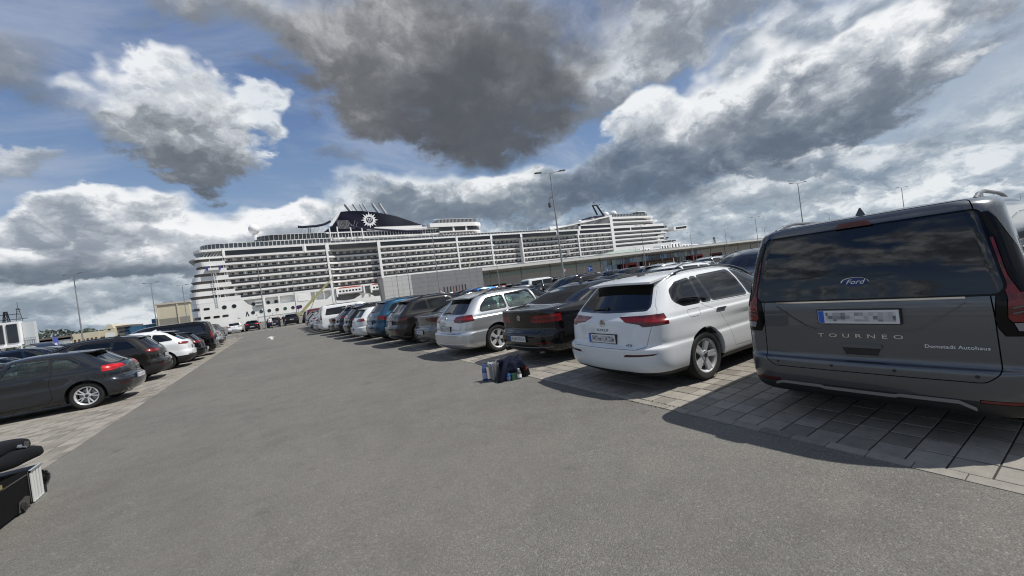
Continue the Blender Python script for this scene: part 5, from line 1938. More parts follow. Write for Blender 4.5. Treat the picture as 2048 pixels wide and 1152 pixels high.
for k in range(6):
    b.box(-36.8 + k * .26, -36.76 + k * .26, 101.0, 101.05, 2.4, 3.6)
b.box(-36.9, -35.4, 101.0, 101.05, 3.55, 3.62)
b.box(-36.9, -35.4, 100.9, 101.2, 2.3, 2.4)
b.build('railing', M_MULL, t3)
b = MB()
b.tube((-35.4, 101, 2.4), (-34.6, 101, 0), .12, n=6)
b.build('stair', M_MULL, t3)
b = MB()
for k in range(8):
    b.box(-38.0, -37.6, 103.0 + .01 * k, 103.3, 6.7 + k * .28, 6.74 + k * .28)
for sx_ in (-.22, .22):
    b.tube((-37.8 + sx_ * 1.8, 103.1, 6.7), (-37.8 + sx_ * .4, 103.1, 9.0), .04, n=5)
b.tube((-37.8, 103.1, 8.8), (-37.8, 103.1, 10.0), .03, n=5)
b.box(-38.1, -37.5, 103.05, 103.15, 8.7, 8.78)
b.build('lattice_mast', MT['black'], t3)

# far tree line, pylons and a church-like mast on the horizon
def tree(x, y, h, rad, label, cat='tree', seed=1, group=None):
    r = random.Random(seed)
    t = thing('leafy_tree', label, cat, (x, y, 0), group=group)
    b = MB()
    b.tube((0, 0, -.2), (0, 0, h * .55), h * .045, h * .02, 8)
    for k in range(5):
        a = r.uniform(0, 2 * pi)
        b.tube((0, 0, h * r.uniform(.3, .5)), (rad * .6 * cos(a), rad * .6 * sin(a), h * r.uniform(.6, .85)), h * .016, h * .006, 5)
    b.build('trunk', mat('bark', (.06, .05, .04), .9) if 'bark' not in bpy.data.materials else bpy.data.materials['bark'], t)
    b = MB()
    cl = [(r.gauss(0, rad * .42), r.gauss(0, rad * .42), h * r.uniform(.42, .92), r.uniform(.22, .42) * rad) for _ in range(26)]
    for cx, cy, cz, cr in cl:
        for _ in range(90):
            a, e = r.uniform(0, 2 * pi), r.uniform(-1, 1)
            q = cr * r.uniform(.55, 1.05)
            s_ = sqrt(1 - e * e)
            p = Vector((cx + q * s_ * cos(a), cy + q * s_ * sin(a), cz + q * e * .8))
            u_ = Vector((r.uniform(-1, 1), r.uniform(-1, 1), r.uniform(-1, 1))).normalized() * rad * .06
            v_ = u_.orthogonal().normalized() * rad * .045
            b.quad([p - u_, p + v_, p + u_, p - v_])
    m_ = bpy.data.materials.get('leaves') or mat('leaves', (.035, .055, .022), .8)
    b.build('crown', m_, t)
    return t

tree(-45.6, 158, 5.6, 1.5, 'dark round tree beside the left lamp post above the cream office wing', seed=1)
tree(-43.8, 160, 4.4, 1.5, 'broad low tree right of the left lamp post on the skyline', seed=2)
tree(-42.0, 158, 3.9, 1.3, 'small dark tree touching the gabled house on the skyline', seed=3)
b = MB()
r = random.Random(9)
for i in range(5200):
    x = r.uniform(-330, 1500) if i % 3 else r.uniform(-330, -40)
    y = 640 + r.uniform(-20, 20)
    hmax = 9 + 5 * sin(x * .021) + 4 * sin(x * .057 + 1) + 2 * sin(x * .17)
    z = r.uniform(0, 1) ** .7 * max(3.0, hmax)
    s_ = r.uniform(1.2, 3.0)
    u_ = Vector((r.uniform(-1, 1), r.uniform(-.5, .5), r.uniform(-.6, .6))).normalized() * s_
    v_ = Vector((r.uniform(-.3, .3), r.uniform(-.3, .3), 1)).normalized() * s_ * .6
    p = Vector((x, y, z))
    b.quad([p - u_, p - v_, p + u_, p + v_])
tag(b.build('distant_trees', mat('far_leaves', (.05, .065, .05), .9)), 'low band of distant trees along the horizon', 'trees', kind='stuff')

def pylon(x, y, h, label, sc=1.0):
    t = thing('power_pylon', label, 'pylon', (x, y, 0), group='power pylons on the horizon')
    b = MB()
    wd = h * .11
    for sx_ in (-1, 1):
        for sy_ in (-1, 1):
            b.tube((sx_ * wd, sy_ * wd, 0), (sx_ * wd * .16, sy_ * wd * .16, h), .32 * sc, n=4)
    for k in range(9):
        z0, z1 = h * k / 9, h * (k + 1) / 9
        w0, w1 = wd * (1 - .84 * k / 9), wd * (1 - .84 * (k + 1) / 9)
        for sg in (-1, 1):
            b.tube((-w0 * sg, -w0, z0), (w1 * sg, -w1, z1), .16 * sc, n=4)
    b.build('tower', MT['black'], t)
    for z_, l_ in ((.68, .26), (.80, .34), (.92, .20)):
        b = MB()
        b.tube((-h * l_, 0, h * z_), (h * l_, 0, h * z_), .28 * sc, n=4)
        b.build('crossarm', MT['black'], t)
    return t

pylon(672, 400, 36.0, 'dark power pylon on the horizon right of the ship bow')
pylon(-160, 420, 30, 'thin dark pylon rising above the blue containers', 1.0)

# people carrier guard rail / steel frame at the end of the lane
t4 = thing('steel_portal_rail', 'grey steel rail frame in front of the white hull at the end of the lane', 'rail')
b = MB()
b.box(-3.2, 8.0, 100.0, 100.12, 1.72, 1.86)
b.build('top_rail', M_POLE, t4)
for x in (-3.15, -1.0, 1.1, 3.2, 5.3, 7.4):
    b = MB()
    b.box(x - .05, x + .05, 100.0, 100.12, 0, 1.72)
    b.build('rail_post', M_POLE, t4)
b = MB()
b.tube((-.4, 100, 1.8), (-.4, 100, 2.3), .03, n=5)
b.tube((.4, 100, 1.8), (.4, 100, 2.3), .03, n=5)
b.tube((-.4, 100, 2.3), (.4, 100, 2.3), .03, n=5)
b.build('hoop', M_POLE, t4)

# ================================================================== cruise ship
SY, SB = 189.0, 37.0                                            # near side, beam
M_HULL = mat('hull_white', (0.80, 0.80, 0.785), 0.35, coat=.3, vary=(.16, .07))
M_SHIP = mat('superstructure_white', (0.80, 0.80, 0.79), 0.45, vary=(.10, .04))
M_WALL = mat('cabin_wall', (0.74, 0.71, 0.67), 0.8, vary=(.5, .08))
M_DIV = mat('balcony_divider', (0.80, 0.79, 0.77), 0.7)
M_BRAIL = mat('balcony_glass', (0.030, 0.033, 0.040), 0.25)
M_DGL = mat('ship_dark_glass', (0.010, 0.012, 0.014), 0.06, coat=.6)
M_GGL = mat('ship_grey_glass', (0.045, 0.055, 0.065), 0.10, coat=.6)
M_NAVY = mat('funnel_navy', (0.006, 0.009, 0.030), 0.3, coat=.5)
M_STEEL = mat('exhaust_steel', (0.45, 0.46, 0.46), 0.4, 0.5)
M_RED_B = mat('lifeboat_red', (0.36, 0.035, 0.02), 0.5)
M_DECK = mat('deck_grey', (0.20, 0.20, 0.20), 0.8)
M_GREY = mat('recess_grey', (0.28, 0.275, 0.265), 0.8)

ship = thing('cruise_ship', 'huge white cruise ship with balcony rows and a navy funnel bearing a white sun', 'cruise ship', (0, 0, 0))


def stern_x(z):
    T = [(-3, -27.0), (3, -27.5), (10, -27.6), (12.3, -27.6), (15.4, -27.1), (19.5, -26.1), (21.2, -25.3), (24.4, -24.2), (25.8, -24.5), (27.2, -25.2), (28.4, -25.9), (29.6, -25.0), (30.6, -23.6), (31.5, -22.6), (36, -20)]
    for (a, xa), (b_, xb) in zip(T, T[1:]):
        if z <= b_:
            return xa + (xb - xa) * (z - a) / (b_ - a)
    return T[-1][1]


def offs(x):
    T = [(-40, 0), (23.4, 0), (27.0, 2.2), (44.4, 2.2), (45.0, 0), (106.2, 0), (108.5, 1.6), (126, 2.6), (150, 2.6), (160, 1.7), (168.8, 0.2), (170, 0), (400, 0)]
    for (a, xa), (b_, xb) in zip(T, T[1:]):
        if x <= b_:
            return xa + (xb - xa) * (x - a) / (b_ - a)
    return 0


def plan(x0, x1, inset=0.0, follow=False, ax=3.6, ay=9.0, endx=0.0, endy=0.0):
    """closed plan outline of a deck: rounded stern corner, optional rounded fore end"""
    y0, y1 = SY + inset, SY + SB - inset
    xs = x0 + inset
    pts = []
    for i in range(9):
        t = i / 8 * pi / 2
        pts.append((xs + ax * (1 - sin(t) ** .9) if i else xs + ax, 0))
    c = []
    for i in range(9):
        t = i / 8 * pi / 2
        c.append((xs + ax * (1 - sin(t)), y0 + ay * (1 - cos(t))))          # from the side round to the transom
    far = [(x, y0 + y1 - y) for x, y in reversed(c)]
    near = []
    xa = xs + ax
    if follow:
        for q in (23.4, 27.0, 44.4, 45.0, 106.2, 108.5, 126, 150, 155, 160, 168.8, 170):
            if xa < q < x1:
                near.append((q, y0 + offs(q)))
    if endx:
        e1 = [(x1 - endx * (1 - sin(i / 8 * pi / 2)), y0 + endy * (1 - cos(i / 8 * pi / 2))) for i in range(9)]
        e2 = [(x, y0 + y1 - y) for x, y in reversed(e1)]
    else:
        e1, e2 = [(x1, y0 + (offs(x1) if follow else 0))], [(x1, y1)]
    return list(reversed(c)) + near + e1 + e2 + list(reversed(far))


def prism_z(poly, z0, z1, name, m_, parent, smooth=None):
    b = MB()
    b.prism(poly, z0, z1, 'z')
    return b.build(name, m_, parent, smooth)


F = [10.7 + 2.835 * k for k in range(6)]
BUL = [-10.6, -12.1, -13.0, -13.6, -13.9, -14.1]
# hull, with openings cut for mooring galleries and the boat deck
hp = plan(-27.5, 250, 0, False, 3.6, 9)
hp = [p for p in hp if p[0] < 249.9]
k_ = max(range(len(hp)), key=lambda i: hp[i][0])
near_i = [i for i, p in enumerate(hp) if abs(p[1] - SY) < .01 and p[0] < 0]
bowp = [(225, SY), (250, SY + 1.5), (272, SY + 6), (290, SY + 12), (302, SY + 17), (305, SY + SB / 2), (302, SY + SB - 17), (290, SY + SB - 12), (272, SY + SB - 6), (250, SY + SB - 1.5), (225, SY + SB)]
c_ = [p for p in hp]
# hp runs: near-side corner from transom to side, then far side back to transom
idx = c_.index(max(c_, key=lambda p: (p[1] <= SY + .01, p[0])))
hull_poly = c_[:idx + 1] + bowp + c_[idx + 1:]
hm = MB()
hm.prism(hull_poly, -3.6, 10.0, 'z')
me = bpy.data.meshes.new('hull')
me.from_pydata(hm.v, [], hm.f)
bm = bmesh.new()
bm.from_mesh(me)
bmesh.ops.recalc_face_normals(bm, faces=bm.faces[:])
bmesh.ops.triangulate(bm, faces=bm.faces[:])
bm.to_mesh(me)
bm.free()
cuts = [([(-9.9, 9.6), (-8.6, 7.8), (-6.4, 6.5), (-3.6, 6.5), (-3.6, 9.6)], 2.2),
        (rounded([(-2.6, 6.7), (2.0, 6.7), (2.0, 9.6), (-2.6, 9.6)], .35), 2.0),
        (rounded([(2.6, 6.5), (7.8, 6.5), (7.8, 9.6), (2.6, 9.6)], .35), 2.0),
        ([(14.0, 6.2), (20.3, 6.0), (22.4, 7.6), (22.4, 9.7), (14.0, 9.7)], 3.0),
        ([(24.0, 4.8), (28.0, 4.2), (31.6, 4.6), (34.8, 6.2), (38.2, 6.2), (40.5, 4.5), (84.5, 4.5), (84.5, 11), (24.0, 11)], 3.6)]
for pl, d in cuts:
    me = cut(me, solid([(pl, 'y', SY - 1.0, SY + d)]))
me.materials.clear()
me.materials.append(M_HULL)
hull = link_mesh('hull', me, ship)
b = MB()
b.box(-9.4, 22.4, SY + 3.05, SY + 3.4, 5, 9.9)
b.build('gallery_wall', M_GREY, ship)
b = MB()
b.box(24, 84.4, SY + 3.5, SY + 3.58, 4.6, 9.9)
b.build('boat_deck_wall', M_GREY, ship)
# white frames between the openings, shutter and winch
for x in (14.0, 15.9, 19.3, 22.2):
    b = MB()
    b.box(x - .12, x + .12, SY + .02, SY + .3, 6.1, 9.9)
    b.build('gallery_post', M_SHIP, ship)
b = MB()
b.prism([(8.9, 6.4), (13.0, 6.4), (12.2, 9.1), (9.3, 9.1)], SY - .12, SY - .01, 'y')
b.build('shell_door', M_SHIP, ship)
b = MB()
for z in (6.9, 8.2):
    b.tube((-6.1, SY - .45, z), (-3.3, SY - .45, z), .55, n=14)
b.build('mooring_drum', M_STEEL, ship, 40)
# portholes and slots
def port(x, z, r, m_=None):
    b = MB()
    b.tube((x, SY - .05, z), (x, SY - .02, z), r + .10, n=22)
    b.tube((x, SY - .08, z), (x, SY - .05, z), r, n=22, mi=1)
    return b.build('porthole', [M_SHIP, m_ or M_DGL], ship)
M_GRN = mat('green_port', (.01, .06, .045), .1, coat=.5)
for i, x in enumerate((-7.3, -4.5, -1.7, 1.1, 4.0, 6.85, 9.6)):
    port(x, 4.15, .68, M_GRN if i in (1, 4) else None)
for x in (-16.3, -13.15):
    port(x, 7.65, .78)
for x, z in ((-6.9, 7.6), (-1.7, 7.55), (1.05, 7.55)):
    b = MB()
    yy = SY + 1.9 if x > -3 else SY + 2.1
    b.tube((x, yy, z), (x, yy - .1, z), .66, n=20)
    b.build('porthole', M_DGL, ship)
for x, z, hw_ in ((-21.8, 7.75, .95), (-22.0, 4.4, 1.0), (-19.1, 4.3, 1.0), (-16.3, 4.3, 1.0)):
    b = MB()
    b.prism(rounded([(x - hw_, z - .42), (x + hw_, z - .42), (x + hw_, z + .42), (x - hw_, z + .42)], .42, 5), SY - .07, SY + .1, 'y')
    b.build('oval_window', M_DGL, ship)
# the two long stern slots wrap round the corner
for z in (7.85, 4.45):
    b = MB()
    out = plan(-27.5, 0, -.04)
    c = [p for p in out if p[0] < -23.7 and p[1] < SY + 8]
    c = sorted(set(c), key=lambda p: -p[0])
    c = [(-24.2, SY - .05)] + c
    for p, q in zip(c, c[1:]):
        b.quad([(p[0], p[1] - .03, z - .48), (p[0], p[1] - .03, z + .48), (q[0] - .03, q[1] - .03, z + .48), (q[0] - .03, q[1] - .03, z - .48)])
    b.build('stern_slot', M_DGL, ship)
b = MB()                                                         # dark triangular mark on the hull
b.prism([(-9.9, 3.0), (-9.4, 4.9), (-9.15, 4.9), (-8.6, 3.0), (-9.0, 3.0), (-9.3, 4.2), (-9.55, 3.0)], SY - .05, SY - .02, 'y')
b.build('hull_mark', M_NAVY, ship)
b = MB()
b.quad([(-12.5, SY - .03, 2.6), (-11.5, SY - .03, 2.5), (-12.6, SY - .03, 3.0)])
b.quad([(-6.6, SY - .03, 2.9), (-6.1, SY - .03, 3.2), (-5.9, SY - .03, 2.9)])
b.build('hull_mark', M_NAVY, ship)

# core wall of the cabins, deck slabs, bulwarks at the stern
prism_z(plan(-21.5, 201, 1.75, True), 9.9, 27.2, 'cabin_wall', M_WALL, ship)
for k in range(6):
    prism_z(plan(stern_x(F[k] + 1.5) + .1, -15.5 if k > 1 else -18.5, .35), F[k] + .02, F[k] + 2.08, 'stern_gallery', mat('gallery_shade_%d' % k, (.17, .155, .14), .8), ship)  # shadow in the stern slots, put into a brownish dark colour
b = MB()
for k in range(6):
    prism_z(plan(stern_x(F[k]), 201.5, 0, True), F[k] - .74, F[k], 'deck_edge', M_SHIP, ship)
    # bulwark and deck edge in one band that leans with the stern profile
    lo_, hi_ = plan(stern_x(F[k] - .74), BUL[k], -.03), plan(stern_x(F[k] + .98), BUL[k], -.03)
    in_ = plan(stern_x(F[k] + .98), BUL[k], .10)
    mb = MB()
    n_ = len(lo_)
    for i in range(n_):
        j = (i + 1) % n_
        if lo_[i][0] > BUL[k] - .2 and lo_[j][0] > BUL[k] - .2:
            continue
        z0_, z1_ = F[k] - .74, F[k] + .98
        mb.quad([(*lo_[i], z0_), (*lo_[j], z0_), (*hi_[j], z1_), (*hi_[i], z1_)])
        mb.quad([(*hi_[i], z1_), (*hi_[j], z1_), (*in_[j], z1_), (*in_[i], z1_)])
        mb.quad([(*in_[i], z1_), (*in_[j], z1_), (*in_[j], F[k]), (*in_[i], F[k])])
    mb.build('stern_bulwark', M_SHIP, ship)
prism_z(plan(stern_x(26.8), 201.5, 0, True), 26.95, 27.75, 'deck_edge', M_SHIP, ship)
prism_z(plan(stern_x(30), 201.5, 0), 29.75, 30.55, 'deck_edge', M_SHIP, ship)
prism_z(plan(-21.0, 201, 1.2), 27.75, 29.75, 'upper_wall', M_GREY, ship)
b = MB()                                                         # dark strips of the stern lounge
b.box(-24.5, -14.9, SY + .02, SY + .1, 27.1, 27.7)
# funnel-side glazing of deck 14
SEG = [(-13.7, 13.5), (14.9, 22.3), (23.9, 44.8), (46.2, 84.9), (86.2, 105.6), (107.0, 125.6), (127.0, 152.4), (153.6, 169.6), (171.3, 198.5)]
for xa, xb in SEG:
    b = MB()
    b.box(xa, xb, SY + .12, SY + .5, 27.8, 29.7)
    b.build('window_band', M_DGL, ship)
b = MB()
for xa, xb in zip([-14.6] + [s_[1] for s_ in SEG], [s_[0] for s_ in SEG]):
    b.box(xa, xb, SY - .02, SY + .9, 27.75, 29.75)
b.build('band_piers', M_SHIP, ship)
# balconies: glass rail, dividers, cabin windows
rail, divs, wins, rims = MB(), MB(), MB(), MB()
vr = random.Random(77)
M_CURT = mat('curtained_glass', (.24, .23, .21), .4)
for k in range(6):
    x = BUL[k]
    xs_ = [x] + [q for q in (23.4, 27.0, 44.4, 45.0, 106.2, 108.5, 126, 150, 155, 160, 168.8) if q > x] + [200]
    for xa, xb in zip(xs_, xs_[1:]):
        ya, yb = SY + offs(xa) + .06, SY + offs(xb) + .06
        rail.quad([(xa, ya, F[k] + .02), (xb, yb, F[k] + .02), (xb, yb, F[k] + .74), (xa, ya, F[k] + .74)])
        rims.quad([(xa, ya - .03, F[k] + .74), (xb, yb - .03, F[k] + .74), (xb, yb - .03, F[k] + .80), (xa, ya - .03, F[k] + .80)])
    n = 0
    x = -14.0 + (3.0 if k < 2 else 0)
    if k < 2:
        x = -18.0
    while x < 198.5:
        o_ = offs(x)
        yw = SY + 1.75 + o_
        if n % 2 == 0:
            divs.box(x - .08, x + .08, SY + o_ + .10, yw + .3, F[k], F[k] + 2.06)
        else:
            divs.box(x - .04, x + .04, SY + o_ + .55, yw + .3, F[k], F[k] + 1.8)
        cm = 1 if vr.random() < .22 else 0
        wins.box(x + .75, x + 1.47, yw - .10 + offs(x + 1.5) - o_, yw + .2, F[k] + .1, F[k] + 1.78, cm)
        wins.box(x + 1.53, x + 2.25, yw - .10 + offs(x + 1.5) - o_, yw + .2, F[k] + .1, F[k] + 1.78, 1 if vr.random() < .18 else 0)
        divs.box(x + 2.36, x + 2.85, yw - .16 + offs(x + 2.5) - o_, yw + .2, F[k], F[k] + 2.0)
        x += 2.97
        n += 1
for nm, mb, mm in (('balcony_glass', rail, M_BRAIL), ('balcony_divider', divs, M_DIV), ('cabin_window', wins, [M_DGL, M_CURT]), ('rail_cap', rims, M_GREY)):
    tag(mb.build(nm, mm, ship), kind='stuff')
# stern dividers in the slots
b = MB()
for k in range(6):
    for x in (-18.9, -14.7 if k > 1 else -15.6):
        b.box(x - .09, x + .09, SY + .1, SY + 2.3, F[k], F[k] + 2.06)
tag(b.build('slot_divider', M_SHIP, ship), kind='stuff')
# vertical ribs
for x, w_, z0, z1 in ((-14.3, .5, 27.0, 30.5), (22.9, .85, 4.0, 30.6), (45.3, 1.1, 10.0, 30.6), (85.5, .9, 10, 30.6), (106.1, .9, 10, 30.6), (126.2, .7, 10, 27.5), (169.6, 1.0, 10, 27.5), (200.6, 2.6, 10, 39.0), (14.2, .5, 27.0, 30.5), (160.5, .35, 15, 18)):
    b = MB()
    b.box(x - w_ / 2, x + w_ / 2, SY - .16, SY + 2.9, z0, z1)
    b.build('vertical_rib', M_SHIP, ship)
# stern terrace: flared white lip and gallery
prism_z(plan(stern_x(28.2) - .3, -14.6, -.1), 26.9, 27.2, 'terrace_lip', M_SHIP, ship)
b = MB()
b.box(-21, -14.9, SY + .3, SY + .45, 27.2, 27.7)
b.build('terrace_rail', M_BRAIL, ship)
b = MB()
for i in range(6):
    b.tube((-21 + i * 1.0, SY + .6, 27.5), (-19.6 + i * 1.0, SY + .6, 29.5), .06, n=4)
b.build('awning_struts', M_SHIP, ship)
# maintenance cradle hanging at the stern
cr = thing('maintenance_cradle', 'white lattice ladder with a blue railed platform hanging on the ship stern', 'ladder')
b = MB()
for sx_ in (-.45, .45):
    b.tube((-17.9 + sx_ * .9, SY - 1.0, 22.5), (-17.2 + sx_ * .7, SY - 1.0, 9.8), .08, n=5)
for i in range(15):
    z = 22 - i * .82
    b.tube((-18.3 + i * .045, SY - 1.0, z), (-17.2 + i * .03, SY - 1.0, z - .5), .05, n=4)
b.build('ladder_frame', M_SHIP, cr)
b = MB()
b.box(-19.6, -16.0, SY - 1.6, SY - .2, 22.3, 23.2)
b.build('platform', M_SHIP, cr)
for x in (-19.7, -15.9):
    b = MB()
    b.box(x - .25, x + .25, SY - 1.7, SY - .3, 22.4, 23.9)
    b.build('blue_post', mat('signal_blue', (.03, .05, .30), .5) if 'signal_blue' not in bpy.data.materials else bpy.data.materials['signal_blue'], cr)

# lifeboats with davits
for i, (xa, xb) in enumerate(((24.3, 36.3), (39.0, 51.0), (53.5, 65.5), (68, 80))):
    lb = thing('lifeboat', ['white lifeboat with orange-red canopy hanging in the first davits right of the white rib',
                            'white lifeboat with orange-red canopy beside the shaded end face of the terminal', 'lifeboat hidden behind the light grey cladding', 'lifeboat behind the terminal block'][i],
               'lifeboat', (xa, SY + 1.2, 7.0), 0, 'lifeboats in the boat deck')
    L_ = xb - xa
    b = MB()
    prof = [(.0, 1.6), (.6, 0.6), (1.6, .1), (L_ - 1.6, .1), (L_ - .6, .6), (L_, 1.7)]
    b.prism(prof + [(L_ - .2, 2.2), (.2, 2.2)], -1.5, 1.3, 'y')
    b.build('boat_hull', M_SHIP, lb)
    b = MB()
    b.prism([(.3, 2.22), (.8, 2.8), (L_ - .9, 2.8), (L_ - .3, 2.22)], -1.42, 1.2, 'y')
    b.build('upper_works', M_SHIP, lb)
    b = MB()
    b.prism([(.8, 2.82), (1.4, 3.3), (L_ - 1.6, 3.3), (L_ - .9, 2.82)], -1.3, 1.1, 'y')
    b.build('canopy', M_RED_B, lb)
    b = MB()
    for j in range(7):
        b.box(1.2 + j * (L_ - 2.4) / 7, 1.2 + (j + .6) * (L_ - 2.4) / 7, -1.56, -1.5, 1.25, 1.95)
    tag(b.build('side_window', M_DGL, lb), kind='stuff')
    b = MB()
    b.box(.6, L_ - .6, -1.7, -1.5, .35, .55)
    b.build('fender', M_DECK, lb)
    for x in (.2, L_ - .2):
        b = MB()
        b.box(x - .3, x + .3, -2.0, -1.0, -.6, 3.5)
        b.tube((x, -1.5, 3.3), (x, 1.8, 4.6 - 1.6), .18, n=6)
        b.build('davit', M_SHIP, lb)

# sun deck glass screens
def screen(name, x0, x1, z0, z1, inset, pitch, ax, ay, endx=0, endy=0, lean=.0, gm=None, nostern=False):
    pl = plan(x0, x1, inset, False, ax, ay, endx, endy)
    if nostern:
        pl = [(x0, SY + inset), (x1, SY + inset)]
        seq = list(zip(pl, pl[1:]))
    else:
        seq = [(p, q) for p, q in zip(pl, pl[1:] + pl[:1]) if min(p[1], q[1]) < SY + SB * .55]
    g_, f_ = MB(), MB()
    for p, q in seq:
        if p[1] > SY + SB * .55 and q[1] > SY + SB * .55:
            continue
        l_ = hypot(q[0] - p[0], q[1] - p[1])
        if l_ < .01:
            continue
        g_.quad([(p[0], p[1], z0), (q[0], q[1], z0), (q[0], q[1] - lean, z1), (p[0], p[1] - lean, z1)])
        n = max(1, int(l_ / pitch))
        for i in range(n + 1):
            t = i / n
            x, y = p[0] + (q[0] - p[0]) * t, p[1] + (q[1] - p[1]) * t
            f_.tube((x, y - .05, z0), (x + .10, y - .05 - lean, z1), .11, n=4)
        f_.tube((p[0], p[1] - lean, z1), (q[0], q[1] - lean, z1), .10, n=4)
    a = g_.build(name, gm or M_GGL, ship)
    tag(f_.build('screen_frame', M_SHIP, a), kind='stuff')

screen('glass_screen', -23.0, 25, 30.9, 32.75, .8, 1.45, 7, 8, gm=M_GGL)
prism_z(plan(-22.8, 25, .9, False, 7, 8), 30.55, 30.9, 'deck_edge', M_SHIP, ship)
prism_z(plan(-8.3, 60, 4.0, False, 7, 9), 32.7, 33.5, 'deck_edge', M_SHIP, ship)
prism_z(plan(-8.0, 60, 4.4, False, 7, 9), 30.5, 32.7, 'deck_house', M_GREY, ship)
screen('glass_screen', -8.2, 25, 33.6, 36.0, 4.4, 1.5, 9, 9, lean=.35)
prism_z(plan(-6.6, 25, 5.0, False, 8, 9), 33.5, 36.2, 'solarium', M_GGL, ship)
# midships pool deck
b = MB()
b.box(25, 76, SY + 4.0, SY + 4.4, 33.4, 35.4)
b.build('window_band', M_DGL, ship)
b = MB()
b.box(24, 78, SY + 3.6, SY + 5.0, 35.4, 35.9)
b.box(24, 78, SY + 3.6, SY + 8, 32.6, 33.3)
for i in range(38):
    b.box(25 + i * 1.38, 25.16 + i * 1.38, SY + 3.9, SY + 4.02, 33.3, 35.4)
tag(b.build('pool_deck_frames', M_SHIP, ship), kind='stuff')
b = MB()
b.box(24, 150, SY + 1.0, SY + 1.25, 30.55, 31.6)
b.build('deck_rail', M_GGL, ship)
b = MB()
b.box(24, 150, SY + .95, SY + 1.02, 31.6, 31.7)
for i in range(60):
    b.box(25 + i * 2.1, 25.1 + i * 2.1, SY + .95, SY + 1.0, 30.55, 31.6)
tag(b.build('rail_posts', M_SHIP, ship), kind='stuff')
for x, zt in ((25.2, 37.6), (28.4, 38.0), (34.1, 37.5), (39.0, 36.9)):
    b = MB()
    b.tube((x * 1.01, SY + 2.0, 30.6), (x * 1.005, SY + 2.0, zt), .28, n=8)
    b.build('slide_support', M_SHIP, ship)

def SHX(x, z, Y):                                                # keep an outline's place when it stands further inboard
    return x * Y / 189.0, 1.6 + (z - 1.6) * Y / 189.0

# funnel: navy louvers on a raked frame
FY = 200.0
fp = [SHX(x, z, FY) for x, z in ((22.5, 35.6), (26.6, 38.6), (29.0, 41.4), (30.8, 44.7), (36, 45.1), (40.2, 44.9), (46, 44.3), (51.1, 43.3), (56, 42.0), (61.5, 39.9), (69.5, 36.9), (69, 35.3), (22, 35.2))]
fcore = MB()
fcore.prism([(x, z - .25) for x, z in fp], FY + .6, FY + 13.5, 'y')
funnel = fcore.build('funnel', M_NAVY, ship)
sl = MB()
def span(z):
    xs = []
    n = len(fp)
    for i in range(n):
        (xa, za), (xb, zb) = fp[i], fp[(i + 1) % n]
        if (za - z) * (zb - z) < 0:
            xs.append(xa + (xb - xa) * (z - za) / (zb - za))
    return (min(xs), max(xs)) if len(xs) > 1 else None
z = 37.6
while z < 47.3:
    s_ = span(z)
    if s_:
        sl.prism([(FY - .35, z), (FY + .6, z + .25), (FY + .6, z + .33), (FY - .30, z + .12)], s_[0] + .1, s_[1] - .1, 'x')
    z += .52
tag(sl.build('louvers', mat('louver_navy', (.012, .017, .05), .25, .3, coat=.4), funnel), kind='stuff')
b = MB()
p0, p1 = SHX(25.6, 38.0, FY), SHX(31.0, 45.1, FY)
b.prism([(p0[0] - .9, p0[1]), (p0[0] + .7, p0[1]), (p1[0] + .3, p1[1]), (p1[0] - .6, p1[1] - .2)], FY - .8, FY + .2, 'y')
b.build('raked_fin', M_SHIP, funnel)
b = MB()
for i in range(10):
    b.tube((30 + i * .9, FY - .8, 38.5 + (i % 3) * .5), (31.2 + i * .9, FY - .8, 42.5 - (i % 4)), .08, n=4)
    b.tube((30, FY - .8, 38.6 + i * .42), (38 - i * .3, FY - .8, 38.6 + i * .42), .06, n=4)
tag(b.build('climbing_frame', M_STEEL, funnel), kind='stuff')
# sun emblem: sixteen rays, ring and letters
c0 = SHX(42.7, 40.15, FY)
ex, ez = c0
b = MB()
pts = []
for i in range(32):
    a = 2 * pi * i / 32 + pi / 2
    r_ = 4.1 if i % 4 == 0 else (3.4 if i % 2 == 0 else 2.35)
    pts.append((ex + r_ * cos(a), ez + r_ * sin(a)))
b.prism(pts, FY - .60, FY - .42, 'y')
em = b.build('sun_emblem', M_WHT, funnel)
b = MB()
b.tube((ex, FY - .66, ez), (ex, FY - .60, ez), 1.62, n=32)
b.build('emblem_disc', M_NAVY, em)
me = text_mesh('m', 2.5, M_WHT, .04, sx=1.25)
link_mesh('lettering', me, em, (ex, FY - .72, ez + .62))
me = text_mesh('sc', 2.0, M_WHT, .04, sx=1.1)
link_mesh('lettering', me, em, (ex, FY - .72, ez - .62))
for x0, z0, x1, z1, r_ in ((33.4, 48.0, 36.2, 44.6, .85), (36.8, 48.1, 39.0, 44.8, .55), (39.8, 47.9, 41.6, 44.8, .4), (41.2, 48.3, 43.4, 44.7, .4), (45.6, 48.2, 48.4, 44.0, .75), (48.8, 48.3, 51.6, 43.6, .7)):
    a, c = SHX(x0, z0, FY + 3), SHX(x1, z1 - 1, FY + 3)
    b = MB()
    b.tube((a[0], FY + 5, a[1]), (c[0], FY + 5, c[1]), r_, n=14)
    b.tube((a[0] - .02, FY + 5, a[1] + .02), (a[0] - .01, FY + 5, a[1] + .03), r_ * .8, n=14, mi=1)
    b.build('exhaust_pipe', [M_STEEL, MT['black']], funnel, 40)
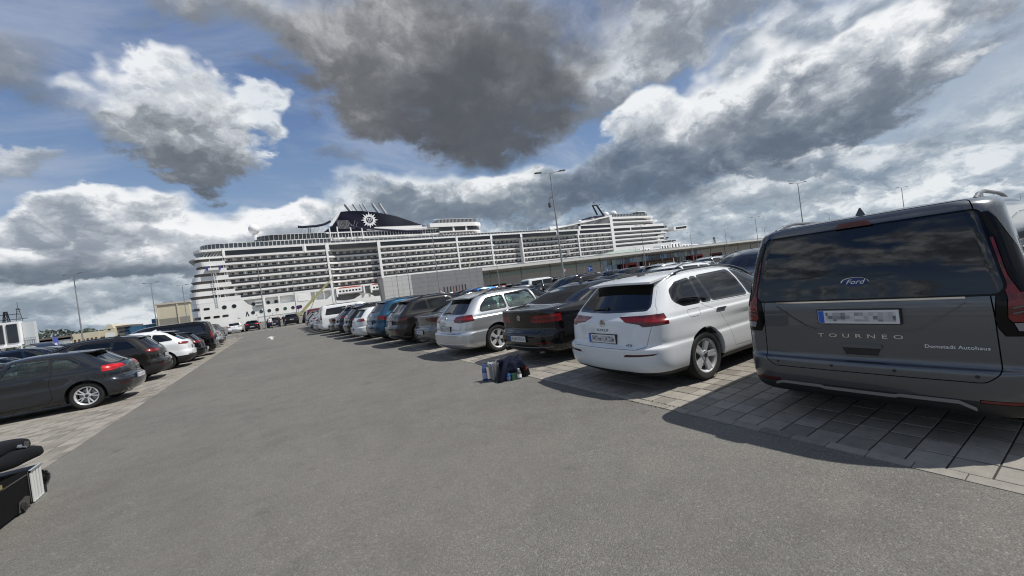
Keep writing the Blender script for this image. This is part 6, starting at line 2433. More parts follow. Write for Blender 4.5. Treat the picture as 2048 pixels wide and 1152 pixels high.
# slide tube and its arm
b = MB()
pt = [SHX(x, z, 194) for x, z in ((12.8, 38.2), (14.5, 38.0), (20, 38.2), (23.5, 38.9), (26.0, 40.2))]
b.path([(x, 194 - .2, z) for x, z in pt], .55, 10)
b.build('slide_tube', M_NAVY, ship)
b = MB()
pt = [SHX(x, z, 193) for x, z in ((33.5, 37.6), (39.5, 36.4), (50, 35.2), (60, 34.2), (67.5, 33.6))]
b.path([(x, 192.5, z) for x, z in pt], .45, 10)
b.build('slide_tube', M_NAVY, ship)
b = MB()
for x0 in (13.5, 15.0, 16.6, 18.3, 20, 21.7):
    b.tube((x0 * 1.02, 194.5, 36.4), (x0 * 1.02 + 1.3, 194.5, 38.6), .07, n=4)
b.tube((17.2, 194.5, 35.5), (17.2, 194.5, 38.5), .22, n=6)
b.tube((18.0, 194.5, 35.5), (18.0, 194.5, 38.5), .22, n=6)
tag(b.build('slide_truss', M_STEEL, ship), kind='stuff')
b = MB()
b.box(42, 72, 193.2, 193.8, 36.3, 36.9)
b.box(46, 70, 195, 196, 36.4, 38.0)
b.build('upper_bulwark', M_SHIP, ship)

# radomes
for nm, x, z, r_, Y in (('a', -3.0, 37.8, 2.05, 198), ('b', 196.4, 39.2, 2.1, 195), ('c', 203.6, 39.6, 2.35, 195), ('d', 183.8, 37.4, 1.3, 195), ('e', 172.5, 34.8, 1.6, 195)):
    X_, Z_ = SHX(x, z, Y)
    b = MB()
    b.sphere((X_, Y, Z_), r_ * Y / 189, 20)
    dome = b.build('radome', M_WHT, ship, 60)
    b = MB()
    b.tube((X_, Y, Z_ - r_ - 2.6), (X_, Y, Z_ - r_ * .7), r_ * .45, n=12)
    b.build('radome_base', M_WHT, dome)

# amidships lounge with rounded fore end
ox = 1.03
def lounge(z0, z1, xa, xb, ins, m_, name):
    pl = [(xa, SY + ins), (xb - 9, SY + ins)] + [(xb - 9 + 9 * sin(i / 10 * pi / 2), SY + ins + 12 * (1 - cos(i / 10 * pi / 2))) for i in range(1, 11)] + [(xb, SY + SB - ins - 12), (xb - 9, SY + SB - ins), (xa, SY + SB - ins)]
    b = MB()
    b.prism(pl, z0, z1, 'z')
    return b.build(name, m_, ship)
lounge(30.6, 33.3, 84, 104.0, 3.6, M_GREY, 'lounge_base')
lounge(33.3, 33.9, 78, 106.0, 2.8, M_SHIP, 'deck_edge')
lounge(33.9, 36.2, 78, 105.6, 3.2, M_DGL, 'lounge_windows')
lounge(36.2, 38.2, 73, 106.5, 2.6, M_SHIP, 'lounge_fascia')
lounge(38.2, 40.3, 78, 104.8, 3.6, M_GGL, 'lounge_screen')
b = MB()
for x in (86.0, 93.5):
    b.box(x - .5, x + .5, SY + 3.05, SY + 3.3, 33.9, 36.2)
for i in range(34):
    x = 78 + i * .8
    b.tube((x, SY + 3.5, 38.2), (x + .15, SY + 3.45, 40.3), .07, n=4)
b.box(76, 98, SY + 3.4, SY + 3.6, 40.25, 40.4)
tag(b.build('lounge_frames', M_SHIP, ship), kind='stuff')
b = MB()
for i in range(14):
    b.box(79 + i * 1.9, 79.25 + i * 1.9, SY + 1.5, SY + 1.7, 31.6, 32.4)
b.box(104, 150, SY + 3, SY + 8, 30.6, 31.2)
for i in range(18):
    b.tube((108 + i * 2.4, SY + 3, 31.1), (108 + i * 2.4, SY + 3, 32.3), .06, n=4)
tag(b.build('deck_fittings', M_SHIP, ship), kind='stuff')

# forward rise: sloping white roof over glass
b = MB()
b.prism([(148.3, 31.0), (200.2, 37.9), (200.2, 38.9), (171, 34.6), (148.3, 31.7)], SY, SY + 30, 'y')
b.build('sloping_roof', M_SHIP, ship)
b = MB()
b.prism([(152.5, 30.9), (171.5, 30.9), (171.5, 33.1), (166, 33.0), (152.5, 31.5)], SY + .3, SY + .6, 'y')
b.prism([(174, 33.4), (199.3, 33.4), (199.3, 37.4), (174, 34.0)], SY + .3, SY + .6, 'y')
b.prism([(172.6, 30.9), (199.3, 30.9), (199.3, 32.6), (172.6, 32.6)], SY + .25, SY + .6, 'y')
b.build('window_band', M_DGL, ship)
b = MB()
b.box(148.3, 201, SY + .61, SY + 20, 30.5, 33.5)
b.box(171, 200, SY + .02, SY + .4, 32.65, 33.4)
b.box(171.0, 172.6, SY + .02, SY + .5, 30.5, 33.4)
b.box(174, 200, SY + .61, SY + 20, 33.5, 36)
b.build('forward_house', M_SHIP, ship)
b = MB()
for i in range(46):
    x = 153.5 + i
    if x < 171 or x > 175:
        zt = 31.4 + (x - 152) * .105 if x < 171.5 else 33.9 + (x - 174) * .135
        z0 = 30.9 if x < 171.5 else 33.4
        b.box(x - .06, x + .06, SY + .2, SY + .31, z0, zt)
tag(b.build('window_frames', M_SHIP, ship), kind='stuff')

# forward block, decks with rounded and stepped fore ends
def fdeck(z0, z1, xe, m_, name, ins=0.0, xa=200.4):
    ex_, ey_ = 6.0, 9.0
    pl = [(xa, SY + ins), (xe - ex_, SY + ins)] + [(xe - ex_ + ex_ * sin(i / 8 * pi / 2), SY + ins + ey_ * (1 - cos(i / 8 * pi / 2))) for i in range(1, 9)] + [(xe, SY + SB - ey_), (xe - ex_, SY + SB - ins), (xa, SY + SB - ins)]
    b = MB()
    b.prism(pl, z0, z1, 'z')
    return b.build(name, m_, ship)
fdeck(15.0, 37.2, 250.0, M_WALL, 'forward_core', 2.0)
fdeck(10.0, 16.9, 268.0, M_SHIP, 'forward_base', .1)
for z0, z1, xe in ((18.5, 19.55, 258), (21.35, 22.35, 258), (24.2, 25.2, 262), (26.9, 27.85, 264), (29.8, 31.55, 259.5), (33.6, 34.6, 253), (36.3, 37.7, 248)):
    fdeck(z0, z1, xe, M_SHIP, 'deck_edge')
fdeck(27.85, 29.8, 264, M_DGL, 'window_band', .3)
fdeck(37.7, 39.6, 243.5, M_GGL, 'glass_screen', .8, 203)
fdeck(39.0, 41.0, 243, M_GGL, 'top_screen', 2.0, 231)
fdeck(40.9, 41.3, 243.6, M_SHIP, 'deck_edge', 1.5, 230)
rail, divs, wins = MB(), MB(), MB()
for z0, xe in ((16.95, 248), (19.6, 250), (22.4, 254), (25.25, 258), (31.6, 250), (34.65, 244)):
    rail.box(202.2, xe - 7, SY + .06, SY + .12, z0, z0 + .75)
    x = 202.6
    while x < xe - 8:
        divs.box(x - .06, x + .06, SY + .2, SY + 2.1, z0, z0 + 1.7)
        wins.box(x + .35, x + 1.55, SY + 1.85, SY + 2.1, z0, z0 + 1.45)
        x += 2.1
for nm, mb, mm in (('balcony_glass', rail, M_BRAIL), ('balcony_divider', divs, M_DIV), ('cabin_window', wins, M_DGL)):
    tag(mb.build(nm, mm, ship), kind='stuff')
b = MB()
b.box(218.4, 219.2, SY - .05, SY + .6, 27.8, 29.85)
for i in range(26):
    b.box(204 + i * 1.5, 204.12 + i * 1.5, SY + .7, SY + .82, 37.7, 39.6)
for i in range(9):
    b.box(256 + i * 1.1, 256.12 + i * 1.1, SY + .2, SY + .33, 27.85, 29.8)
tag(b.build('pier_frames', M_SHIP, ship), kind='stuff')
# bridge wing
b = MB()
b.prism([(262, 25.3), (277.2, 25.7), (279.5, 28.6), (277.8, 28.8), (262, 28.0)], SY - 3.2, SY + 5, 'y')
b.build('bridge_wing', M_SHIP, ship)
b = MB()
b.prism([(264.5, 26.1), (276.9, 26.5), (278.5, 28.2), (264.5, 27.6)], SY - 3.3, SY - 3.21, 'y')
b.build('bridge_glass', M_DGL, ship)
# stepped white foredeck
for z0, z1, xe, ins in ((19.55, 21.35, 263, .6), (22.35, 23.2, 262.5, .9), (16.9, 18.6, 270, .8), (14.6, 16.9, 276, .5), (12.5, 14.6, 283, 1.2), (10.0, 12.9, 292, 2.2)):
    fdeck(z0, z1, xe, M_SHIP, 'foredeck_step', ins, 247 if z0 > 16 else 240)
b = MB()
for x0, x1, z0, z1 in ((250, 254.5, 20.0, 21.0), (256, 259.5, 20.1, 21.1), (252, 256.5, 17.2, 18.2), (258, 262, 17.4, 18.3), (263.8, 267.5, 17.4, 18.3), (264, 270, 15.3, 15.9)):
    b.box(x0, x1, SY + .3, SY + 1.0, z0, z1)
tag(b.build('mooring_windows', M_DGL, ship), kind='stuff')
b = MB()                                                         # foremast: black twin-legged radar mast
mx, mz = 192.5, 47.6
b.tube((191.3, 195, 47.0), (194.6, 195, 40.6), .62, n=6)
b.tube((195.0, 195, 47.4), (200.8, 195, 39.5), .62, n=6)
b.tube((191.2, 195, 47.0), (195.2, 195, 47.5), .62, n=6)
b.tube((193.0, 195, 47.2), (192.8, 195, 49.4), .20, n=5)
b.tube((191.6, 195, 48.9), (193.8, 195, 48.9), .12, n=4)
b.tube((197.2, 195, 45.2), (200.2, 195, 45.9), .16, n=4)
b.tube((196.2, 195, 46.5), (198.6, 195, 48.2), .14, n=4)
b.tube((199.0, 195, 43.0), (201.5, 195, 43.6), .16, n=4)
b.build('radar_mast', MT['black'], ship)
b = MB()
b.prism([(186.0, 38.2), (187.0, 39.3), (199.5, 39.9), (199.5, 39.2)], 193, 205, 'y')
b.build('wing_roof', M_NAVY, ship)
for x, h in ((110, 3.5), (118, 2.4), (134, 3.0), (209.5, 4.2), (224, 3.2)):
    b = MB()
    z0 = 30.6 if x < 150 else 39.5
    b.tube((x, SY + 4, z0), (x, SY + 4, z0 + h), .09, n=4)
    b.build('aerial', M_SHIP, ship)

# yellow telescopic crane boom on the quay
cr = thing('telescopic_crane', 'yellow-green telescopic crane boom raised in front of the ship', 'crane', (9.0, 170, 0))
b = MB()
def seg(p, q, w_):
    b = MB()
    P_, Q_ = Vector(p), Vector(q)
    d = (Q_ - P_).normalized()
    n_ = Vector((-d.z, 0, d.x)) * w_
    b.v += [tuple(P_ - n_ + Vector((0, -w_, 0))), tuple(P_ + n_ + Vector((0, -w_, 0))), tuple(Q_ + n_ + Vector((0, -w_, 0))), tuple(Q_ - n_ + Vector((0, -w_, 0))),
            tuple(P_ - n_ + Vector((0, w_, 0))), tuple(P_ + n_ + Vector((0, w_, 0))), tuple(Q_ + n_ + Vector((0, w_, 0))), tuple(Q_ - n_ + Vector((0, w_, 0)))]
    for f in ((3, 2, 1, 0), (4, 5, 6, 7), (0, 1, 5, 4), (1, 2, 6, 5), (2, 3, 7, 6), (3, 0, 4, 7)):
        b.f.append(f)
        b.mi.append(0)
    return b
M_YEL = mat('crane_yellow', (.33, .32, .15), .5, vary=(.8, .1))
seg((-.6, 0, 1.2), (5.2, 0, 7.0), .50).build('boom_section', M_YEL, cr)
seg((5.0, 0, 6.8), (9.8, 0, 11.3), .36).build('boom_section', M_YEL, cr)
seg((9.6, 0, 11.1), (12.6, 0, 14.1), .24).build('boom_section', M_YEL, cr)
b = MB()
b.tube((2.2, 0, .6), (5.0, 0, 6.6), .14, n=6)
b.build('lift_cylinder', M_STEEL, cr)
b = MB()
b.box(-2.5, 3.5, -1.2, 1.4, .3, 1.7)
b.build('carrier', M_YEL, cr)
cr2 = thing('small_yellow_crane', 'thin pale yellow crane jib above the left canopy corner against the ship', 'crane', (82.4, 172, 0))
b = MB()
b.tube((-.6, 0, 0), (.1, 0, 13.0), .35, .3, 8)
b.build('jib', mat('pale_yellow', (.55, .52, .25), .5), cr2)
b = MB()
b.tube((.1, 0, 12.9), (1.3, 0, 16.3), .25, .15, 8)
b.build('jib_tip', bpy.data.materials['pale_yellow'], cr2)

# ================================================================== parked cars
RG, LG = 'cars parked along the right side of the lane', 'cars parked along the left side of the lane'
car('mpv', 'dark grey people carrier with large black rear window, nearest on the right', 'car', 4.03, 1.30, 2.0, RG)
car('estate', 'white estate car with black rear glass parked beside the dark grey people carrier', 'car', 3.72, 4.03, -2.0, RG)
car('saloon', 'black saloon with a boot lid between the white and the silver estate', 'car', 4.05, 6.66, 3.5, RG)
car('estate_silver', 'silver estate car with clear rear glass and red tail lights behind the black saloon', 'car', 3.48, 9.26, 3.5, RG)
car('coupe', 'grey fastback coupe with slim dark red lights next to the silver estate', 'car', 3.72, 11.85, 4, RG)
car('suv_black', 'dark brownish SUV with black wheels between the grey coupe and the blue SUV', 'car', 3.32, 14.1, 2, RG)
car('suv_blue', 'tall petrol blue SUV with black roof spoiler in the right row', 'car', 3.15, 16.6, 4, RG)
car('hatch_white', 'small white hatchback with red lights behind the petrol blue SUV', 'car', 2.92, 19.2, 3, RG)
car('suv_black', 'black SUV squeezed between the white hatchback and a blue crossover', 'car', 2.92, 21.7, 2, RG, swap='black')
car('crossover_white', 'dark blue crossover with chrome window line in front of the white van', 'car', 2.82, 24.2, 2, RG, swap='navy')
car('coupe', 'silver grey hatch-backed car half hidden just before the white van', 'car', 2.74, 26.7, 2, RG)
car('van_white', 'white passenger van with long dark side window in the right row', 'van', 2.45, 29.9, 0, RG, name='parked_van')
far_r = [('hatch_white', 'silver', 'silver hatchback immediately beyond the white van', 2.3, 32.6), ('crossover_white', 'silver', 'silver crossover second beyond the white van', 2.3, 35.1),
         ('estate', 'white', 'white estate third beyond the white van', 2.3, 37.6), ('suv_black', 'black', 'black SUV near the far end of the right row', 2.3, 40.1),
         ('suv_blue', 'brown', 'brownish SUV next to the maroon people carrier', 2.4, 42.6), ('mpv', 'maroon', 'maroon people carrier at the far end of the right row', 2.6, 45.2)]
for k, sw, lb, x, y in far_r:
    car(k, lb, 'car', x, y, rnd.uniform(-2, 3), RG, swap=sw)

car('hatch', 'dark grey hatchback with silver twin-spoke wheels, nearest on the left', 'car', -3.22, 14.2, 177, LG)
car('crossover_grey', 'brownish grey crossover with black lower cladding behind the dark grey hatchback', 'car', -3.35, 18.4, 180, LG)
car('crossover_white', 'white crossover with black sills between the brownish crossover and the black hatch', 'car', -3.10, 21.95, 181, LG, swap='white')
car('hatch_white', 'black hatchback tucked between the white crossover and the black van', 'car', -3.0, 24.5, 180, LG, swap='black')
car('van_black', 'long black van with dark windows in the left row', 'van', -2.85, 27.2, 180, LG, name='parked_van')
far_l = [('estate', 'brown', 'dark estate directly beyond the black van', -3.2, 30.6), ('crossover_white', 'silver', 'silver crossover with red lights beyond the black van', -3.2, 33.6),
         ('hatch_white', 'grey', 'grey hatchback beyond the silver crossover on the left', -3.3, 36.6), ('suv_black', 'brown', 'dark SUV farther up the left row', -3.5, 39.6),
         ('suv_blue', 'black', 'black SUV near the end of the left row', -3.8, 43.2), ('hatch', 'dgrey', 'dark hatchback at the end of the left row', -4.2, 47.5)]
for k, sw, lb, x, y in far_l:
    car(k, lb, 'car', x, y, 180 + rnd.uniform(-2, 2), LG, swap=sw)
EG = 'cars at the end of the lane'
for k, sw, lb, x, y, th in (('hatch_white', 'white', 'small white hatchback left of the black one at the lane end', -4.95, 66.3, 90), ('hatch', 'black', 'black hatchback left of the lamp post at the lane end', -2.9, 65.8, 90),
        ('hatch_white', 'navy', 'dark blue hatchback right of the lamp post at the lane end', -.3, 66.5, 90), ('suv_black', 'black', 'black SUV behind the walking people at the lane end', 2.0, 66.0, 90),
        ('suv_blue', 'dgrey', 'dark grey SUV right of the walking people at the lane end', 4.4, 65.5, 90), ('crossover_grey', 'silver', 'silver crossover at the right of the lane end', 6.9, 65.2, 90),
        ('mpv', 'maroon', 'maroon people carrier farthest right at the lane end', 9.3, 65.2, 90), ('estate', 'silver', 'silver estate at the far left behind the lane end kerb', -8.5, 66, 90),
        ('saloon', 'dgrey', 'dark saloon at the far left behind the lane end kerb', -11.2, 66, 90)):
    car(k, lb, 'car', x, y, th, EG, swap=sw)

car('saloon', 'dark saloon at the extreme right behind the people carrier', 'car', 14.0, 1.1, 180, 'cars in the second row on the right')
# second row on the right, nose to nose
SG = 'cars in the second row on the right'
car('suv_blue', 'dark grey SUV seen over the bonnet between the white estate and the people carrier', 'car', 14.0, 6.0, 181, SG, swap='dgrey')
car('estate_silver', 'white estate with white roof rails seen above the roof of the white estate in front', 'car', 14.2, 9.0, 180, SG, swap='white')
car('saloon', 'dark saloon roof seen above the black saloon', 'car', 14.0, 11.6, 180, SG)
car('suv_black', 'dark SUV roof seen between the silver estate and the black saloon', 'car', 14.1, 14.2, 180, SG, swap='black')
car('coupe', 'black low car in the second row beside the dark SUV', 'car', 14.2, 17.2, 180, SG, swap='black')
car('van_white', 'white van roof seen above the silver estate', 'van', 20.8, 32.0, 0, 'far cars third row', name='parked_van')
for k, sw, lb, y in (('hatch_white', 'silver', 'silver hatchback right of the blue roof behind the coupe', 20.0), ('estate', 'brown', 'dark estate behind the brownish SUV', 22.7),
                     ('suv_blue', 'bblue', 'bright blue SUV roof visible above the dark SUV', 25.4), ('crossover_grey', 'black', 'black crossover beside the bright blue SUV in the second row', 28.1),
                     ('estate', 'white', 'white estate roof right of the white van in the second row', 30.9), ('saloon', 'dgrey', 'dark saloon in the second row far along', 33.6),
                     ('hatch_white', 'white', 'white hatchback in the second row far along', 36.3), ('suv_black', 'brown', 'brown SUV in the second row far along', 39.0)):
    car(k, lb, 'car', 14.1 + rnd.uniform(-.2, .3), y, 180 + rnd.uniform(-1.5, 1.5), SG, swap=sw)

# rows farther off: the same bodies joined into one mesh each, too small to show their parts
FAR = {}
def far_mesh(kind):
    if kind in FAR:
        return FAR[kind]
    root = CARS[kind]
    bpy.context.view_layer.update()
    inv_ = root.matrix_world.inverted()
    vs, fs, mi, mats = [], [], [], []
    def go(o):
        if o.type == 'MESH' and not o.name.startswith(('seat', 'floor', 'badge', 'letter', 'wiper', 'door_handle', 'number')):
            T_ = inv_ @ o.matrix_world
            k = len(vs)
            vs.extend([tuple(T_ @ v.co) for v in o.data.vertices])
            fl = T_.determinant() < 0
            for p in o.data.polygons:
                q = [k + i for i in p.vertices]
                fs.append(tuple(reversed(q)) if fl else tuple(q))
                m_ = o.data.materials[p.material_index]
                if m_.name not in mats:
                    mats.append(m_.name)
                mi.append(mats.index(m_.name))
        for c in o.children:
            go(c)
    go(root)
    me = bpy.data.meshes.new('far_car')
    me.from_pydata(vs, [], fs)
    for n_ in mats:
        me.materials.append(bpy.data.materials[n_])
    me.polygons.foreach_set('material_index', mi)
    me.polygons.foreach_set('use_smooth', [True] * len(fs))
    me.set_sharp_from_angle(angle=radians(30))
    FAR[kind] = me
    return me

KN = ['estate', 'saloon', 'estate_silver', 'suv_black', 'suv_blue', 'hatch_white', 'crossover_grey', 'hatch', 'crossover_white']
DESC = dict(white='white', silver='silver', grey='grey', dgrey='dark grey', black='black', blue='petrol blue', navy='dark blue', brown='brown', maroon='maroon')
CN = ['white', 'white', 'silver', 'silver', 'grey', 'dgrey', 'black', 'black', 'blue', 'navy', 'brown', 'maroon', 'white']
BODY = dict(estate='estate', saloon='saloon', estate_silver='estate', suv_black='SUV', suv_blue='SUV', hatch_white='hatchback', crossover_grey='crossover', hatch='hatchback', crossover_white='crossover')
r = random.Random(21)
USED = set()
def far_row(X, th, ys, where, grp, prob=.86):
    last = None
    for y in ys:
        if r.random() > prob:
            continue
        k, c = r.choice(KN), r.choice(CN)
        me = far_mesh(k)
        o = link_mesh('parked_car', me, None, (X + r.uniform(-.3, .3), y + r.uniform(-.15, .15), 0), (0, 0, radians(th - 90 + r.uniform(-2, 2))))
        for sl in o.material_slots:
            if sl.material.name.startswith('paint_'):
                sl.link = 'OBJECT'
                sl.material = PAINTS[c]
        me_ = '%s %s' % (DESC[c], BODY[k])
        lb = '%s %s, %s' % (me_, where, 'first of its row' if last is None else 'just beyond a ' + last)
        if lb in USED:
            lb = 'farther ' + lb
        USED.add(lb)
        tag(o, lb, 'car', grp)
        last = me_

def yr(a, b, s_=2.6):
    out = []
    while a < b:
        out.append(a)
        a += s_
    return out
far_row(20.4, 0, [y for y in yr(-4.0, 64) if abs(y - 32) > 2.4], 'in third row right', 'far cars third row')
far_row(30.4, 180, yr(-3, 70), 'in fourth row right', 'far cars fourth row')
far_row(37.2, 0, yr(12, 76, 3.2), 'in fifth row right', 'far cars fifth row', .7)
far_row(53.5, 180, yr(16, 84, 3.4), 'in row before terminal', 'far cars sixth row', .6)
far_row(62, 0, yr(30, 96, 4.2), 'near the terminal canopy', 'far cars by the terminal', .6)
far_row(84, 0, yr(40, 112, 4.6), 'near the terminal entrance', 'far cars near the entrance', .6)
far_row(104, 0, yr(52, 116, 5.2), 'near the red portals', 'far cars beside the portals', .6)
for k, sw, lb, y in (('estate', 'white', 'long white estate roof directly behind the dark grey hatchback', 17.6), ('suv_blue', 'white', 'white SUV roof between the hatchback and the brownish crossover', 21.6), ('hatch_white', 'silver', 'silver hatchback in the second row left of the crossover', 25.2)):
    car(k, lb, 'car', -13.2, y, 1, 'cars in the second row on the left', swap=sw)
far_row(-13.3, 0, yr(28.5, 56, 2.7), 'in second row left', 'far cars left second row')
far_row(-19.7, 180, yr(30, 58, 2.8), 'in third row left', 'far cars left third row', .7)
far_row(-30, 0, yr(44, 92, 3.4), 'in far left row', 'far cars far left', .7)
for i, (x, y, c, k) in enumerate(((-16.5, 41.5, 'white', 'suv_blue'), (-18.6, 44.5, 'white', 'estate'))):
    o = link_mesh('parked_car', far_mesh(k), None, (x, y, 0), (0, 0, radians(95)))
    for sl in o.material_slots:
        if sl.material.name.startswith('paint_'):
            sl.link = 'OBJECT'
            sl.material = PAINTS[c]
    tag(o, ['white SUV crossing the far left aisle', 'white estate crossing the far left aisle behind the people'][i], 'car')

# car with raised tailgate behind the dark grey hatchback
root = copy_tree(CARS['hatch_white'])
root.name = 'parked_car'
root.location, root.rotation_euler = (-17.4, 50.5, 0), (0, 0, radians(-120))
for o in list(root.children):
    if o.name.startswith(('tailgate', 'rear_window', 'wiper', 'spoiler')):
        bpy.data.objects.remove(o)
    else:
        for sl in (o.material_slots if o.type == 'MESH' else []):
            if sl.material and sl.material.name.startswith('paint_'):
                sl.link = 'OBJECT'
                sl.material = PAINTS['silver']
tag(root, 'silver hatchback with its black tailgate raised high, far left beyond the roofs', 'car')
b = MB()
b.prism([(.75, 1.38), (.0, 1.98), (-.35, 2.05), (-.38, 1.98), (-.02, 1.86), (.75, 1.32)], -.62, .62, 'x')
b.build('raised_tailgate', MT['gloss'], root, 30)

# ================================================================== signs
def round_sign(x, y, h, label, face, m_):
    t = thing('traffic_sign', label, 'sign', (x, y, 0), radians(-31))
    b = MB()
    b.tube((0, 0, 0), (0, 0, h - .3), .04, n=8)
    b.build('sign_post', M_POLE, t)
    b = MB()
    b.tube((0, -.03, h), (0, 0, h), .42, n=24)
    b.tube((0, -.04, h), (0, -.03, h), .30, n=24, mi=1)
    b.build('sign_face', [m_, face], t)
    return t
M_PUR, M_SR = mat('sign_purple', (.16, .02, .22), .5), mat('sign_red', (.5, .03, .05), .5)
round_sign(4.3, 93, 2.75, 'round purple sign on a post in front of the white hull', M_PUR, M_PUR)
round_sign(49.5, 60.5, 2.9, 'round red and white sign left of the tall camera lamp post', MT['white'], M_SR)
round_sign(30.2, 78, 2.0, 'small red ringed sign in front of the light cladding', MT['white'], M_SR)
t = thing('info_sign', 'blue information sign right of the tall camera lamp post', 'sign', (54.0, 58, 0), radians(-31))
b = MB()
b.tube((0, 0, 0), (0, 0, 2.4), .05, n=8)
b.build('sign_post', M_POLE, t)
b = MB()
b.box(-.45, .45, -.05, 0, 2.0, 3.1)
b.build('sign_face', MT['eublue'], t)
b = MB()
b.box(-.3, -.1, -.06, -.05, 2.2, 2.9)
b.box(.05, .3, -.06, -.05, 2.5, 2.7)
b.build('sign_print', MT['white'], t)
for x, y, lb in ((104, 103, 'white bollard post at the foot of the entrance left'), (121, 98, 'white bollard post at the foot of the entrance right'), (83.0, 60, 'white marker post between the far cars and the brown sign')):
    b = MB()
    b.tube((0, 0, 0), (0, 0, 1.7), .30, .22, 10)
    b.tube((0, 0, 1.7), (0, 0, 2.6), .10, .08, 8)
    tag(b.build('marker_post', MT['white'], None, 40, (x, y, 0)), lb, 'post')
t = thing('banner_flag', 'blue and white beach flag far left before the warehouse', 'flag', (-40.5, 122, 0))
b = MB()
b.tube((0, 0, 0), (0, 0, 3.6), .04, n=6)
b.build('flag_pole', M_POLE, t)
b = MB()
b.prism([(.05, 1.0), (.8, 1.0), (.75, 3.3), (.05, 3.6)], 0, .03, 'y')
b.build('flag_cloth', mat('flag_blue', (.08, .12, .45), .7), t)
b = MB()
b.box(.2, .6, -.01, 0, 1.3, 2.2)
b.build('flag_print', MT['white'], t)

# ================================================================== people
SKIN_M = mat('skin', (.42, .25, .18), .55)
def person(x, y, rot, label, top, bottom, hair, step=.18, h=1.75, bag=None):
    t = thing('person', label, 'person', (x, y, 0), rot, None)
    s_ = h / 1.75
    J = {'pel': (0, 0, .95), 'waist': (0, .0, 1.08), 'chest': (0, .01, 1.32), 'neck': (0, 0, 1.48), 'head': (0, -.02, 1.60), 'crown': (0, -.01, 1.70),
         'hl': (.09, 0, .92), 'kl': (.10, -step * .6, .50), 'al': (.10, -step * .4, .09), 'tl': (.11, -step * .4 - .16, .04),
         'hr': (-.09, 0, .92), 'kr': (-.10, step * .3, .50), 'ar': (-.10, step * 1.2, .12), 'tr': (-.11, step * 1.2 - .14, .05),
         'sl': (.18, .01, 1.40), 'el': (.24, .05, 1.13), 'wl': (.24, -.08, .90), 'fl': (.24, -.13, .80),
         'sr': (-.18, .01, 1.40), 'er': (-.24, .04, 1.13), 'wr': (-.25, -.10, .92), 'fr': (-.25, -.15, .83)}
    R_ = dict(pel=.15, waist=.13, chest=.155, neck=.06, head=.095, crown=.075, hl=.095, kl=.065, al=.048, tl=.04, hr=.095, kr=.065, ar=.048, tr=.04,
              sl=.07, el=.045, wl=.032, fl=.03, sr=.07, er=.045, wr=.032, fr=.03)
    E_ = [('pel', 'waist'), ('waist', 'chest'), ('chest', 'neck'), ('neck', 'head'), ('head', 'crown'), ('pel', 'hl'), ('hl', 'kl'), ('kl', 'al'), ('al', 'tl'),
          ('pel', 'hr'), ('hr', 'kr'), ('kr', 'ar'), ('ar', 'tr'), ('chest', 'sl'), ('sl', 'el'), ('el', 'wl'), ('wl', 'fl'), ('chest', 'sr'), ('sr', 'er'), ('er', 'wr'), ('wr', 'fr')]
    ks = list(J)
    me = bpy.data.meshes.new('body')
    me.from_pydata([tuple(c * s_ for c in J[k]) for k in ks], [(ks.index(a), ks.index(c)) for a, c in E_], [])
    o = bpy.data.objects.new('tmp', me)
    COL.objects.link(o)
    md = o.modifiers.new('s', 'SKIN')
    for i, k in enumerate(ks):
        me.skin_vertices[0].data[i].radius = (R_[k] * s_, R_[k] * s_ * (.8 if k in ('chest', 'waist', 'pel') else 1))
        me.skin_vertices[0].data[i].use_root = (k == 'pel')
    sb = o.modifiers.new('d', 'SUBSURF')
    sb.levels = 1
    bpy.context.view_layer.update()
    m2 = bpy.data.meshes.new_from_object(o.evaluated_get(bpy.context.evaluated_depsgraph_get()))
    bpy.data.objects.remove(o)
    m2.materials.clear()
    for mm in (top, bottom, SKIN_M, hair):
        m2.materials.append(mm)
    for p in m2.polygons:
        z = p.center.z / s_
        ax_ = abs(p.center.x) / s_
        p.use_smooth = True
        p.material_index = 0 if z > .96 else 1
        if z > 1.47 or (ax_ > .19 and z < 1.02):
            p.material_index = 2
        if z > 1.66 or (z > 1.56 and p.center.y > .03):
            p.material_index = 3
        if z < .12:
            p.material_index = 3
    link_mesh('body', m2, t)
    if bag:
        b = MB()
        b.prism(rounded([(-.16, .05), (.16, .05), (.16, .62), (-.16, .62)], .04), .35, .58, 'y')
        b.build('trolley_case', bag, t, 40) if False else None
    return t

def cloth(n, c):
    return mat('cloth_' + n, c, .85)
C_W, C_B, C_P, C_G, C_N = cloth('white', (.6, .6, .6)), cloth('black', (.012, .012, .014)), cloth('pink', (.45, .06, .12)), cloth('grey', (.16, .16, .17)), cloth('navy', (.02, .03, .07))
H_D, H_B = cloth('dark_hair', (.015, .01, .008)), cloth('grey_hair', (.25, .21, .15))
person(-.62, 60.6, .5, 'person in a white and dark top walking at the end of the lane', C_W, C_B, H_D, .2, 1.62)
person(.35, 61.2, .2, 'person in black clothes standing next to the walker at the lane end', C_B, C_B, H_D, .05, 1.62)
person(.95, 61.6, -.3, 'person in black carrying a bag, rightmost at the lane end', C_B, C_N, H_D, .12, 1.62)
person(-20.9, 55.0, .4, 'person in a pink top far left beyond the grey hatchback', C_P, C_N, H_D, .1, 1.68)
person(-20.2, 55.4, .1, 'grey-haired person far left between two dark-haired people', C_G, C_G, H_B, .1, 1.66)
person(-18.9, 52.6, -.2, 'dark-haired person in dark clothes right of the grey-haired person', C_B, C_B, H_D, .1, 1.74)
person(-21.6, 56.6, .3, 'person in dark clothes farthest left behind the grey hatchback', C_N, C_B, H_D, .1, 1.70)

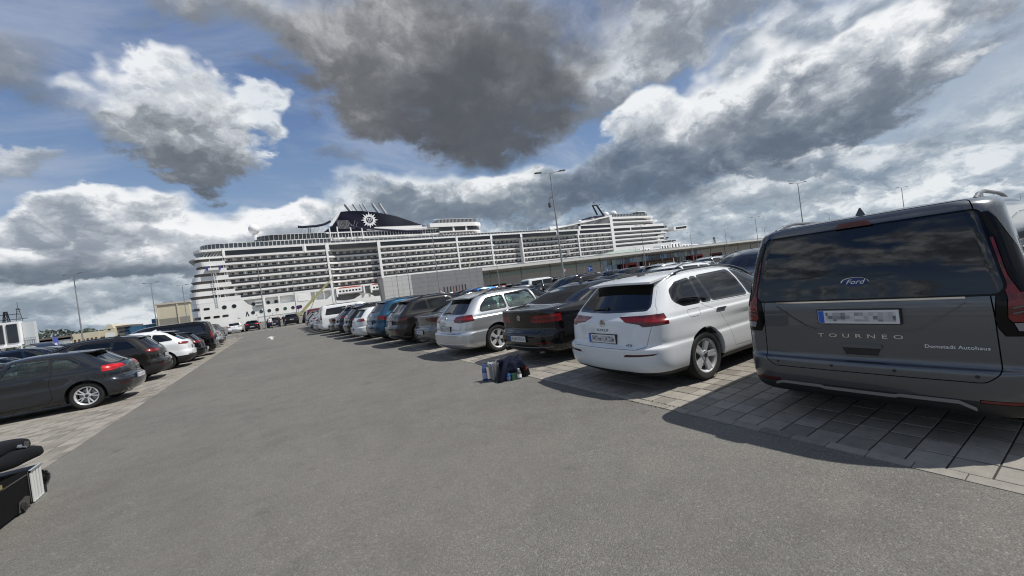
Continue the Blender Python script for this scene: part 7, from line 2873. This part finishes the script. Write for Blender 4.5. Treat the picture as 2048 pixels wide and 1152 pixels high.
# ================================================================== luggage on the asphalt, right
ALU = mat('aluminium', (.42, .43, .45), .35, .85, vary=(12, .12))
t = thing('aluminium_case', 'silver aluminium case standing half under the dark jacket', 'case', (3.14, 5.98, 0), radians(-8))
b = MB()
b.prism(rounded([(-.13, .01), (.17, .01), (.17, .30), (-.13, .30)], .02), -.10, .10, 'y')
b.build('shell', ALU, t, 30)
for x in (-.10, -.04, .02, .08, .14):
    b = MB()
    b.box(x - .008, x + .008, -.106, -.10, .03, .28)
    b.box(x - .008, x + .008, -.106, .106, .30, .306)
    b.build('rib', MT['satin'], t)
b = MB()
b.path([(-.05, 0, .30), (-.04, 0, .335), (.08, 0, .335), (.09, 0, .30)], .008, 6)
b.build('handle', MT['black'], t)
b = MB()
for x in (-.13, .17):
    for z in (.02, .29):
        b.box(x - .012, x + .012, -.11, .11, z - .018, z + .018)
b.build('corner_guard', MT['chrome'], t)


def drape(name, label, cat, cx, cy, rx, ry, h, m_, seed, rotz=0, n=90):
    """dark cloth heaped over a bag: a closed lumpy sheet with folds running down its sides"""
    r = random.Random(seed)
    ph = [r.uniform(0, 6.28) for _ in range(8)]
    b = MB()
    rings = 34
    for i in range(rings + 1):
        u = i / rings
        for j in range(n):
            a = 2 * pi * j / n
            fold = 1 + .10 * sin(4 * a + ph[0] + 1.5 * u) * u + .07 * sin(9 * a + ph[1] + 2 * u) * u + .05 * sin(16 * a + ph[2] + 4 * u) * u ** 2
            rr = (sin(u * pi / 2) ** .45) * fold
            z = h * (cos(u * pi / 2) ** .55) * (1 + .13 * sin(2 * a + ph[3]) * sin(u * 3) + .06 * sin(5 * a + ph[5]) * sin(u * 3)) + .012 * sin(7 * a + ph[4]) * (1 - u) * u * 4
            if u > .98:
                z = 0.002
            q = Vector((rx * rr * cos(a), ry * rr * sin(a), z))
            c1_ = mnoise.noise(q * 9 + Vector((seed, 0, 0)))
            c2_ = abs(mnoise.noise(q * 15 + Vector((0, seed, 0))))
            k_ = 1 + .12 * c1_ - .10 * c2_
            b.v.append((q.x * k_, q.y * k_, max(q.z * (1 + .10 * c1_ - .08 * c2_), .002)))
    for i in range(rings):
        for j in range(n):
            j2 = (j + 1) % n
            b.f.append((i * n + j, (i + 1) * n + j, (i + 1) * n + j2, i * n + j2))
            b.mi.append(0)
    o = b.build(name, m_, None, 60, (cx, cy, 0), rotz)
    return tag(o, label, cat)

M_JACK = mat('navy_nylon', (.004, .006, .018), .8, spec=.15, bump=(26, .25), vary=(8, .3))
bp = drape('heaped_jacket', 'dark navy jacket heaped over a rucksack beside the aluminium case', 'jacket', 3.345, 5.86, .235, .17, .35, M_JACK, 4, radians(-12))
b = MB()
rows_ = [((3.30, 5.86, .36), .05, .030), ((3.22, 5.80, .31), .055, .035), ((3.14, 5.755, .20), .06, .034), ((3.085, 5.74, .09), .068, .030), ((3.05, 5.735, .004), .078, .026)]
for c0_, hw_, hd in rows_:
    for j in range(12):
        a = 2 * pi * j / 12
        k_ = 1 + .16 * sin(3 * a + c0_[2] * 30)
        b.v.append((c0_[0] + hw_ * k_ * cos(a), c0_[1] + hd * k_ * sin(a), c0_[2] + .012 * cos(a)))
for i in range(4):
    for j in range(12):
        b.f.append((i * 12 + j, (i + 1) * 12 + j, (i + 1) * 12 + (j + 1) % 12, i * 12 + (j + 1) % 12))
        b.mi.append(0)
o = b.build('jacket_sleeve', M_JACK, None, 60)
tag(o, 'dark jacket sleeve hanging down to the asphalt beside the aluminium case', 'sleeve')
o2 = drape('rucksack', 'black rucksack lying against the right side of the heaped jacket', 'rucksack', 3.51, 5.77, .10, .12, .20, mat('black_nylon', (.004, .004, .005), .8, spec=.15, bump=(30, .3)), 8)
b = MB()
b.tube((.0, -.11, .12), (.02, -.125, .16), .012, n=6)
b.build('red_tag', mat('tag_red', (.5, .07, .04), .5), o2)

def bottle(x, y, h, r_, label, body, lab, cap, z=0):
    t = thing('water_bottle', label, 'bottle', (x, y, z))
    b = MB()
    b.lathe([(.001, 0), (r_ * .9, 0), (r_, .01), (r_, h * .30), (r_ * .93, h * .34), (r_, h * .38), (r_, h * .56), (r_ * .90, h * .62), (r_ * .96, h * .68), (r_ * .75, h * .80), (r_ * .36, h * .90), (r_ * .36, h * .96), (.001, h * .96)], 18)
    b.build('bottle_body', body, t, 60)
    b = MB()
    b.lathe([(r_ * 1.015, h * .16), (r_ * 1.02, h * .50)], 18)
    b.build('paper_label', lab, t, 60)
    b = MB()
    b.tube((0, 0, h * .94), (0, 0, h), r_ * .42, n=12)
    b.build('cap', cap, t)
    return t
PET = mat('blue_pet', (.02, .075, .22), .08, coat=1)
bottle(2.95, 6.12, .29, .043, 'blue water bottle standing alone left of the aluminium case', PET, mat('label_lilac', (.30, .34, .50), .6), MT['eublue'])
bottle(3.36, 5.655, .17, .040, 'short bottle with white paper label in front of the heaped jacket', MT['smoke'], MT['white'], MT['white'])
bottle(3.19, 5.715, .14, .040, 'small bottle with bluish label under the jacket hem', PET, mat('label_blue_shaded', (.16, .18, .30), .6), MT['black'])  # label colour darkened for the jacket's shade
b = MB()
b.prism(rounded([(-.06, .0), (.06, .0), (.055, .11), (-.055, .11)], .012), -.04, .04, 'y')
tag(b.build('green_pack', mat('pack_green_shaded', (.015, .055, .032), .5), None, 30, (3.275, 5.69, 0)), 'small shaded green pack between the two bottles under the jacket', 'pack')  # green darkened to paint in the jacket's shade

# ================================================================== luggage on the left
M_CASE = mat('black_case_fabric', (.005, .005, .006), .8, spec=.15, bump=(50, .25))
t = thing('black_trolley_case', 'large black hard-sided trolley case at the left edge of the asphalt', 'case', (-2.34, 5.50, 0), 0)
b = MB()
b.prism(rounded([(-.55, .03), (.64, .03), (.64, .37), (-.55, .46)], .03), -.45, 0.0, 'x')
b.build('shell', M_CASE, t, 30)
b = MB()
b.box(.0, .006, -.5, .60, .33, .345)
b.box(.0, .008, .585, .60, .05, .36)
b.build('edge_trim', MT['gloss'], t)
b = MB()
b.box(.001, .006, .05, .17, .335, .385)
b.build('name_patch', mat('patch_yellow', (.20, .18, .08), .6), t)
for y in (.44, -.35):
    b = MB()
    b.tube((.004, y, .06), (.022, y, .06), .042, n=16)
    b.tube((.022, y, .06), (.025, y, .06), .016, n=12, mi=1)
    b.build('wheel', [MT['tyre'], MT['black']], t, 40)
    b = MB()
    b.prism([(y - .09, .03), (y + .10, .03), (y + .13, .12), (y + .05, .15), (y - .07, .13)], -.001, .012, 'x')
    b.build('wheel_guard', MT['gloss'], t)
M_RIB = mat('bright_rib', (.58, .60, .58), .4)
t = thing('striped_aluminium_case', 'silver case with dark blue stripes standing behind the black trolley case', 'case', (-2.36, 6.20, 0), radians(4))
b = MB()
b.box(-.34, 0, .0, .27, 0, .34)
b.build('shell', mat('case_navy', (.01, .012, .045), .5), t)
for y in (.015, .085, .16, .235):
    b = MB()
    b.box(.0, .008, y - .022, y + .022, .02, .34)
    b.build('silver_rib', M_RIB, t)
b = MB()
for z in (.01, .335):
    b.box(-.012, .014, -.01, .28, z - .010, z + .010)
b.build('edge_frame', MT['chrome'], t)
b = MB()
r = random.Random(2)
for _ in range(1500):
    a, e = r.uniform(0, 2 * pi), r.uniform(-1, 1)
    s_ = sqrt(1 - e * e)
    d = Vector((s_ * cos(a), s_ * sin(a), e))
    p = Vector((0, 0, .16)) + Vector((d.x * .07, d.y * .055, d.z * .085))
    q = p + d * r.uniform(.012, .032)
    u_ = d.orthogonal().normalized() * .005
    b.quad([p - u_, p + u_, q])
b.sphere((0, 0, .16), .07, 16, sc=(1, .78, 1.2))
b.tube((0, 0, .0), (0, 0, .12), .05, n=10)
tag(b.build('furry_windshield', MT['black'], None, None, (-2.43, 6.54, 0)), 'black fluffy microphone windshield behind the striped case', 'microphone')
def roll(name, label, x, y0, y1, z, rw, rh, seed):
    b = MB()
    n, m_ = 20, 16
    r = random.Random(seed)
    for i in range(m_ + 1):
        t = i / m_
        e_ = min(1, (min(t, 1 - t) * 6.5 + .03)) ** .6
        zz = z + (y1 - (y0 + (y1 - y0) * t)) * .10
        for j in range(n):
            a = 2 * pi * j / n
            w_ = 1 + .04 * sin(6 * t * 3 + j * .9) + .03 * sin(17 * t + seed)
            ca, sa = cos(a), sin(a)
            b.v.append((x + rw * e_ ** .5 * w_ * (abs(ca) ** .7) * (1 if ca > 0 else -1), y0 + (y1 - y0) * t, zz + rh * e_ * w_ * (abs(sa) ** .6) * (1 if sa > 0 else -1)))
    for i in range(m_):
        for j in range(n):
            j2 = (j + 1) % n
            b.f.append((i * n + j, i * n + j2, (i + 1) * n + j2, (i + 1) * n + j))
            b.mi.append(0)
    b.f.append(tuple(range(n)))
    b.f.append(tuple(m_ * n + j for j in reversed(range(n))))
    b.mi += [0, 0]
    o = b.build(name, mat('roll_cloth_%d' % seed, (.006, .007, .009), .8, spec=.2, bump=(24, .4)), None, 60)
    return tag(o, label, 'bag')
lo_ = roll('garment_bag', 'lower of two black padded bags lying on the trolley case', -2.50, 4.75, 6.62, .475, .20, .088, 3)
up_ = roll('garment_bag', 'upper of two black padded bags, with a metal clip, on the left luggage pile', -2.52, 4.80, 6.46, .61, .18, .072, 5)
b = MB()
b.tube((-2.36, 6.02, .65), (-2.335, 6.05, .635), .020, n=12)
b.path([(-2.34, 6.06, .63), (-2.32, 6.10, .61), (-2.335, 6.14, .60)], .008, 6)
b.build('metal_clip', MT['chrome'], up_, 40)
b = MB()
b.prism([(6.10, .60), (6.20, .595), (6.22, .65), (6.12, .67)], -2.36, -2.335, 'x')
b.build('strap_buckle', MT['gloss'], up_)

bpy.data.scenes.remove(WORK)
